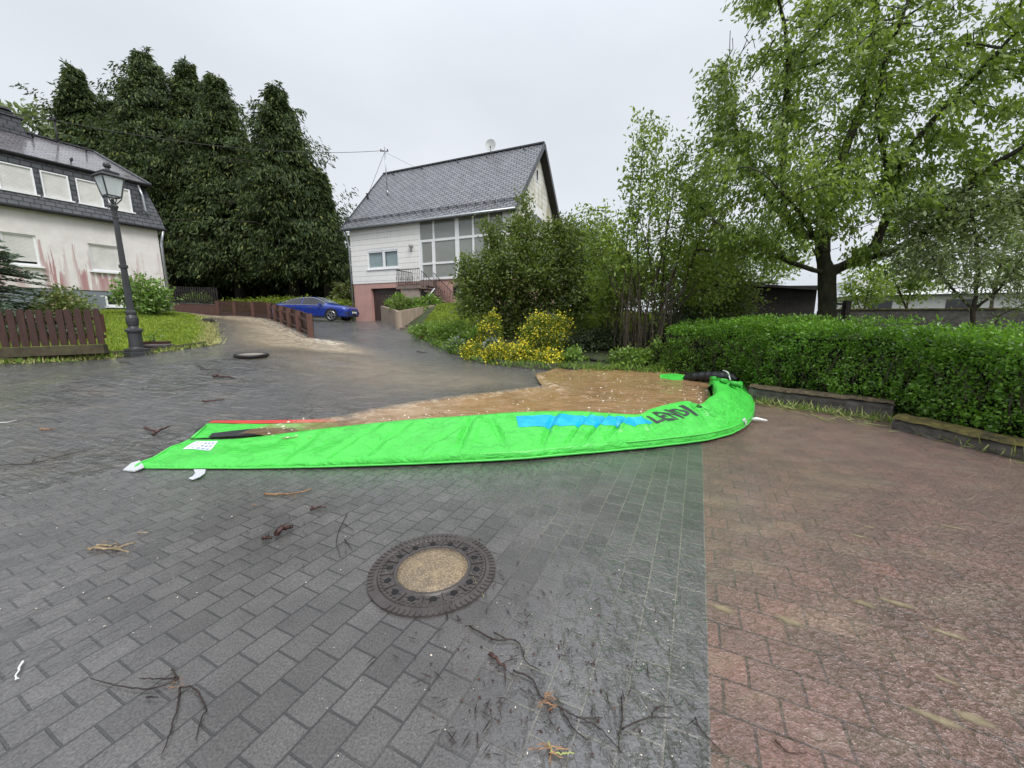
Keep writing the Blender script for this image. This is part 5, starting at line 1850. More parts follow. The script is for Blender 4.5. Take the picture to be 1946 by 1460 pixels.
# ---------------------------------------------------------------- clipped hedge
ht = thing('privet_hedge', 'long clipped green hedge above the stone kerb wall on the right', 'hedge', P(1600, 760, 6.8))
FRONTL = [np.array(q[:2]) for q in (P(1268, 700, 9.35), P(1330, 712, 8.8), P(1420, 725, 7.8), K1a + np.array([.3, .12, 0]), K1b + np.array([.28, .1, 0]), K2a + np.array([.22, .2, 0]), K2b + np.array([.35, 0, 0]), (6.45, 1.0))]
fl = np.array(FRONTL)
sl_len = np.r_[0, np.cumsum(np.linalg.norm(np.diff(fl, axis=0), axis=1))]
HT = [1.05, 1.15, 1.30, 1.36, 1.32, 1.24, 1.22, 1.25]


def hedge_at(s):
    return np.stack([np.interp(s, sl_len, fl[:, 0]), np.interp(s, sl_len, fl[:, 1])], -1)


NH = 90000
s = rng.random(NH) ** .9 * sl_len[-1]
p2 = hedge_at(s)
tn = hedge_at(s + .05) - hedge_at(s - .05)
tn = unit(tn)
nn = np.stack([-tn[:, 1], tn[:, 0]], 1)      # points to the back
back = np.where((nn[:, 0] > 0), 1, -1)
nn = nn * back[:, None]
hgt = np.interp(s, sl_len, HT)
gz = tzv(p2[:, 0], p2[:, 1])
face = rng.random(NH)
depth = np.where(face < .68, np.abs(rng.normal(size=NH)) * .16, rng.random(NH) * 1.2)
zz = np.where(face < .68, rng.random(NH) * hgt, hgt - np.abs(rng.normal(size=NH)) * .10)
bul = np.array([mnoise.noise(Vector((a * 1.3, z * 1.6, 0))) for a, z in zip(s, zz)])
bul2 = np.array([mnoise.noise(Vector((a * 5, z * 5, 4 + d))) for a, z, d in zip(s, zz, depth)])
depth = depth - .12 - .20 * bul - .08 * bul2 + .10 * np.clip(zz / hgt - .85, 0, 1) * 3 + .22 * np.clip(.35 - zz, 0, 1)
zz = zz + (zz > hgt * .8) * (.10 * bul + .07 * bul2)
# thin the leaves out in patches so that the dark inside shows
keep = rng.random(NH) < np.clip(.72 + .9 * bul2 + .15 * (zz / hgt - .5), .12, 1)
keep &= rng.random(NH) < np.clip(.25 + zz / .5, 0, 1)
hp = np.stack([p2[:, 0] + nn[:, 0] * depth, p2[:, 1] + nn[:, 1] * depth, gz + zz], 1)[keep]
outv = np.stack([-nn[:, 0], -nn[:, 1], np.full(NH, .35)], 1)[keep]
topm = (face > .68)[keep]
outv[topm] = outv[topm] * .3 + np.array([0, 0, 1])
dv = off(len(hp), .6) + outv * .55 + [0, 0, .15]
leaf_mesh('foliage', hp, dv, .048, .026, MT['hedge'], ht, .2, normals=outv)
# upright shoots on top
nsp = 900
s2 = rng.random(nsp) * sl_len[-1]
q2 = hedge_at(s2) + 0
tn2 = unit(hedge_at(s2 + .05) - hedge_at(s2 - .05)); nn2 = np.stack([-tn2[:, 1], tn2[:, 0]], 1); nn2 = nn2 * np.where(nn2[:, 0] > 0, 1, -1)[:, None]
q2 = q2 + nn2 * (rng.random(nsp) * 1.0)[:, None]
z2 = tzv(q2[:, 0], q2[:, 1]) + np.interp(s2, sl_len, HT)
pp, dd_ = [], []
for k in range(7):
    lift = rng.random(nsp) * .10
    pp.append(np.stack([q2[:, 0] + rng.normal(size=nsp) * .015, q2[:, 1] + rng.normal(size=nsp) * .015, z2 - .02 + lift], 1))
    dd_.append(off(nsp, .6) + [0, 0, .5])
leaf_mesh('shoots', np.concatenate(pp), np.concatenate(dd_), .045, .022, MT['hedge'], ht, .2)
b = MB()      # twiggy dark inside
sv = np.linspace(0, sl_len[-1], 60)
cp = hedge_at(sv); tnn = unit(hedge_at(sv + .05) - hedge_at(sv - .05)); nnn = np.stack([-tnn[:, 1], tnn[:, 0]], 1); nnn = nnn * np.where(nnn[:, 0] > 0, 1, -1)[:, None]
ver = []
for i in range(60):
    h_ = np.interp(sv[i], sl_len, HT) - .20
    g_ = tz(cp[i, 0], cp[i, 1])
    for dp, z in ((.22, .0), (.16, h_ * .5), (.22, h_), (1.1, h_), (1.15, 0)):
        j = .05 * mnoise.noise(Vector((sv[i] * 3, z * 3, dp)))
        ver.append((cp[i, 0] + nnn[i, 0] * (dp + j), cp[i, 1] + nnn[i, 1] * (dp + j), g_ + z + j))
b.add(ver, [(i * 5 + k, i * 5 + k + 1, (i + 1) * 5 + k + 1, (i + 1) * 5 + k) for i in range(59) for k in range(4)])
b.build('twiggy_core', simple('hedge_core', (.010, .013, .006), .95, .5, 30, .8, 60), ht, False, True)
b = MB()
for i in range(260):
    s_ = rng.random() * sl_len[-1]
    q = hedge_at(np.array([s_]))[0] + rng.normal(size=2) * .05
    z0_ = tz(q[0], q[1])
    b.tube([(q[0] + .1, q[1] + .05, z0_ + .1), (q[0] + rng.normal() * .08, q[1] + rng.normal() * .08, z0_ + .5), (q[0] + rng.normal() * .15, q[1] + rng.normal() * .15, z0_ + .9)], [.009, .007, .004], 4, False)
b.build('stems', MT['stem'], ht, False, True)

# ---------------------------------------------------------------- tall conifers
def conifer(px, ytop, Y, width, n, lab, zlow=2.2, bare=.0, lean=0.0, seed=0):
    b0 = P(px, 560, Y); b0[2] = tz(b0[0], b0[1])
    top = P(px, ytop, Y)
    H = top[2] - b0[2]
    t = thing('conifer', lab, 'conifer', b0, 0, 'tall dark conifers behind the lane')
    tr = MB()
    tr.tube([b0 - [0, 0, .2], b0 + [0, 0, H * .3], b0 + [lean * .4, 0, H * .7], b0 + [lean, 0, H - .3]], [.42, .30, .16, .03], 8)
    pp, dd = [], []
    n = int(n * 3.6)
    nb_ = int(n / 46)
    for i in range(nb_):
        f = (i + rng.random()) / nb_
        hfrac = 1 - (1 - f) ** 1.25 if False else f
        z = zlow + (H - zlow) * hfrac ** .95
        taper = (1 - z / H)
        R = width * min(1.0, ((H - z) / 9.2)) ** .76 * (.9 + .1 * taper) * (.42 + .48 * rng.random() + (.62 + .3 * rng.random()) * (rng.random() < .07))
        if z < zlow + 2.0: R *= .7 + .15 * (z - zlow)
        R = max(R, .25 + .3 * rng.random())
        az = rng.random() * 2 * PI
        o0 = b0 + np.array([lean * z / H, 0, z])
        up = .62 + .5 * (f > .72) * rng.random() - .6 * (1 - taper) * 0 - .25 * taper
        dirv = np.array([math.cos(az), math.sin(az), 0])
        k = 46
        tt = (.25 + .75 * np.sqrt(rng.random(k)))
        drop = -.28 * R * tt ** 2 + up * R * tt * .55
        q = o0 + dirv * (R * tt)[:, None] + np.stack([np.zeros(k), np.zeros(k), drop], 1)
        sidev = np.array([-dirv[1], dirv[0], 0])
        q = q + sidev * (rng.normal(size=k) * .11 * R * tt)[:, None] + rng.normal(size=(k, 3)) * .08
        hang = np.abs(rng.normal(size=k)) * .42 * (.4 + .6 * (rng.random() < .7))
        q[:, 2] -= hang
        pp.append(q)
        dd.append(dirv * .55 + off(k, .35) + np.array([0, 0, -.75]))
        if i % 4 == 0:
            e_ = o0 + dirv * R * .85 + [0, 0, up * R * .45 - .22 * R]
            tr.tube([o0, (o0 + e_) / 2 + [0, 0, .15 * R * .5], e_], [.05, .035, .01], 4, False)
    # pointed leader
    k = 140
    z = H - rng.random(k) ** 1.5 * 2.6
    q = b0 + np.stack([lean + .5 * np.sin(px) * ((z - H + 2.6) / 2.6) ** 3 + rng.normal(size=k) * .06 * (1 + (H - z) * 1.3), rng.normal(size=k) * .06 * (1 + (H - z) * 1.3), z + .4 * (z - H + 2.6) / 2.6], 1)
    pp.append(q); dd.append(off(k, .5) + [0, 0, -.4])
    tr.build('trunk', MT['cedar_bark'], t, True, True)
    leaf_mesh('crown', np.concatenate(pp), np.concatenate(dd), .34, .10, MT['cedar'], t, .3)
    return t


conifer(212, 128, 35, 4.2, 15000, 'leftmost tall conifer rising behind the mansard roof', 2.5)
conifer(262, 190, 37, 4.4, 9000, 'shorter conifer in the gap right of the leftmost one', 2.5)
conifer(335, 100, 34, 4.9, 16000, 'tallest conifer with a pointed top left of the twin tops', 2.6)
conifer(408, 122, 35, 4.4, 14000, 'conifer with the left one of the two close tops in the middle', 2.6)
conifer(457, 148, 34, 4.6, 14000, 'conifer with the right one of the two close tops in the middle', 2.6)
conifer(560, 168, 33, 4.8, 17000, 'rightmost tall conifer beside the white house', 2.6)
conifer(625, 330, 33, 3.2, 9000, 'short conifer squeezed between the rightmost tall one and the white house', 2.4)
conifer(505, 270, 36, 4.4, 10000, 'lower conifer filling the notch left of the rightmost tall one', 2.6)
conifer(150, 245, 40, 2.2, 7000, 'lower conifer at the left end of the row above the roof ridge', 2.5)
# dark thicket under and behind them
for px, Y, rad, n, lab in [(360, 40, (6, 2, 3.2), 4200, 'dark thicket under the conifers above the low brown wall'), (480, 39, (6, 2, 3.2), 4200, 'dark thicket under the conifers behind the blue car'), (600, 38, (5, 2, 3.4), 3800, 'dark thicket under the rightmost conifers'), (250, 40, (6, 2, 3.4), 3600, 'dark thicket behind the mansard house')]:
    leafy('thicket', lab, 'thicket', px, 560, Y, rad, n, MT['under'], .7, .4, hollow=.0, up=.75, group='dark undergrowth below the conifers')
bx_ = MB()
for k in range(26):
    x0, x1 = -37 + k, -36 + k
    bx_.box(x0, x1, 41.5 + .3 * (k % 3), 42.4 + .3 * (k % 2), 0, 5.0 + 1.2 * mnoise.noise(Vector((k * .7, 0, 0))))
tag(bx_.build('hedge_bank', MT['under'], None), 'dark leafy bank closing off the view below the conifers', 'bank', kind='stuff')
leafy('pale_bush', 'pale green bush lit under the conifers above the dark fence', 'bush', 375, 575, 31, (.9, .6, .5), 260, MT['weed'], .4, .2, up=1.4)
leafy('yellow_bush', 'yellowish bush beside the left corner of the white house', 'bush', 655, 560, 31, (.9, .8, 1.0), 900, MT['rhodo'], .3, .16, up=1.0)
leafy('mound_shrub', 'light green grassy mound behind the tail of the blue car', 'shrub', 545, 578, 30, (2.6, 1.2, .45), 2200, MT['grass'], .22, .05)
leafy('mound_shrub', 'light green grassy mound between blue car roof and white house', 'shrub', 640, 578, 29.5, (2.0, 1.2, .5), 2000, MT['grass'], .22, .05)
leafy('mound_shrub', 'light green grassy mound left of the car behind the panel fence', 'shrub', 470, 580, 30.5, (2.2, 1.2, .4), 1500, MT['grass'], .22, .05)
leafy('mound_shrub', 'low green shrub between the car bonnet and the house corner', 'shrub', 662, 590, 27.5, (1.0, .8, .6), 900, MT['bush'], .16, .08)
leafy('birch', 'thin pale-leaved tree top behind the chimney of the mansard house', 'tree', 70, 240, 33, (2.2, 1.5, 2.0), 700, MT['willow'], .4, .2, base=P(62, 262, 33) - [0, 0, 1.0], up=.75, stems=14)

# ---------------------------------------------------------------- shrubs by the mansard house
def spruce_low():
    b0 = P(-60, 650, 9.6); b0[2] = tz(b0[0], b0[1])
    t = thing('blue_spruce', 'grey-green spruce branches reaching over the picket fence at the left edge', 'spruce', b0)
    tr = MB().tube([b0, b0 + [0, 0, 3.2]], [.14, .04], 8)
    pp, dd = [], []
    for i in range(150):
        z = .3 + 3.0 * rng.random() ** 1.1
        az = rng.random() * 2 * PI
        R = (2.15 * (1 - z / 3.6) + .25) * (.75 + .4 * rng.random())
        dirv = np.array([math.cos(az), math.sin(az), 0])
        o0 = b0 + [0, 0, z]
        e_ = o0 + dirv * R + [0, 0, -.10 * R]
        tr.tube([o0, (o0 + e_) / 2 + [0, 0, .05], e_], [.02, .014, .005], 4, False)
        k = 130
        tt = .2 + .8 * rng.random(k)
        q = o0 + dirv * (R * tt)[:, None] + np.stack([np.zeros(k), np.zeros(k), .08 * np.sin(tt * 3) - .10 * R * tt], 1)
        sd_ = np.array([-dirv[1], dirv[0], 0])
        off_ = rng.normal(size=k) * .16 * (1.1 - tt) * R
        q = q + sd_ * off_[:, None]
        pp.append(q)
        dd.append(dirv * .8 + sd_ * np.sign(off_)[:, None] * .7 + off(k, .25) + [0, 0, -.15])
    tr.build('trunk', MT['cedar_bark'], t, True, True)
    leaf_mesh('needles', np.concatenate(pp), np.concatenate(dd), .11, .038, MT['spruce'], t, .3)


spruce_low()
leafy('rhododendron', 'yellow-green rhododendron behind the picket fence beside the spruce', 'shrub', 128, 640, 10.8, (.66, .55, .70), 3000, MT['rhodo'], .11, .045, up=1.0)
leafy('viburnum', 'green viburnum with white flower heads at the corner of the mansard house', 'shrub', 280, 598, 15.2, (.86, .7, .74), 3600, MT['viburnum'], .13, .07, up=1.1)

# ---------------------------------------------------------------- grass
def grass(name, lab, n, inside, h, w_, mat, zoff=.05, lean=.35):
    pts = inside(n)
    z = tzv(pts[:, 0], pts[:, 1]) + zoff
    p = np.c_[pts, z]
    d = off(len(p), lean) + [0, 0, 1]
    o = leaf_mesh(name, p, d, h, w_, mat, None, .1, world=False)
    return tag(o, lab, 'grass', kind='stuff')


def in_poly(poly):
    poly = np.array([q[:2] for q in poly], float)

    def fn(n):
        mn, mx = poly.min(0), poly.max(0)
        p = mn + rng.random((n, 2)) * (mx - mn)
        c = np.zeros(n, bool)
        j = len(poly) - 1
        for i in range(len(poly)):
            a, b_ = poly[i], poly[j]
            m = ((a[1] > p[:, 1]) != (b_[1] > p[:, 1]))
            xx = (b_[0] - a[0]) * (p[:, 1] - a[1]) / (b_[1] - a[1] + 1e-12) + a[0]
            c ^= m & (p[:, 0] < xx)
            j = i
        return p[c]
    return fn


grass('lawn_grass', 'short bright grass of the left lawn', 60000, in_poly([P(205, 660, 9.3), LK[3] + [0, .12, 0], LK[4] + [0, .12, 0], LK[5] + [-.1, .12, 0], *[q - np.array([.12, 0, 0]) for q in LROAD], (-15.5, 18.3), (-16.2, 17.3), (-18.4, 12.6)]), .075, .022, MT['grass'])
grass('garden_grass', 'bright grass sloping up beside the garden steps', 26000, in_poly([gp(845, 655), gp(800, 633), P(810, 622, 19.3), P(842, 596, 21.5), P(870, 583, 22), P(930, 590, 20), P(925, 640, 15)]), .09, .03, MT['grass'], .07)
grass('garden_grass', 'light grass seen through the gap between garden bush and tall shrub', 26000, in_poly([P(1100, 640, 13), P(1200, 645, 12.4), P(1260, 600, 17), P(1060, 598, 18)]), .10, .035, MT['grass'], .07)
grass('bank_grass', 'light green grass bank behind the blue car', 14000, in_poly([(-23, 29), (-10.5, 29), (-9.5, 33.5), (-24, 33.5)]), .2, .06, MT['grass'], -.02)


def near_line(pts, sp):
    pts = [np.array(p[:2]) for p in pts]

    def fn(n):
        sl2 = np.r_[0, np.cumsum([np.linalg.norm(b_ - a) for a, b_ in zip(pts[:-1], pts[1:])])]
        s_ = rng.random(n) * sl2[-1]
        A_ = np.array(pts)
        return np.stack([np.interp(s_, sl2, A_[:, 0]), np.interp(s_, sl2, A_[:, 1])], 1) + rng.normal(size=(n, 2)) * sp
    return fn


grass('kerb_weeds', 'straggling yellow-green weeds along the left kerb and lamp base', 3600, near_line(LK + [P(396, 650, 11)], .10), .10, .018, MT['straw'], 0, .8)
grass('kerb_weeds', 'green weeds growing in the gutter of the left kerb', 1500, near_line(LK, .08), .12, .03, MT['weed'], 0, .7)
grass('kerb_weeds', 'pale weeds and washed straw along the lane side of the left lawn', 2600, near_line([P(392, 657, 10.3)] + LROAD, .14), .14, .02, MT['straw'], .03, .8)
grass('edge_grass', 'long grass hanging over the garden kerb', 2600, near_line([q for q in GARDEN[1:]], .12), .20, .022, MT['weed'], .03, .8)
grass('washed_straw', 'pale straw and stalks washed up along the foot of the hedge wall', 1500, near_line([K1a[:2] - .09, K1b[:2] - np.array([.10, .06]), K2a[:2] - np.array([.10, .02]), K2b[:2] - np.array([.10, 0]), (5.8, 1.5)], .045), .17, .012, MT['greenstem'], .006, 9.0)
grass('hedge_foot_grass', 'thin grass tufts along the foot of the hedge wall', 700, near_line([K1a[:2] - .05, K1b[:2] - .06, K2a[:2] - .05, K2b[:2] - .05, (5.95, 1.5)], .05), .13, .014, MT['weed'], 0, .7)

# planter plants
A_, B_, C_, D2, tA_, tB_, tC_ = PLANTER
for i, (s_, t_, rad, lab, mm) in enumerate([(.15, .25, (.6, .45, .5), 'pale narrow-leaved plant at the garage end of the planter', 'weed'), (.4, .2, (.6, .45, .42), 'green cushion plant in the front corner of the planter', 'bush'),
                                            (.65, .25, (.7, .45, .42), 'green cushion plant in the middle of the planter', 'weed'), (.85, .2, (.6, .45, .42), 'leafy plant at the stair end of the planter', 'weed'), (.5, .55, (.9, .6, .45), 'green plant at the back of the planter below the landing', 'bush')]):
    f0 = A_ * (1 - s_ * 2) + B_ * s_ * 2 if s_ < .5 else B_ * (2 - 2 * s_) + C_ * (2 * s_ - 1)
    zt_ = (tA_ * (1 - s_ * 2) + tB_ * s_ * 2) if s_ < .5 else (tB_ * (2 - 2 * s_) + tC_ * (2 * s_ - 1))
    q = f0 * (1 - t_) + D2 * t_
    q = np.array([q[0], q[1], zt_ - .1])
    leafy('planter_plant', lab, 'plant', 0, 0, 0, rad, 1300, MT[mm], .15, .055, base=q, group='plants in the concrete planter', stems=5)
# ---------------------------------------------------------------- the green flood barrier
def smooth_poly(pts, n):
    pts = np.array(pts, float)
    k = len(pts)
    s = np.arange(k)
    m = np.zeros_like(pts)
    m[1:-1] = (pts[2:] - pts[:-2]) / 2
    m[0] = pts[1] - pts[0]; m[-1] = pts[-1] - pts[-2]
    q = np.linspace(0, k - 1, n)
    i = np.minimum(q.astype(int), k - 2)
    t = (q - i)[:, None]
    return ((2 * t ** 3 - 3 * t ** 2 + 1) * pts[i] + (t ** 3 - 2 * t ** 2 + t) * m[i] + (-2 * t ** 3 + 3 * t ** 2) * pts[i + 1] + (t ** 3 - t ** 2) * m[i + 1])


FP = [(263, 892), (450, 893), (600, 891), (750, 887), (900, 881), (1000, 875), (1080, 868), (1150, 862), (1230, 854), (1290, 847), (1340, 840), (1390, 827), (1420, 808), (1430, 787), (1427, 766), (1412, 745)]
TP = [(362, 838), (460, 835), (600, 818), (760, 801), (900, 791), (985, 785), (1090, 783), (1160, 787), (1214, 789), (1240, 778), (1300, 764), (1330, 770), (1348, 757), (1362, 747), (1358, 731), (1352, 720)]
TH = [.10, .12, .18, .24, .28, .31, .33, .33, .33, .37, .40, .39, .40, .39, .37, .34]
FW = smooth_poly([PZ(*p, .0) for p in FP], 16 * 24)
TW = smooth_poly([PZ(*p, h) for p, h in zip(TP, TH)], 16 * 24)
NS = len(FW)


def bag(s, t, lift=0.0):
    """surface point: s 0..15 along the tube, t 0..1 from the ground seam over the front to the crest"""
    s = np.clip(np.asarray(s, float), 0, 15)
    t = np.asarray(t, float)
    q = s / 15 * (NS - 1)
    i = np.minimum(q.astype(int), NS - 2)
    w_ = (q - i)[..., None]
    F = FW[i] * (1 - w_) + FW[i + 1] * w_
    T = TW[i] * (1 - w_) + TW[i + 1] * w_
    dirv = (T - F); dirv[..., 2] = 0
    Ld = np.linalg.norm(dirv, axis=-1, keepdims=True); dirv = dirv / Ld
    H = T[..., 2] - F[..., 2]
    hv = np.minimum(.105, .38 * H)
    a = np.clip(t / .18, 0, 1)
    c = np.clip((t - .18) / .82, 0, None)
    hor = np.where(t < .18, -.022 * np.sin(PI * a), np.minimum(c, 1) * Ld[..., 0])
    z = np.where(t < .18, hv * a, hv + (H - hv) * np.minimum(c, 1) ** .82)
    # folds: strong fans towards the bent end, soft waves elsewhere
    env = np.sin(PI * np.clip(c, 0, 1)) ** .7
    bend = np.clip((s - 6.0) / 4.0, 0, 1)
    ph = s * (3.2 + 2.0 * np.clip((s - 11) / 3, 0, 1)) * 2 + c * 1.6
    fold = (.55 - 1.5 * (1 - np.abs(np.sin(ph))) ** 3) * (1 - .85 * np.exp(-((s - 9.4) / 1.1) ** 2))
    crease = np.zeros(s.shape)
    for cs0, csl, cdp, cw in ((1.55, .5, .03, .07), (2.1, .7, .035, .06), (2.6, .55, .04, .07), (3.2, .9, .03, .06), (3.75, .25, .05, .05), (4.6, -.3, .03, .06), (5.35, .35, .04, .05), (5.9, .5, .035, .05), (6.35, .6, .045, .05), (6.9, .7, .04, .05)):
        crease -= cdp * np.exp(-((s - cs0 - csl * c) / cw) ** 2) - .5 * cdp * np.exp(-((s - cs0 - .14 - csl * c) / (cw * 1.3)) ** 2)
    lumps = np.vectorize(lambda x, y: mnoise.noise(Vector((x * 1.7, y * 2.2, 2.0))) + .5 * mnoise.noise(Vector((x * 4.1 + y * 2, y * 3.7, 5.0))))(s, c)
    dz = env * (.052 * bend * fold * (.35 + .8 * c) + crease + (.034 - .012 * bend) * lumps)
    front = np.where(t < .18, np.sin(PI * a), 0) * (.012 * bend * np.sin(ph * 1.0) + .010 * lumps)
    n_up = np.stack([-dirv[..., 0] * .35, -dirv[..., 1] * .35, np.full(s.shape, .93)], -1)
    p = F + dirv * hor[..., None]
    p[..., 2] = F[..., 2] + z
    p = p + n_up * (dz + lift)[..., None] - dirv * (front + (t < .18) * lift)[..., None]
    g = tzv(p[..., 0], p[..., 1])
    p[..., 2] = np.maximum(p[..., 2] + .012, g + .012 + lift)
    return p


def patch(s0, s1, t0, t1, ns, ntt, lift, slant=0.0, taper=None):
    S, T_ = np.meshgrid(np.linspace(s0, s1, ns), np.linspace(t0, t1, ntt), indexing='ij')
    if slant: S = S + (T_ - t0) * slant * (S - s0) / (s1 - s0)
    v = bag(S, T_, lift).reshape(-1, 3)
    i = np.arange((ns - 1) * (ntt - 1))
    r, c = i // (ntt - 1), i % (ntt - 1)
    a = r * ntt + c
    return v, np.stack([a, a + ntt, a + ntt + 1, a + 1], 1)


BR = thing('flood_barrier', 'long bright green water-filled flood barrier tube lying across the street', 'flood barrier', PZ(900, 881, 0))
NSb, NTb = 760, 34
tv = np.r_[np.linspace(0, .18, 8)[:-1], np.linspace(.18, 1, NTb - 7)]
S, T_ = np.meshgrid(np.linspace(0, 15, NSb), tv, indexing='ij')
body = bag(S, T_)
# closing rows behind the crest
crest = body[:, -1]
fdir = TW[np.linspace(0, NS - 1, NSb).astype(int)] - FW[np.linspace(0, NS - 1, NSb).astype(int)]
fdir[:, 2] = 0
fdir = unit(fdir)
b1 = crest + fdir * .05 - [0, 0, .05]
b2 = crest + fdir * .09; b2[:, 2] = tzv(b2[:, 0], b2[:, 1]) - .02
allv = np.concatenate([body, b1[:, None], b2[:, None]], 1)
nt_ = allv.shape[1]
i = np.arange((NSb - 1) * (nt_ - 1)); r, c = i // (nt_ - 1), i % (nt_ - 1); a = r * nt_ + c
me = fastmesh('tube', allv.reshape(-1, 3), np.stack([a, a + nt_, a + nt_ + 1, a + 1], 1))
linkmesh('tube', me, MT['green'], BR, True, True)
# seam piping along the foot, and a second welt above it
for t0, rad, s0, s1 in ((.03, .011, 0.0, 13.6), (.165, .009, 7.5, 13.4)):
    sv_ = np.linspace(s0, s1, 200)
    MB().tube(list(bag(sv_, np.full(200, t0), .006)), rad, 7).build('piping', MT['green_hem'], BR, True, True)
sv_ = np.linspace(0, 1, 30)
MB().tube(list(bag(np.zeros(30), sv_, .003)), .010, 6).build('piping', MT['green_hem'], BR, True, True)
v, f = patch(4.93, 8.42, .60, .88, 150, 12, .0035, -1.2)
linkmesh('blue_band', fastmesh('blue_band', v, f), MT['blueband'], BR, True, True)
# lettering
fc = bpy.data.curves.new('lettering', 'FONT')


def text_on(txt, s0, s1, t0, t1, name, parent, mat, embolden=.03, shear=0.0, heights=None):
    verts, faces = [], []
    x0 = 0.0
    for ch_ in txt:
        fc.body = ch_
        fc.offset = embolden
        tmp = bpy.data.objects.new('tmp', fc)
        COL.objects.link(tmp)
        dg = bpy.context.evaluated_depsgraph_get()
        m = bpy.data.meshes.new_from_object(tmp.evaluated_get(dg))
        bpy.data.objects.remove(tmp)
        bmm = bmesh.new(); bmm.from_mesh(m)
        for k in range(1, 10):
            for ax in (0, 1):
                co = [0, 0, 0]; no = [0, 0, 0]; co[ax] = k * .1; no[ax] = 1
                bmesh.ops.bisect_plane(bmm, geom=bmm.verts[:] + bmm.edges[:] + bmm.faces[:], plane_co=co, plane_no=no)
        bmm.verts.index_update()
        xs_ = [v.co.x for v in bmm.verts]; ys_ = [v.co.y for v in bmm.verts]
        mnx, wx, mny, wy = min(xs_), max(xs_) - min(xs_), min(ys_), max(ys_) - min(ys_)
        b0 = len(verts)
        wch = .42 if ch_ == 'I' else 1.0
        for v in bmm.verts: verts.append((x0 + (v.co.x - mnx) / wx * wch, (v.co.y - mny) / wy, ch_))
        faces += [tuple(b0 + v.index for v in fa.verts) for fa in bmm.faces]
        bmm.free()
        x0 += wch + .16
    W_ = x0 - .16
    arr = np.array([(x, y) for x, y, _ in verts])
    hsc = np.array([(heights or {}).get(c_, 1.0) for *_, c_ in verts])
    sg = np.linspace(s0, s1, 200)
    cv = bag(sg, np.full(200, (t0 + t1) / 2))
    al = np.r_[0, np.cumsum(np.linalg.norm(np.diff(cv, axis=0), axis=1))]
    S_ = np.interp(arr[:, 0] / W_ * al[-1], al, sg) + arr[:, 1] * shear
    T2 = t0 + (1 - hsc) * .5 * (t1 - t0) + arr[:, 1] * hsc * (t1 - t0)
    p = bag(S_, T2, .005)
    me_ = bpy.data.meshes.new(name)
    me_.from_pydata([tuple(map(float, q)) for q in p], [], faces)
    return linkmesh(name, me_, mat, parent, False, True)


text_on('LENDI', 8.56, 10.12, .54, .88, 'lettering', BR, MT['ink'], .035, -.28, {'D': .74, 'L': .8})
text_on('R', 10.25, 10.33, .87, .925, 'lettering', BR, MT['ink'], .01)
th = np.linspace(0, 2 * PI, 25)
ring = bag(10.40 + .13 * np.cos(th), .80 + .06 * np.sin(th), .008)
MB().tube(list(ring), .006, 4, False).build('lettering', MT['ink'], BR, False, True)
# printed care label: white patch with rows of small grey print
v, f = patch(.20, .58, .64, .93, 24, 10, .004, .1)
lab_ = linkmesh('printed_label', fastmesh('printed_label', v, f), MT['strap'] if False else simple('label_white', (.70, .76, .84), .5, .05), BR, True, True)
b = MB()
for rr in range(3):
    for cc in range(5):
        t0 = .67 + rr * .085
        s0 = .235 + cc * .066
        wd_ = .018 if cc < 2 else .045
        q = bag(np.array([s0, s0 + wd_, s0 + wd_, s0]) + (t0 - .64) * .1, np.array([t0, t0, t0 + .05, t0 + .05]), .0065)
        b.add(q, [(0, 1, 2, 3)])
b.build('print', MT['greyprint'], lab_, False, True)
# grey corner tip, straps
tp = [PZ(234, 895, .01), PZ(255, 897, .012), PZ(274, 889, .04), PZ(266, 877, .05), PZ(250, 882, .045)]
b = MB(); b.add([q + [0, 0, .012] for q in tp] + tp, [(0, 1, 2, 3, 4)] + [(5 + k, 5 + (k + 1) % 5, (k + 1) % 5, k) for k in range(5)])
b.build('corner_tip', MT['strap'], BR, False, True)
b = MB()
pts_a = [PZ(368, 892, .035), PZ(371, 899, .03), PZ(366, 905, .025), PZ(358, 909, .015)]
pts_c = [PZ(391, 892, .035), PZ(389, 900, .03), PZ(379, 907, .025), PZ(366, 912, .015)]
b.add(pts_a + pts_c, [(0, 1, 5, 4), (1, 2, 6, 5), (2, 3, 7, 6)])
b.build('strap', MT['strap'], BR, True, True)
b = MB()
sv_ = np.array([11.55, 11.75])
for s_ in (0,):
    rows = [bag(sv_, np.full(2, t), .012) for t in (-.0, .05, .10, .15, .2)]
    b.add([q for r_ in rows for q in r_], [(2 * k, 2 * k + 1, 2 * k + 3, 2 * k + 2) for k in range(4)])
b.build('strap', MT['strap'], BR, True, True)
b = MB(); q0 = PZ(1424, 797, .02)
b.tube([q0, q0 + [.1, -.02, .01], q0 + [.2, -.1, .006]], [.02, .03, .012], 6); b.build('strap', MT['cord_white'], BR, True, True)
# flat tail of the barrier behind the left end: green skirt, red band, dark lining
def strip(name, top, bot, zt_, zb_, mat, n=26, lum=.01, hh=.01):
    a_ = smooth_poly([G(*p) + [0, 0, hh] for p in top], n); c_ = smooth_poly([G(*p) + [0, 0, hh] for p in bot], n)
    rows = [a_ + (c_ - a_) * k / 5 for k in range(6)]
    for k, r_ in enumerate(rows):
        j = np.array([lum * mnoise.noise(Vector((x * 4, y * 4, 3))) for x, y, z in r_])
        r_[:, 2] = np.maximum(r_[:, 2] + j, tzv(r_[:, 0], r_[:, 1]) + hh)
    v = np.concatenate(rows)
    i = np.arange(5 * (n - 1)); r__, c__ = i // (n - 1), i % (n - 1); a2 = r__ * n + c__
    me_ = fastmesh(name, v, np.stack([a2, a2 + n, a2 + n + 1, a2 + 1], 1))
    return linkmesh(name, me_, mat, BR, True, True)


def onG0(px, py): return G(px, py) + [0, 0, .02]


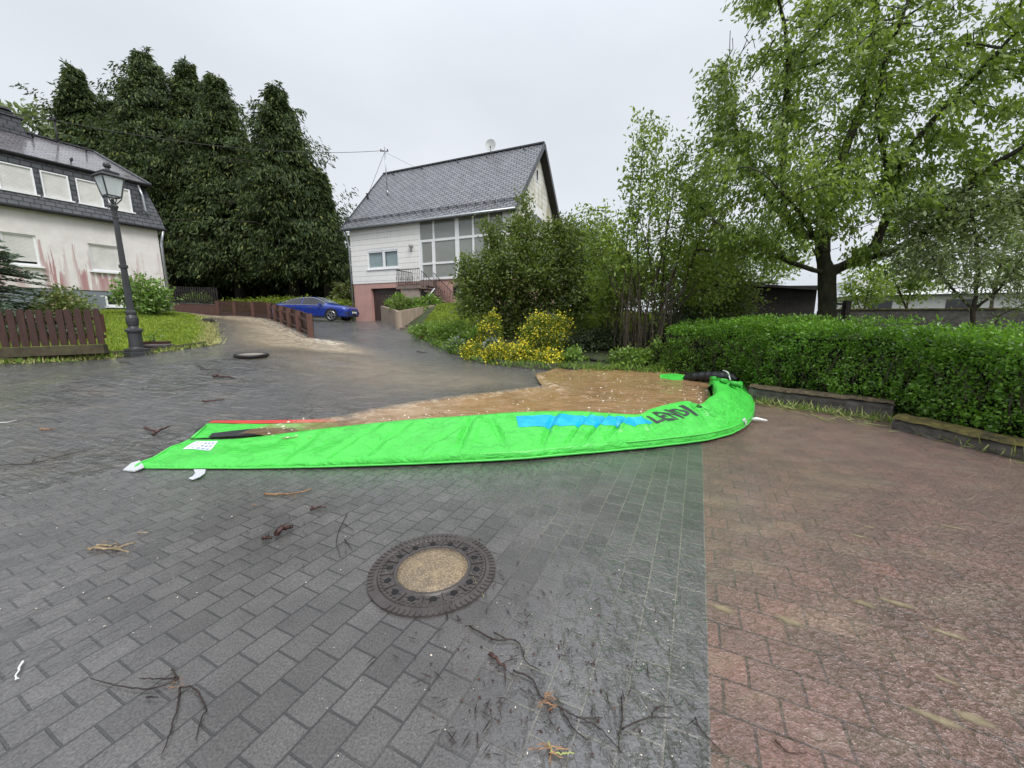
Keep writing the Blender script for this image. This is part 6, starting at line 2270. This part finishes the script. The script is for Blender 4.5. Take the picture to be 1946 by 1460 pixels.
strip('skirt', [(394, 808), (470, 808.5), (560, 808.5), (640, 806)], [(366, 838), (450, 834), (560, 829), (650, 824)], None, None, MT['green'], hh=.012)
strip('red_band', [(404, 802.5), (480, 802), (560, 801.5), (640, 800)], [(396, 808), (470, 808.5), (560, 808.5), (640, 806)], None, None, MT['redband'], lum=.0, hh=.02)
strip('lining', [(404, 829), (440, 826), (480, 822), (560, 819)], [(396, 836.5), (445, 834.5), (500, 831.5), (570, 826)], None, None, MT['blackfab'], hh=.03)
strip('lining', [(372, 818), (385, 812), (394, 808), (397, 806)], [(366, 838), (372, 833), (384, 822), (394, 814)], None, None, MT['blackfab'], 10, .0, hh=.004)
b = MB(); b.tube([onG0(366, 838), onG0(378, 826), onG0(391, 813)], [.016, .016, .014], 6); b.build('strap', MT['green_hem'], BR, True, True)
# gathered far end: dark inner cloth, ruffled rim, green flap, white filling cord
b = MB()
for k in range(12):
    p0 = PZ(1343 + k * .8, 736 + k * 1.6, .26); p1 = PZ(1352 + k * .8, 731 + k * 1.7, .36)
    b.add([p0 - [0, 0, .05], p0 + [.05, .04, 0], p1 + [.06, .04, 0], p1], [(0, 1, 2, 3)])
b.build('lining', MT['blackfab'], BR, False, True)
b = MB()
rimp = [PZ(1352, 719, .36), PZ(1360, 721, .39), PZ(1370, 722.5, .36), PZ(1380, 725.5, .38), PZ(1391, 728, .35), PZ(1399, 731, .37), PZ(1406, 729, .36), PZ(1408, 738, .28)]
b.tube(rimp, [.04, .05, .035, .05, .04, .055, .05, .03], 8); b.build('gathered_rim', MT['green'], BR, True, True)
b = MB()
n = 14
up_, lo_ = smooth_poly([PZ(1254, 711.5, .22), PZ(1280, 710, .25), PZ(1300, 713, .24), PZ(1322, 718, .2)], n), smooth_poly([PZ(1254, 718, .16), PZ(1276, 722, .155), PZ(1300, 723, .155), PZ(1322, 720, .17)], n)
b.add(list(up_) + list(lo_), [(k, k + 1, n + k + 1, n + k) for k in range(n - 1)]); b.build('end_flap', MT['green'], BR, True, True)
b = MB()
pts_ = smooth_poly([PZ(1300, 719, .19), PZ(1322, 716, .26), PZ(1345, 715, .30), PZ(1366, 716, .32), PZ(1385, 716, .34), PZ(1400, 722, .30)], 30)
wv_ = [.04 + .03 * abs(math.sin(k * .9)) + .05 * math.sin(PI * k / 29) for k in range(30)]
b.tube(list(pts_), wv_, 8); b.build('lining', MT['blackfab'], BR, True, True)
b = MB(); b.tube(smooth_poly([PZ(1374, 704, .50), PZ(1383, 708, .5), PZ(1386, 716, .42), PZ(1389, 727, .36)], 16), .011, 6); b.build('cord', MT['cord_white'], BR, True, True)

# ---------------------------------------------------------------- manhole cover in the foreground
mc = np.array([-.477, 2.10, 0.0])
MR = .376
mh = thing('manhole_cover', 'round cast iron manhole cover with a gravel concrete centre in the foreground paving', 'manhole cover', mc + [0, 0, .004], .2)
b = MB()
b.lathe([(MR - .055, .0), (MR - .055, .008), (MR, .008), (MR, -.02)], n=72, cap=False)
for k in range(72):
    t = 2 * PI * k / 72
    if 8 < k < 13 or 40 < k < 46: continue
    b.obox((math.cos(t) * (MR - .018), math.sin(t) * (MR - .018), .010), (math.cos(t), math.sin(t), 0), (-math.sin(t), math.cos(t), 0), (0, 0, 1), .016, .0055, .004)
b.build('frame', MT['iron'], mh)
b = MB()
b.lathe([(.21, -.004), (.21, .012), (.225, .014), (.235, .006), (.30, .006), (.305, .013), (.316, .013), (MR - .0565, .0055), (MR - .057, -.02)], n=72, cap=False)
for k in range(64):
    t = 2 * PI * k / 64
    b.obox((math.cos(t) * .308, math.sin(t) * .308, .012), (math.cos(t), math.sin(t), 0), (-math.sin(t), math.cos(t), 0), (0, 0, 1), .008, .006, .0035)
for k in range(14):
    t = 2 * PI * k / 14
    er, et = np.array([math.cos(t), math.sin(t), 0]), np.array([-math.sin(t), math.cos(t), 0])
    b.obox(er * .267 + [0, 0, .010], er, et, (0, 0, 1), .032, .006, .005)
    t += PI / 14
    er, et = np.array([math.cos(t), math.sin(t), 0]), np.array([-math.sin(t), math.cos(t), 0])
    for dx_, dy_ in ((.02, .03), (.02, -.03), (-.015, .03), (-.015, -.03), (.022, .0)):
        b.obox(er * (.268 + dx_) + et * dy_ + [0, 0, .008], er, et, (0, 0, 1), .005, .008, .003)
b.build('cover_ring', MT['iron'], mh)
for k in range(14):
    t = 2 * PI * (k + .5) / 14
    MB().lathe([(.021, .0), (.021, .0085)], (math.cos(t) * .262, math.sin(t) * .262, 0), 14).build('vent_hole', MT['black'], mh)
m, n_, b_, o_ = newmat('washed_concrete')
N = NB(n_)
vo = N.new('TexVoronoi'); vo.inputs['Scale'].default_value = 95
n_.links.new(N.coord('Object'), vo.inputs['Vector'])
cc_ = N.mix(N.ramp(N.noise(N.coord('Object'), 10, 3), [(.35, 0), (.7, .5)]), N.ramp(vo.outputs['Distance'], [(.1, (.40, .31, .20)), (.55, (.16, .12, .085))]), (.40, .30, .17))
gx_ = N.mix(N.ramp(N.sep(vo.outputs['Color'])[0], [(.3, 0), (.9, .55)]), cc_, (.10, .075, .05))
N.put(b_.inputs['Base Color'], gx_)
b_.inputs['Roughness'].default_value = .6
N.put(b_.inputs['Normal'], N.bump(vo.outputs['Distance'], .6, .004))
MB().lathe([(.209, -.01), (.209, .010), (.15, .013), (.001, .014)], n=64).build('concrete_fill', m, mh, True)

# displaced lids
def lid(px, py, Y, R, lab, mat_c, tilt=(0, 0), rim=.045):
    q = P(px, py, Y); q[2] = tz(q[0], q[1]) - .01
    t = thing('manhole_cover', lab, 'manhole cover', q)
    b = MB().lathe([(R * .97, 0), (R, .02), (R, .055), (R - .02, .062), (R - rim, .062), (R - rim - .01, .056)], n=40, cap=False)
    o1 = b.build('rim', MT['iron_dark'], t, True)
    o2 = MB().lathe([(R - rim - .01, .054), (R * .5, .057), (.01, .058)], n=40).build('infill', mat_c, t, True)
    for o in (o1, o2): o.rotation_euler = (tilt[0], tilt[1], 0)
    return t


lid(478, 675, 9.0, .35, 'round dark manhole lid lying on the wet lane near the lawn corner', simple('dusty_concrete', (.24, .215, .18), .7, .2, 5), (.02, .02))
lid(1090, 700.5, 10.1, .36, 'round dark lid lying at the water edge below the yellow shrubs', MT['iron_dark'], (.03, -.06))
lid(1137, 693.5, 10.5, .34, 'dark ring lid half overgrown behind the lid at the water edge', MT['iron_dark'], (-.05, .12))

# stones by the lamp, red ball
q = P(300, 668, 9.75); q[2] = tz(q[0], q[1])
sb = thing('stone_block', 'weathered grey stone slab on the ground right of the lamp base', 'stone', q, .1)
b = MB()
for (x0, x1, z0, z1) in ((-.30, .33, -.05, .10), (-.28, .30, .104, .18)): b.box(x0, x1, -.16, .18, z0, z1)
b.build('slab', MT['kerb'], sb, bevel=.02)
q = P(296, 659, 10.1); q[2] = tz(q[0], q[1]) + .05
sb = thing('plant_trough', 'small rusty brick-coloured trough on the lawn edge beside the lamp', 'trough', q, .05)
MB().box(-.30, .30, -.12, .14, -.05, .16).build('body', MT['rusty_bark'], sb, bevel=.01)
leafy('seedling', 'small pale weed growing out of the rusty trough', 'weed', 0, 0, 0, (.12, .1, .12), 60, MT['weed'], .09, .04, base=q + [0, 0, .16], stems=3)
q = P(395, 610, 15.5); q[2] = tz(q[0], q[1])
tag(MB().lathe([(.01, 0), (.18, .02), (.24, .1), (.16, .2), (.01, .22)], q, 12).build('dark_stone', MT['wood_dark'], None, True), 'dark rounded stone at the back corner of the left lawn', 'stone')
q = P(803, 643.5, 16.1); q[2] = tz(q[0], q[1])
b = thing('red_ball', 'small red ball lying against the garden kerb', 'ball', q)
MB().lathe([(.01, 0), (.05, .012), (.085, .05), (.1, .1), (.085, .15), (.05, .19), (.01, .2)], n=18).build('ball', MT['ball'], b, True)
gk = thing('garden_kerb', 'thin dark stone edging along the flower bed and driveway', 'kerb', GARDEN[4] + (0.2,))
b = MB()
for a_, c_ in zip(GARDEN[3:-1], GARDEN[4:]):
    k = 6
    for j in range(k):
        p0 = np.array(a_) + (np.array(c_) - np.array(a_)) * j / k; p1 = np.array(a_) + (np.array(c_) - np.array(a_)) * (j + 1) / k
        b.beam((*p0, tz(*p0) + .02), (*p1, tz(*p1) + .02), .09, .22)
b.build('edging', MT['kerb'], gk, False, True)

# white planter-stick beside the stair
q0, q1 = P(811, 567, 22.6), P(826, 548, 22.8)
tag(MB().beam(q0, q1, .06, .06).build('white_pole', MT['white_pvc'], None), 'white pole leaning beside the entrance stair', 'pole')

# ---------------------------------------------------------------- parked car
cq = P(603, 611, 24.3)
cz = tz(cq[0], cq[1])
dirc = np.array([.998, -.06])
CA = math.atan2(dirc[1], dirc[0])
car = thing('parked_car', 'blue four-door car with silver window trim parked behind the post fence', 'car', (cq[0], cq[1], cz + .02), CA)
xs_ = [-2.39, -2.34, -2.2, -1.95, -1.6, -1.25, -.9, -.5, 0, .4, .8, 1.05, 1.35, 1.7, 2.0, 2.2, 2.32, 2.39]
top = [.72, .98, 1.02, 1.05, 1.17, 1.29, 1.375, 1.43, 1.45, 1.41, 1.24, 1.09, .99, .955, .90, .83, .74, .60]
belt = [.70, .90, .94, .955, .96, .96, .955, .945, .93, .92, .91, .90, .89, .87, .83, .78, .70, .56]
hw = [.70, .80, .86, .90, .92, .925, .925, .925, .925, .925, .925, .925, .92, .91, .89, .84, .78, .66]
tw = [.62, .70, .72, .70, .66, .62, .60, .59, .59, .60, .64, .70, .74, .74, .70, .66, .62, .55]
low = [.42, .30, .24, .22, .20, .19, .18, .18, .18, .18, .18, .18, .19, .2, .2, .2, .21, .26]
b = MB()
ver = []
for x, zt_, zb_, w_, t_, l_ in zip(xs_, top, belt, hw, tw, low):
    half = [(0, zt_), (t_ * .6, zt_ - .008), (t_, zt_ - .04 if zt_ - zb_ > .1 else zt_ - .012), (w_ - .03, zb_), (w_, zb_ - .10), (w_ - .02, (zb_ + l_) / 2 - .02), (w_ - .015, l_ + .08), (w_ - .08, l_)]
    ver += [(x, y, z) for y, z in half] + [(x, -y, z) for y, z in half[::-1]]
m = 16
b.add(ver, [(i * m + k, (i + 1) * m + k, (i + 1) * m + (k + 1) % m, i * m + (k + 1) % m) for i in range(len(xs_) - 1) for k in range(m)] + [tuple(range(m)), tuple((len(xs_) - 1) * m + k for k in range(m))[::-1]])
body_ = b.build('body', MT['carpaint'], car, True)
sub = body_.modifiers.new('sub', 'SUBSURF'); sub.levels = 2; sub.render_levels = 2


def cs(x, z, side):
    """car side surface at height between belt and roof"""
    zt_, zb_, w_, t_ = [np.interp(x, xs_, q_) for q_ in (top, belt, hw, tw)]
    f_ = (z - zb_) / max(.01, (zt_ - .04 - zb_))
    y = (w_ - .03) + (t_ - (w_ - .03)) * f_
    return (x, side * (y + .006), z)


def sidewin(x0, x1, side, zlo=.03, zhi=.075):
    pts = []
    n = 14
    for k in range(n + 1):
        x = x0 + (x1 - x0) * k / n
        zb_ = np.interp(x, xs_, belt) + zlo
        zt_ = max(zb_ + .005, np.interp(x, xs_, top) - zhi)
        pts.append((cs(x, zb_, side), cs(x, zt_, side)))
    return pts


for side in (1, -1):
    for x0, x1 in ((-1.62, -.42), (-.36, .98)):
        pts = sidewin(x0, x1, side)
        b = MB(); v = [q for p in pts for q in p]
        b.add(v, [(2 * k, 2 * k + 2, 2 * k + 3, 2 * k + 1) for k in range(len(pts) - 1)])
        b.build('side_window', MT['carglass'], car)
    pts = sidewin(-1.72, 1.04, side, .012, .055)
    b = MB(); b.tube([p[1] for p in pts] + [pts[-1][0]], .014, 5); b.tube([p[0] for p in pts], .010, 5)
    b.build('window_trim', MT['chrome'], car)
    b = MB(); b.obox((.82, side * 1.0, .97), (1, 0, 0), (0, 1, 0), (0, 0, 1), .07, .10, .065); b.build('mirror', MT['carpaint'], car, bevel=.02)
    b = MB(); b.obox((.15, side * .935, .79), (1, 0, 0), (0, 1, 0), (0, 0, 1), .1, .012, .014).obox((-.85, side * .935, .80), (1, 0, 0), (0, 1, 0), (0, 0, 1), .1, .012, .014); b.build('door_handle', MT['chrome'], car)
    b = MB(); b.beam((-1.3, side * .935, .26), (1.3, side * .935, .26), .02, .07); b.build('sill_trim', MT['tyre'], car)
    b = MB(); b.add([(2.06, side * .845, .74), (2.30, side * .70, .66), (2.35, side * .52, .645), (2.33, side * .52, .73), (2.22, side * .70, .77), (2.02, side * .83, .80)], [tuple(range(6)) if side < 0 else tuple(range(6))[::-1]])
    hl = b.build('headlight', MT['windscreen'], car)
    b = MB(); b.obox((2.27, side * .70, .45), (.8, -side * .6, 0), (side * .6, .8, 0), (0, 0, 1), .12, .07, .09); b.build('air_intake', MT['tyre'], car, bevel=.03)
for x0, zz0, x1, zz1, wtop, wbot, nm, mt_ in ((.36, 1.405, 1.10, 1.085, .52, .62, 'windscreen', 'windscreen'), (-.95, 1.375, -1.9, 1.075, .50, .58, 'rear_window', 'carglass')):
    b = MB(); v = []
    for k in range(7):
        s_ = k / 6
        x = x0 + (x1 - x0) * s_
        z = np.interp(x, xs_, top) + .012
        w_ = wtop + (wbot - wtop) * s_
        v += [(x, -w_, z - .012), (x, -w_ * .5, z), (x, w_ * .5, z), (x, w_, z - .012)]
    b.add(v, [(4 * k + j, 4 * k + 4 + j, 4 * k + 5 + j, 4 * k + 1 + j) for k in range(6) for j in range(3)])
    b.build(nm, MT[mt_], car, True)
b = MB(); b.obox((2.38, 0, .50), (1, 0, 0), (0, 1, 0), (0, 0, 1), .03, .30, .14); gr = b.build('grille', MT['tyre'], car, bevel=.03)
b = MB()
for s_ in (-1, 1):
    b.tube([(2.42, s_ * .30, .36), (2.41, s_ * .31, .62), (2.39, s_ * .04, .66)], .014, 5)
b.build('grille_trim', MT['chrome'], gr)
MB().box(2.41, 2.43, -.26, .26, .44, .55).build('number_plate', MT['plate'], car)
MB().box(2.28, 2.40, -.62, .62, .24, .32).build('front_lip', MT['tyre'], car, bevel=.02)
for x in (1.42, -1.44):
    for side in (1, -1):
        b = MB()
        n = 28
        prof = [(.235, .10), (.30, .115), (.335, .09), (.335, -.09), (.30, -.1)]
        cy = side * .83
        v = []
        for r_, y in prof:
            for k in range(n):
                t = 2 * PI * k / n
                v.append((x + r_ * math.cos(t), cy + side * y, .335 + r_ * math.sin(t)))
        b.add(v, [(i * n + k, i * n + (k + 1) % n, (i + 1) * n + (k + 1) % n, (i + 1) * n + k) for i in range(4) for k in range(n)])
        wh = b.build('wheel', MT['tyre'], car, True)
        b = MB()
        for k in range(5):
            for dt in (-.16, .16):
                t = 2 * PI * k / 5 + dt
                c_, s2 = math.cos(t), math.sin(t)
                b.beam((x + .03 * c_, cy + side * .1, .335 + .03 * s2), (x + .235 * c_, cy + side * .105, .335 + .235 * s2), .03, .035, up=(0, 1, 0))
        ringp = [(x + .24 * math.cos(2 * PI * k / 24), cy + side * .105, .335 + .24 * math.sin(2 * PI * k / 24)) for k in range(25)]
        b.tube(ringp, .016, 6, False)
        b.build('rim', MT['rim'], wh)
        b = MB(); v = [(x + .40 * math.cos(2 * PI * k / 24), side * .928, .36 + .385 * math.sin(2 * PI * k / 24)) for k in range(24)]
        b.add(v, [tuple(range(24)) if side > 0 else tuple(range(24))[::-1]])
        b.build('wheel_arch', MT['black'], car)

# ---------------------------------------------------------------- litter on the paving
def onG(px, py, h=.006):
    q = G(px, py)
    return q + [0, 0, h]


def twig(lab, strokes, r=.006, mat='twig', nm='twig', chips=None, group=None):
    base = onG(*strokes[0][0])
    t = thing(nm, lab, nm.replace('_', ' '), base, 0, group)
    b = MB()
    for st_ in strokes:
        pts = [onG(*p, .004 + r) for p in st_]
        pts = smooth_poly(pts, len(pts) * 5)
        n = len(pts)
        r_ = r * (.62 if r < .011 else .85)
        pts = pts + np.c_[rng.normal(size=(n, 2)) * r_ * .35, np.abs(rng.normal(size=n)) * r_ * .6]
        b.tube(list(pts), list(np.linspace(r_, r_ * .45, n) * (1 + .25 * (rng.random(n) - .5))), 6)
    b.build('stem', MT[mat], t, True, True)
    if chips:
        c_ = MB()
        for (px, py, l_, a_, m_) in chips:
            for k in range(4):
                p = onG(px, py, .010 + .005 * k) + np.r_[rng.normal(size=2) * l_ * .3, 0]
                a2_ = a_ + rng.normal() * .5
                ax_ = unit(np.array([math.cos(a2_), math.sin(a2_), rng.normal() * .15]))
                s_ = np.cross([0, 0, 1], ax_)
                c_.tube([p - ax_ * l_ * .5, p - ax_ * l_ * .2 + s_ * .004, p + ax_ * l_ * .25, p + ax_ * l_ * .5 + s_ * .003], [l_ * .035, l_ * .06, l_ * .05, l_ * .02], 4)
        c_.build('bark_scraps', MT['barkpiece'], t, False, True)
    return t


twig('reddish forked twig with four arms below left in the foreground', [[(342, 1310), (300, 1328), (250, 1325), (176, 1308)], [(280, 1332), (303, 1346)], [(342, 1310), (330, 1285), (327, 1280)], [(342, 1312), (372, 1325), (392, 1350), (388, 1390), (376, 1434)], [(342, 1315), (338, 1350), (328, 1400), (315, 1458)], [(335, 1306), (300, 1298), (266, 1301)]], .006,
     chips=[(333, 1322, .022, .4, 0), (345, 1315, .015, 1.2, 0), (350, 1310, .015, 2.0, 0)])
twig('long dark branching twig trailing right from the manhole cover', [[(892, 1200), (940, 1220), (975, 1228), (990, 1245), (1000, 1265), (1027, 1283)], [(940, 1212), (965, 1232)], [(846, 1165), (852, 1190)]], .006)
twig('thin twig running from the split bark to the bottom edge', [[(975, 1292), (1010, 1310), (1030, 1335), (1060, 1360), (1100, 1385), (1140, 1410), (1180, 1458)], [(1100, 1385), (1130, 1375), (1145, 1371)], [(1065, 1365), (1090, 1395), (1118, 1417)], [(1180, 1330), (1182, 1380), (1175, 1420), (1178, 1455)], [(1182, 1392), (1230, 1390), (1272, 1389)], [(1235, 1387), (1250, 1358), (1280, 1350)]], .0055,
     chips=[(1045, 1347, .045, -.3, 0), (1035, 1355, .04, -.5, 0), (1052, 1356, .035, .2, 0), (1040, 1340, .03, .9, 0)])
twig('short thick bark-covered stick right of the manhole cover', [[(930, 1253), (945, 1270), (962, 1292)]], .011, 'rusty_bark')
twig('dark bent twig on the red paving edge at the bottom', [[(1318, 1388), (1330, 1405), (1350, 1425), (1372, 1450)]], .005)
twig('brown twig on the red paving near the bottom edge', [[(1470, 1428), (1500, 1440), (1530, 1458)]], .006, 'rusty_bark')
twig('thin curved twig left of the manhole cover', [[(660, 980), (645, 1010), (640, 1040), (648, 1068)], [(655, 1000), (672, 1012)], [(655, 1032), (670, 1048)]], .005)
twig('twig laid across the concrete centre of the manhole cover', [[(760, 1082), (790, 1096), (840, 1087), (880, 1093)]], .004)
twig('pale straw stick across the left rim of the manhole cover', [[(700, 1110), (725, 1093), (752, 1076)]], .005, 'straw')
twig('pale straw stick across the right rim of the manhole cover', [[(896, 1096), (905, 1118), (920, 1140)]], .005, 'straw')
twig('long dark twig lying left of the barrier end', [[(0, 888), (60, 885), (120, 872), (180, 855)], [(60, 885), (68, 873)]], .009)
twig('thin dark twig on the blocks above the barrier tail', [[(318, 747), (345, 742), (400, 735)]], .008)
twig('dark twig near the top of the left paving', [[(228, 690), (240, 691), (252, 694)]], .012)
twig('dark forked stick at the edge of the lane near the lid', [[(380, 705), (420, 706)], [(375, 698), (390, 703)]], .012)
twig('pale split stick with dark shadowed bark on the left paving', [[(170, 1052), (210, 1054), (247, 1058)], [(215, 1054), (240, 1042), (258, 1035)], [(185, 1045), (230, 1048)]], .011, 'drywood',
     chips=[(200, 1047, .05, .1, 0)])
twig('small pale wood chip beside the pale split stick', [[(262, 1017), (272, 1019), (283, 1022)]], .009, 'drywood')
twig('brown bark strip on the paving in front of the barrier', [[(504, 946), (550, 943), (592, 936)]], .012, 'barkpiece', chips=[(560, 950, .03, .3, 0), (485, 965, .03, .2, 0)])
twig('rough red-brown bark roll left of the thin curved twig', [[(528, 1027), (540, 1020), (556, 1010)]], .028, 'rusty_bark')
twig('small red-brown bark crumb beside the bark roll', [[(503, 1034), (510, 1033), (517, 1029)]], .016, 'rusty_bark')
twig('brown bark piece between bark strip and bark roll', [[(592, 974), (606, 972), (620, 970)]], .013, 'rusty_bark')
twig('brown plank-like stick lying above the barrier tail', [[(291, 832), (305, 825), (324, 815)], [(275, 820), (300, 826)]], .022, 'rusty_bark')
twig('dry leaf scrap left of the brown plank stick', [[(76, 819), (90, 821), (104, 820)]], .015, 'barkpiece', nm='dry_leaf')
twig('brown bark piece on the wet lane above the barrier', [[(405, 719), (425, 721), (444, 722)]], .03, 'rusty_bark')
twig('brown bark strip on the dark wet lane left of the pond', [[(385, 767), (405, 766), (426, 764)]], .02, 'rusty_bark')
twig('small dark branch lying on the driveway near the kerb', [[(793, 671), (805, 672), (812, 673)]], .025)
twig('bent white plastic strip at the left edge of the foreground', [[(46, 1271), (38, 1284), (31, 1295), (38, 1297)]], .007, 'cord_white', nm='plastic_strip')
twig('white cord scrap at the left edge beside the twig', [[(0, 807), (18, 806), (32, 802)]], .009, 'cord_white', nm='cord_scrap')
twig('mossy green frond at the bottom edge', [[(1040, 1422), (1052, 1440), (1075, 1452), (1090, 1450)]], .007, 'greenstem', chips=[(1030, 1450, .05, .1, 0), (1060, 1456, .05, .1, 0)])
# pale stalks washed along the kerb walls
for i, (st_, lab) in enumerate([([[(1427, 765), (1470, 776), (1500, 782), (1540, 793)], [(1468, 775), (1475, 768)]], 'washed-up pale stalks at the left end of the kerb wall'),
                                ([[(1540, 790), (1575, 800), (1600, 793), (1620, 806), (1660, 812)], [(1555, 797), (1590, 806)]], 'looped pale stalks in front of the kerb wall middle'),
                                ([[(1640, 806), (1680, 812), (1710, 815), (1745, 822)], [(1660, 805), (1676, 796)], [(1690, 822), (1707, 823)]], 'pale leaves and stalks at the broken corner of the kerb wall'),
                                ([[(1760, 826), (1800, 836), (1850, 845), (1900, 855), (1944, 868)], [(1736, 801), (1752, 818)]], 'long pale stalks along the low kerb wall'),
                                ([[(1850, 848), (1890, 858), (1920, 866)], [(1910, 850), (1930, 838), (1950, 840)]], 'pale arched stalks at the right edge of the kerb wall')]):
    twig(lab, st_, .008, 'greenstem', nm='plant_stalk', group='washed-up stalks along the hedge kerb')
# sand deposits on the red paving
for i, (px, py, l_, w2, lab) in enumerate([(1375, 1160, .085, .030, 'sand patch nearest the grey border on the red paving'), (1650, 1003, .06, .02, 'small bright sand patch far up the red paving'), (1805, 1006, .11, .02, 'long thin sand patch far right on the red paving'),
                                           (1500, 1190, .09, .03, 'sand streak in the middle of the red paving'), (1640, 1155, .07, .03, 'sand patch right of the middle streaks'), (1705, 1155, .11, .03, 'sand streak beyond the middle of the red paving'),
                                           (1800, 1215, .10, .022, 'pale sand streak at the right of the red paving'), (1850, 1376, .085, .030, 'bright sand patch at the lower right of the red paving'), (1795, 1303, .05, .016, 'small sand patch above the lower right one'),
                                           (1780, 1390, .10, .03, 'faint sand streak left of the lower right patch'), (1630, 1024, .08, .02, 'faint sand streak below the small bright patch')]):
    q = onG(px, py, .0)
    v = []
    n = 26
    for k in range(n):
        t = 2 * PI * k / n
        rr = 1 + .35 * mnoise.noise(Vector((math.cos(t) * 1.5, math.sin(t) * 1.5, i * 3.3)))
        e1, e2 = np.array([.85, -.52]), np.array([.52, .85])
        xy = q[:2] + e1 * l_ * rr * math.cos(t) + e2 * w2 * rr * math.sin(t)
        v.append((xy[0], xy[1], tz(*xy) + .0045))
    v.append((q[0], q[1], q[2] + .008))
    o = MB().add(v, [(k, (k + 1) % n, n) for k in range(n)]).build('sand_patch', MT['sand'], None, True)
    at_ = o.data.attributes.new('depth', 'FLOAT', 'POINT'); at_.data.foreach_set('value', [0.0] * n + [1.0])
    tag(o, lab, 'sand', 'sand washed onto the red paving')


def flakes(name, lab, pts, size, mat, zoff):
    n = len(pts)
    z = zoff if isinstance(zoff, np.ndarray) else tzv(pts[:, 0], pts[:, 1]) + zoff
    p = np.c_[pts, z]
    d = off(n, 1); d[:, 2] *= .1
    o = leaf_mesh(name, p, d, size, size * .6, mat, None, .08, normals=np.tile([0, 0, 1.0], (n, 1)), world=False, jit=.7)
    return tag(o, lab, 'petals', kind='stuff')


pp = in_poly(pond_poly)(9000)
dF = seg_d(pp[:, 0], pp[:, 1], [TW[k] for k in range(0, NS, 12)])
kp = rng.random(len(pp)) < np.clip(.10 + .75 * np.exp(-(dF / .7) ** 2) + .25 * (pp[:, 0] > 1.5), 0, 1) * np.clip(.5 + vnoise(pp[:, 0], pp[:, 1], 1.6, 8) * 1.6, .05, 1)
pp = pp[kp]
flakes('floating_petals', 'pale petals and foam flecks floating on the flood water', pp, .030, MT['petal'], pond_z(pp[:, 0], pp[:, 1]) + .008)
pp = np.array([G(px, py)[:2] for px, py in zip(rng.random(80) * 700 + 600, 900 + rng.random(80) ** 1.0 * 560)])
flakes('scattered_petals', 'tiny pale petals and chaff scattered on the street paving', pp, .007, MT['petal'], .005)
pp = np.array([G(px, py)[:2] for px, py in zip(rng.random(70) * 600, 720 + rng.random(70) * 500)])
flakes('scattered_petals', 'tiny pale petals scattered on the left paving', pp, .009, MT['petal'], .006)
pp = np.array([G(px, py)[:2] for px, py in zip(rng.normal(1015, 130, 170), rng.normal(1270, 110, 170)) if py < 1450])
flakes('bark_crumbs', 'dark bark crumbs and twig bits around the manhole cover', pp, .012, MT['rusty_bark'], .006)
pp = np.array([G(px, py)[:2] for px, py in zip(np.r_[rng.normal(1010, 120, 170), rng.normal(880, 60, 60), rng.normal(560, 90, 40)], np.r_[rng.normal(1290, 100, 170), rng.normal(1110, 45, 60), rng.normal(985, 60, 40)]) if 900 < py < 1450])
n = len(pp)
dn = off(n, 1); dn[:, 2] = 0
tag(leaf_mesh('needle_litter', np.c_[pp, tzv(pp[:, 0], pp[:, 1]) + .012], dn, .045, .0045, MT['twig'], None, .1, normals=np.tile([0, 0, 1.0], (n, 1)), world=False, jit=.7), 'thin dark needles and twig ends strewn over the street paving', 'litter', kind='stuff')
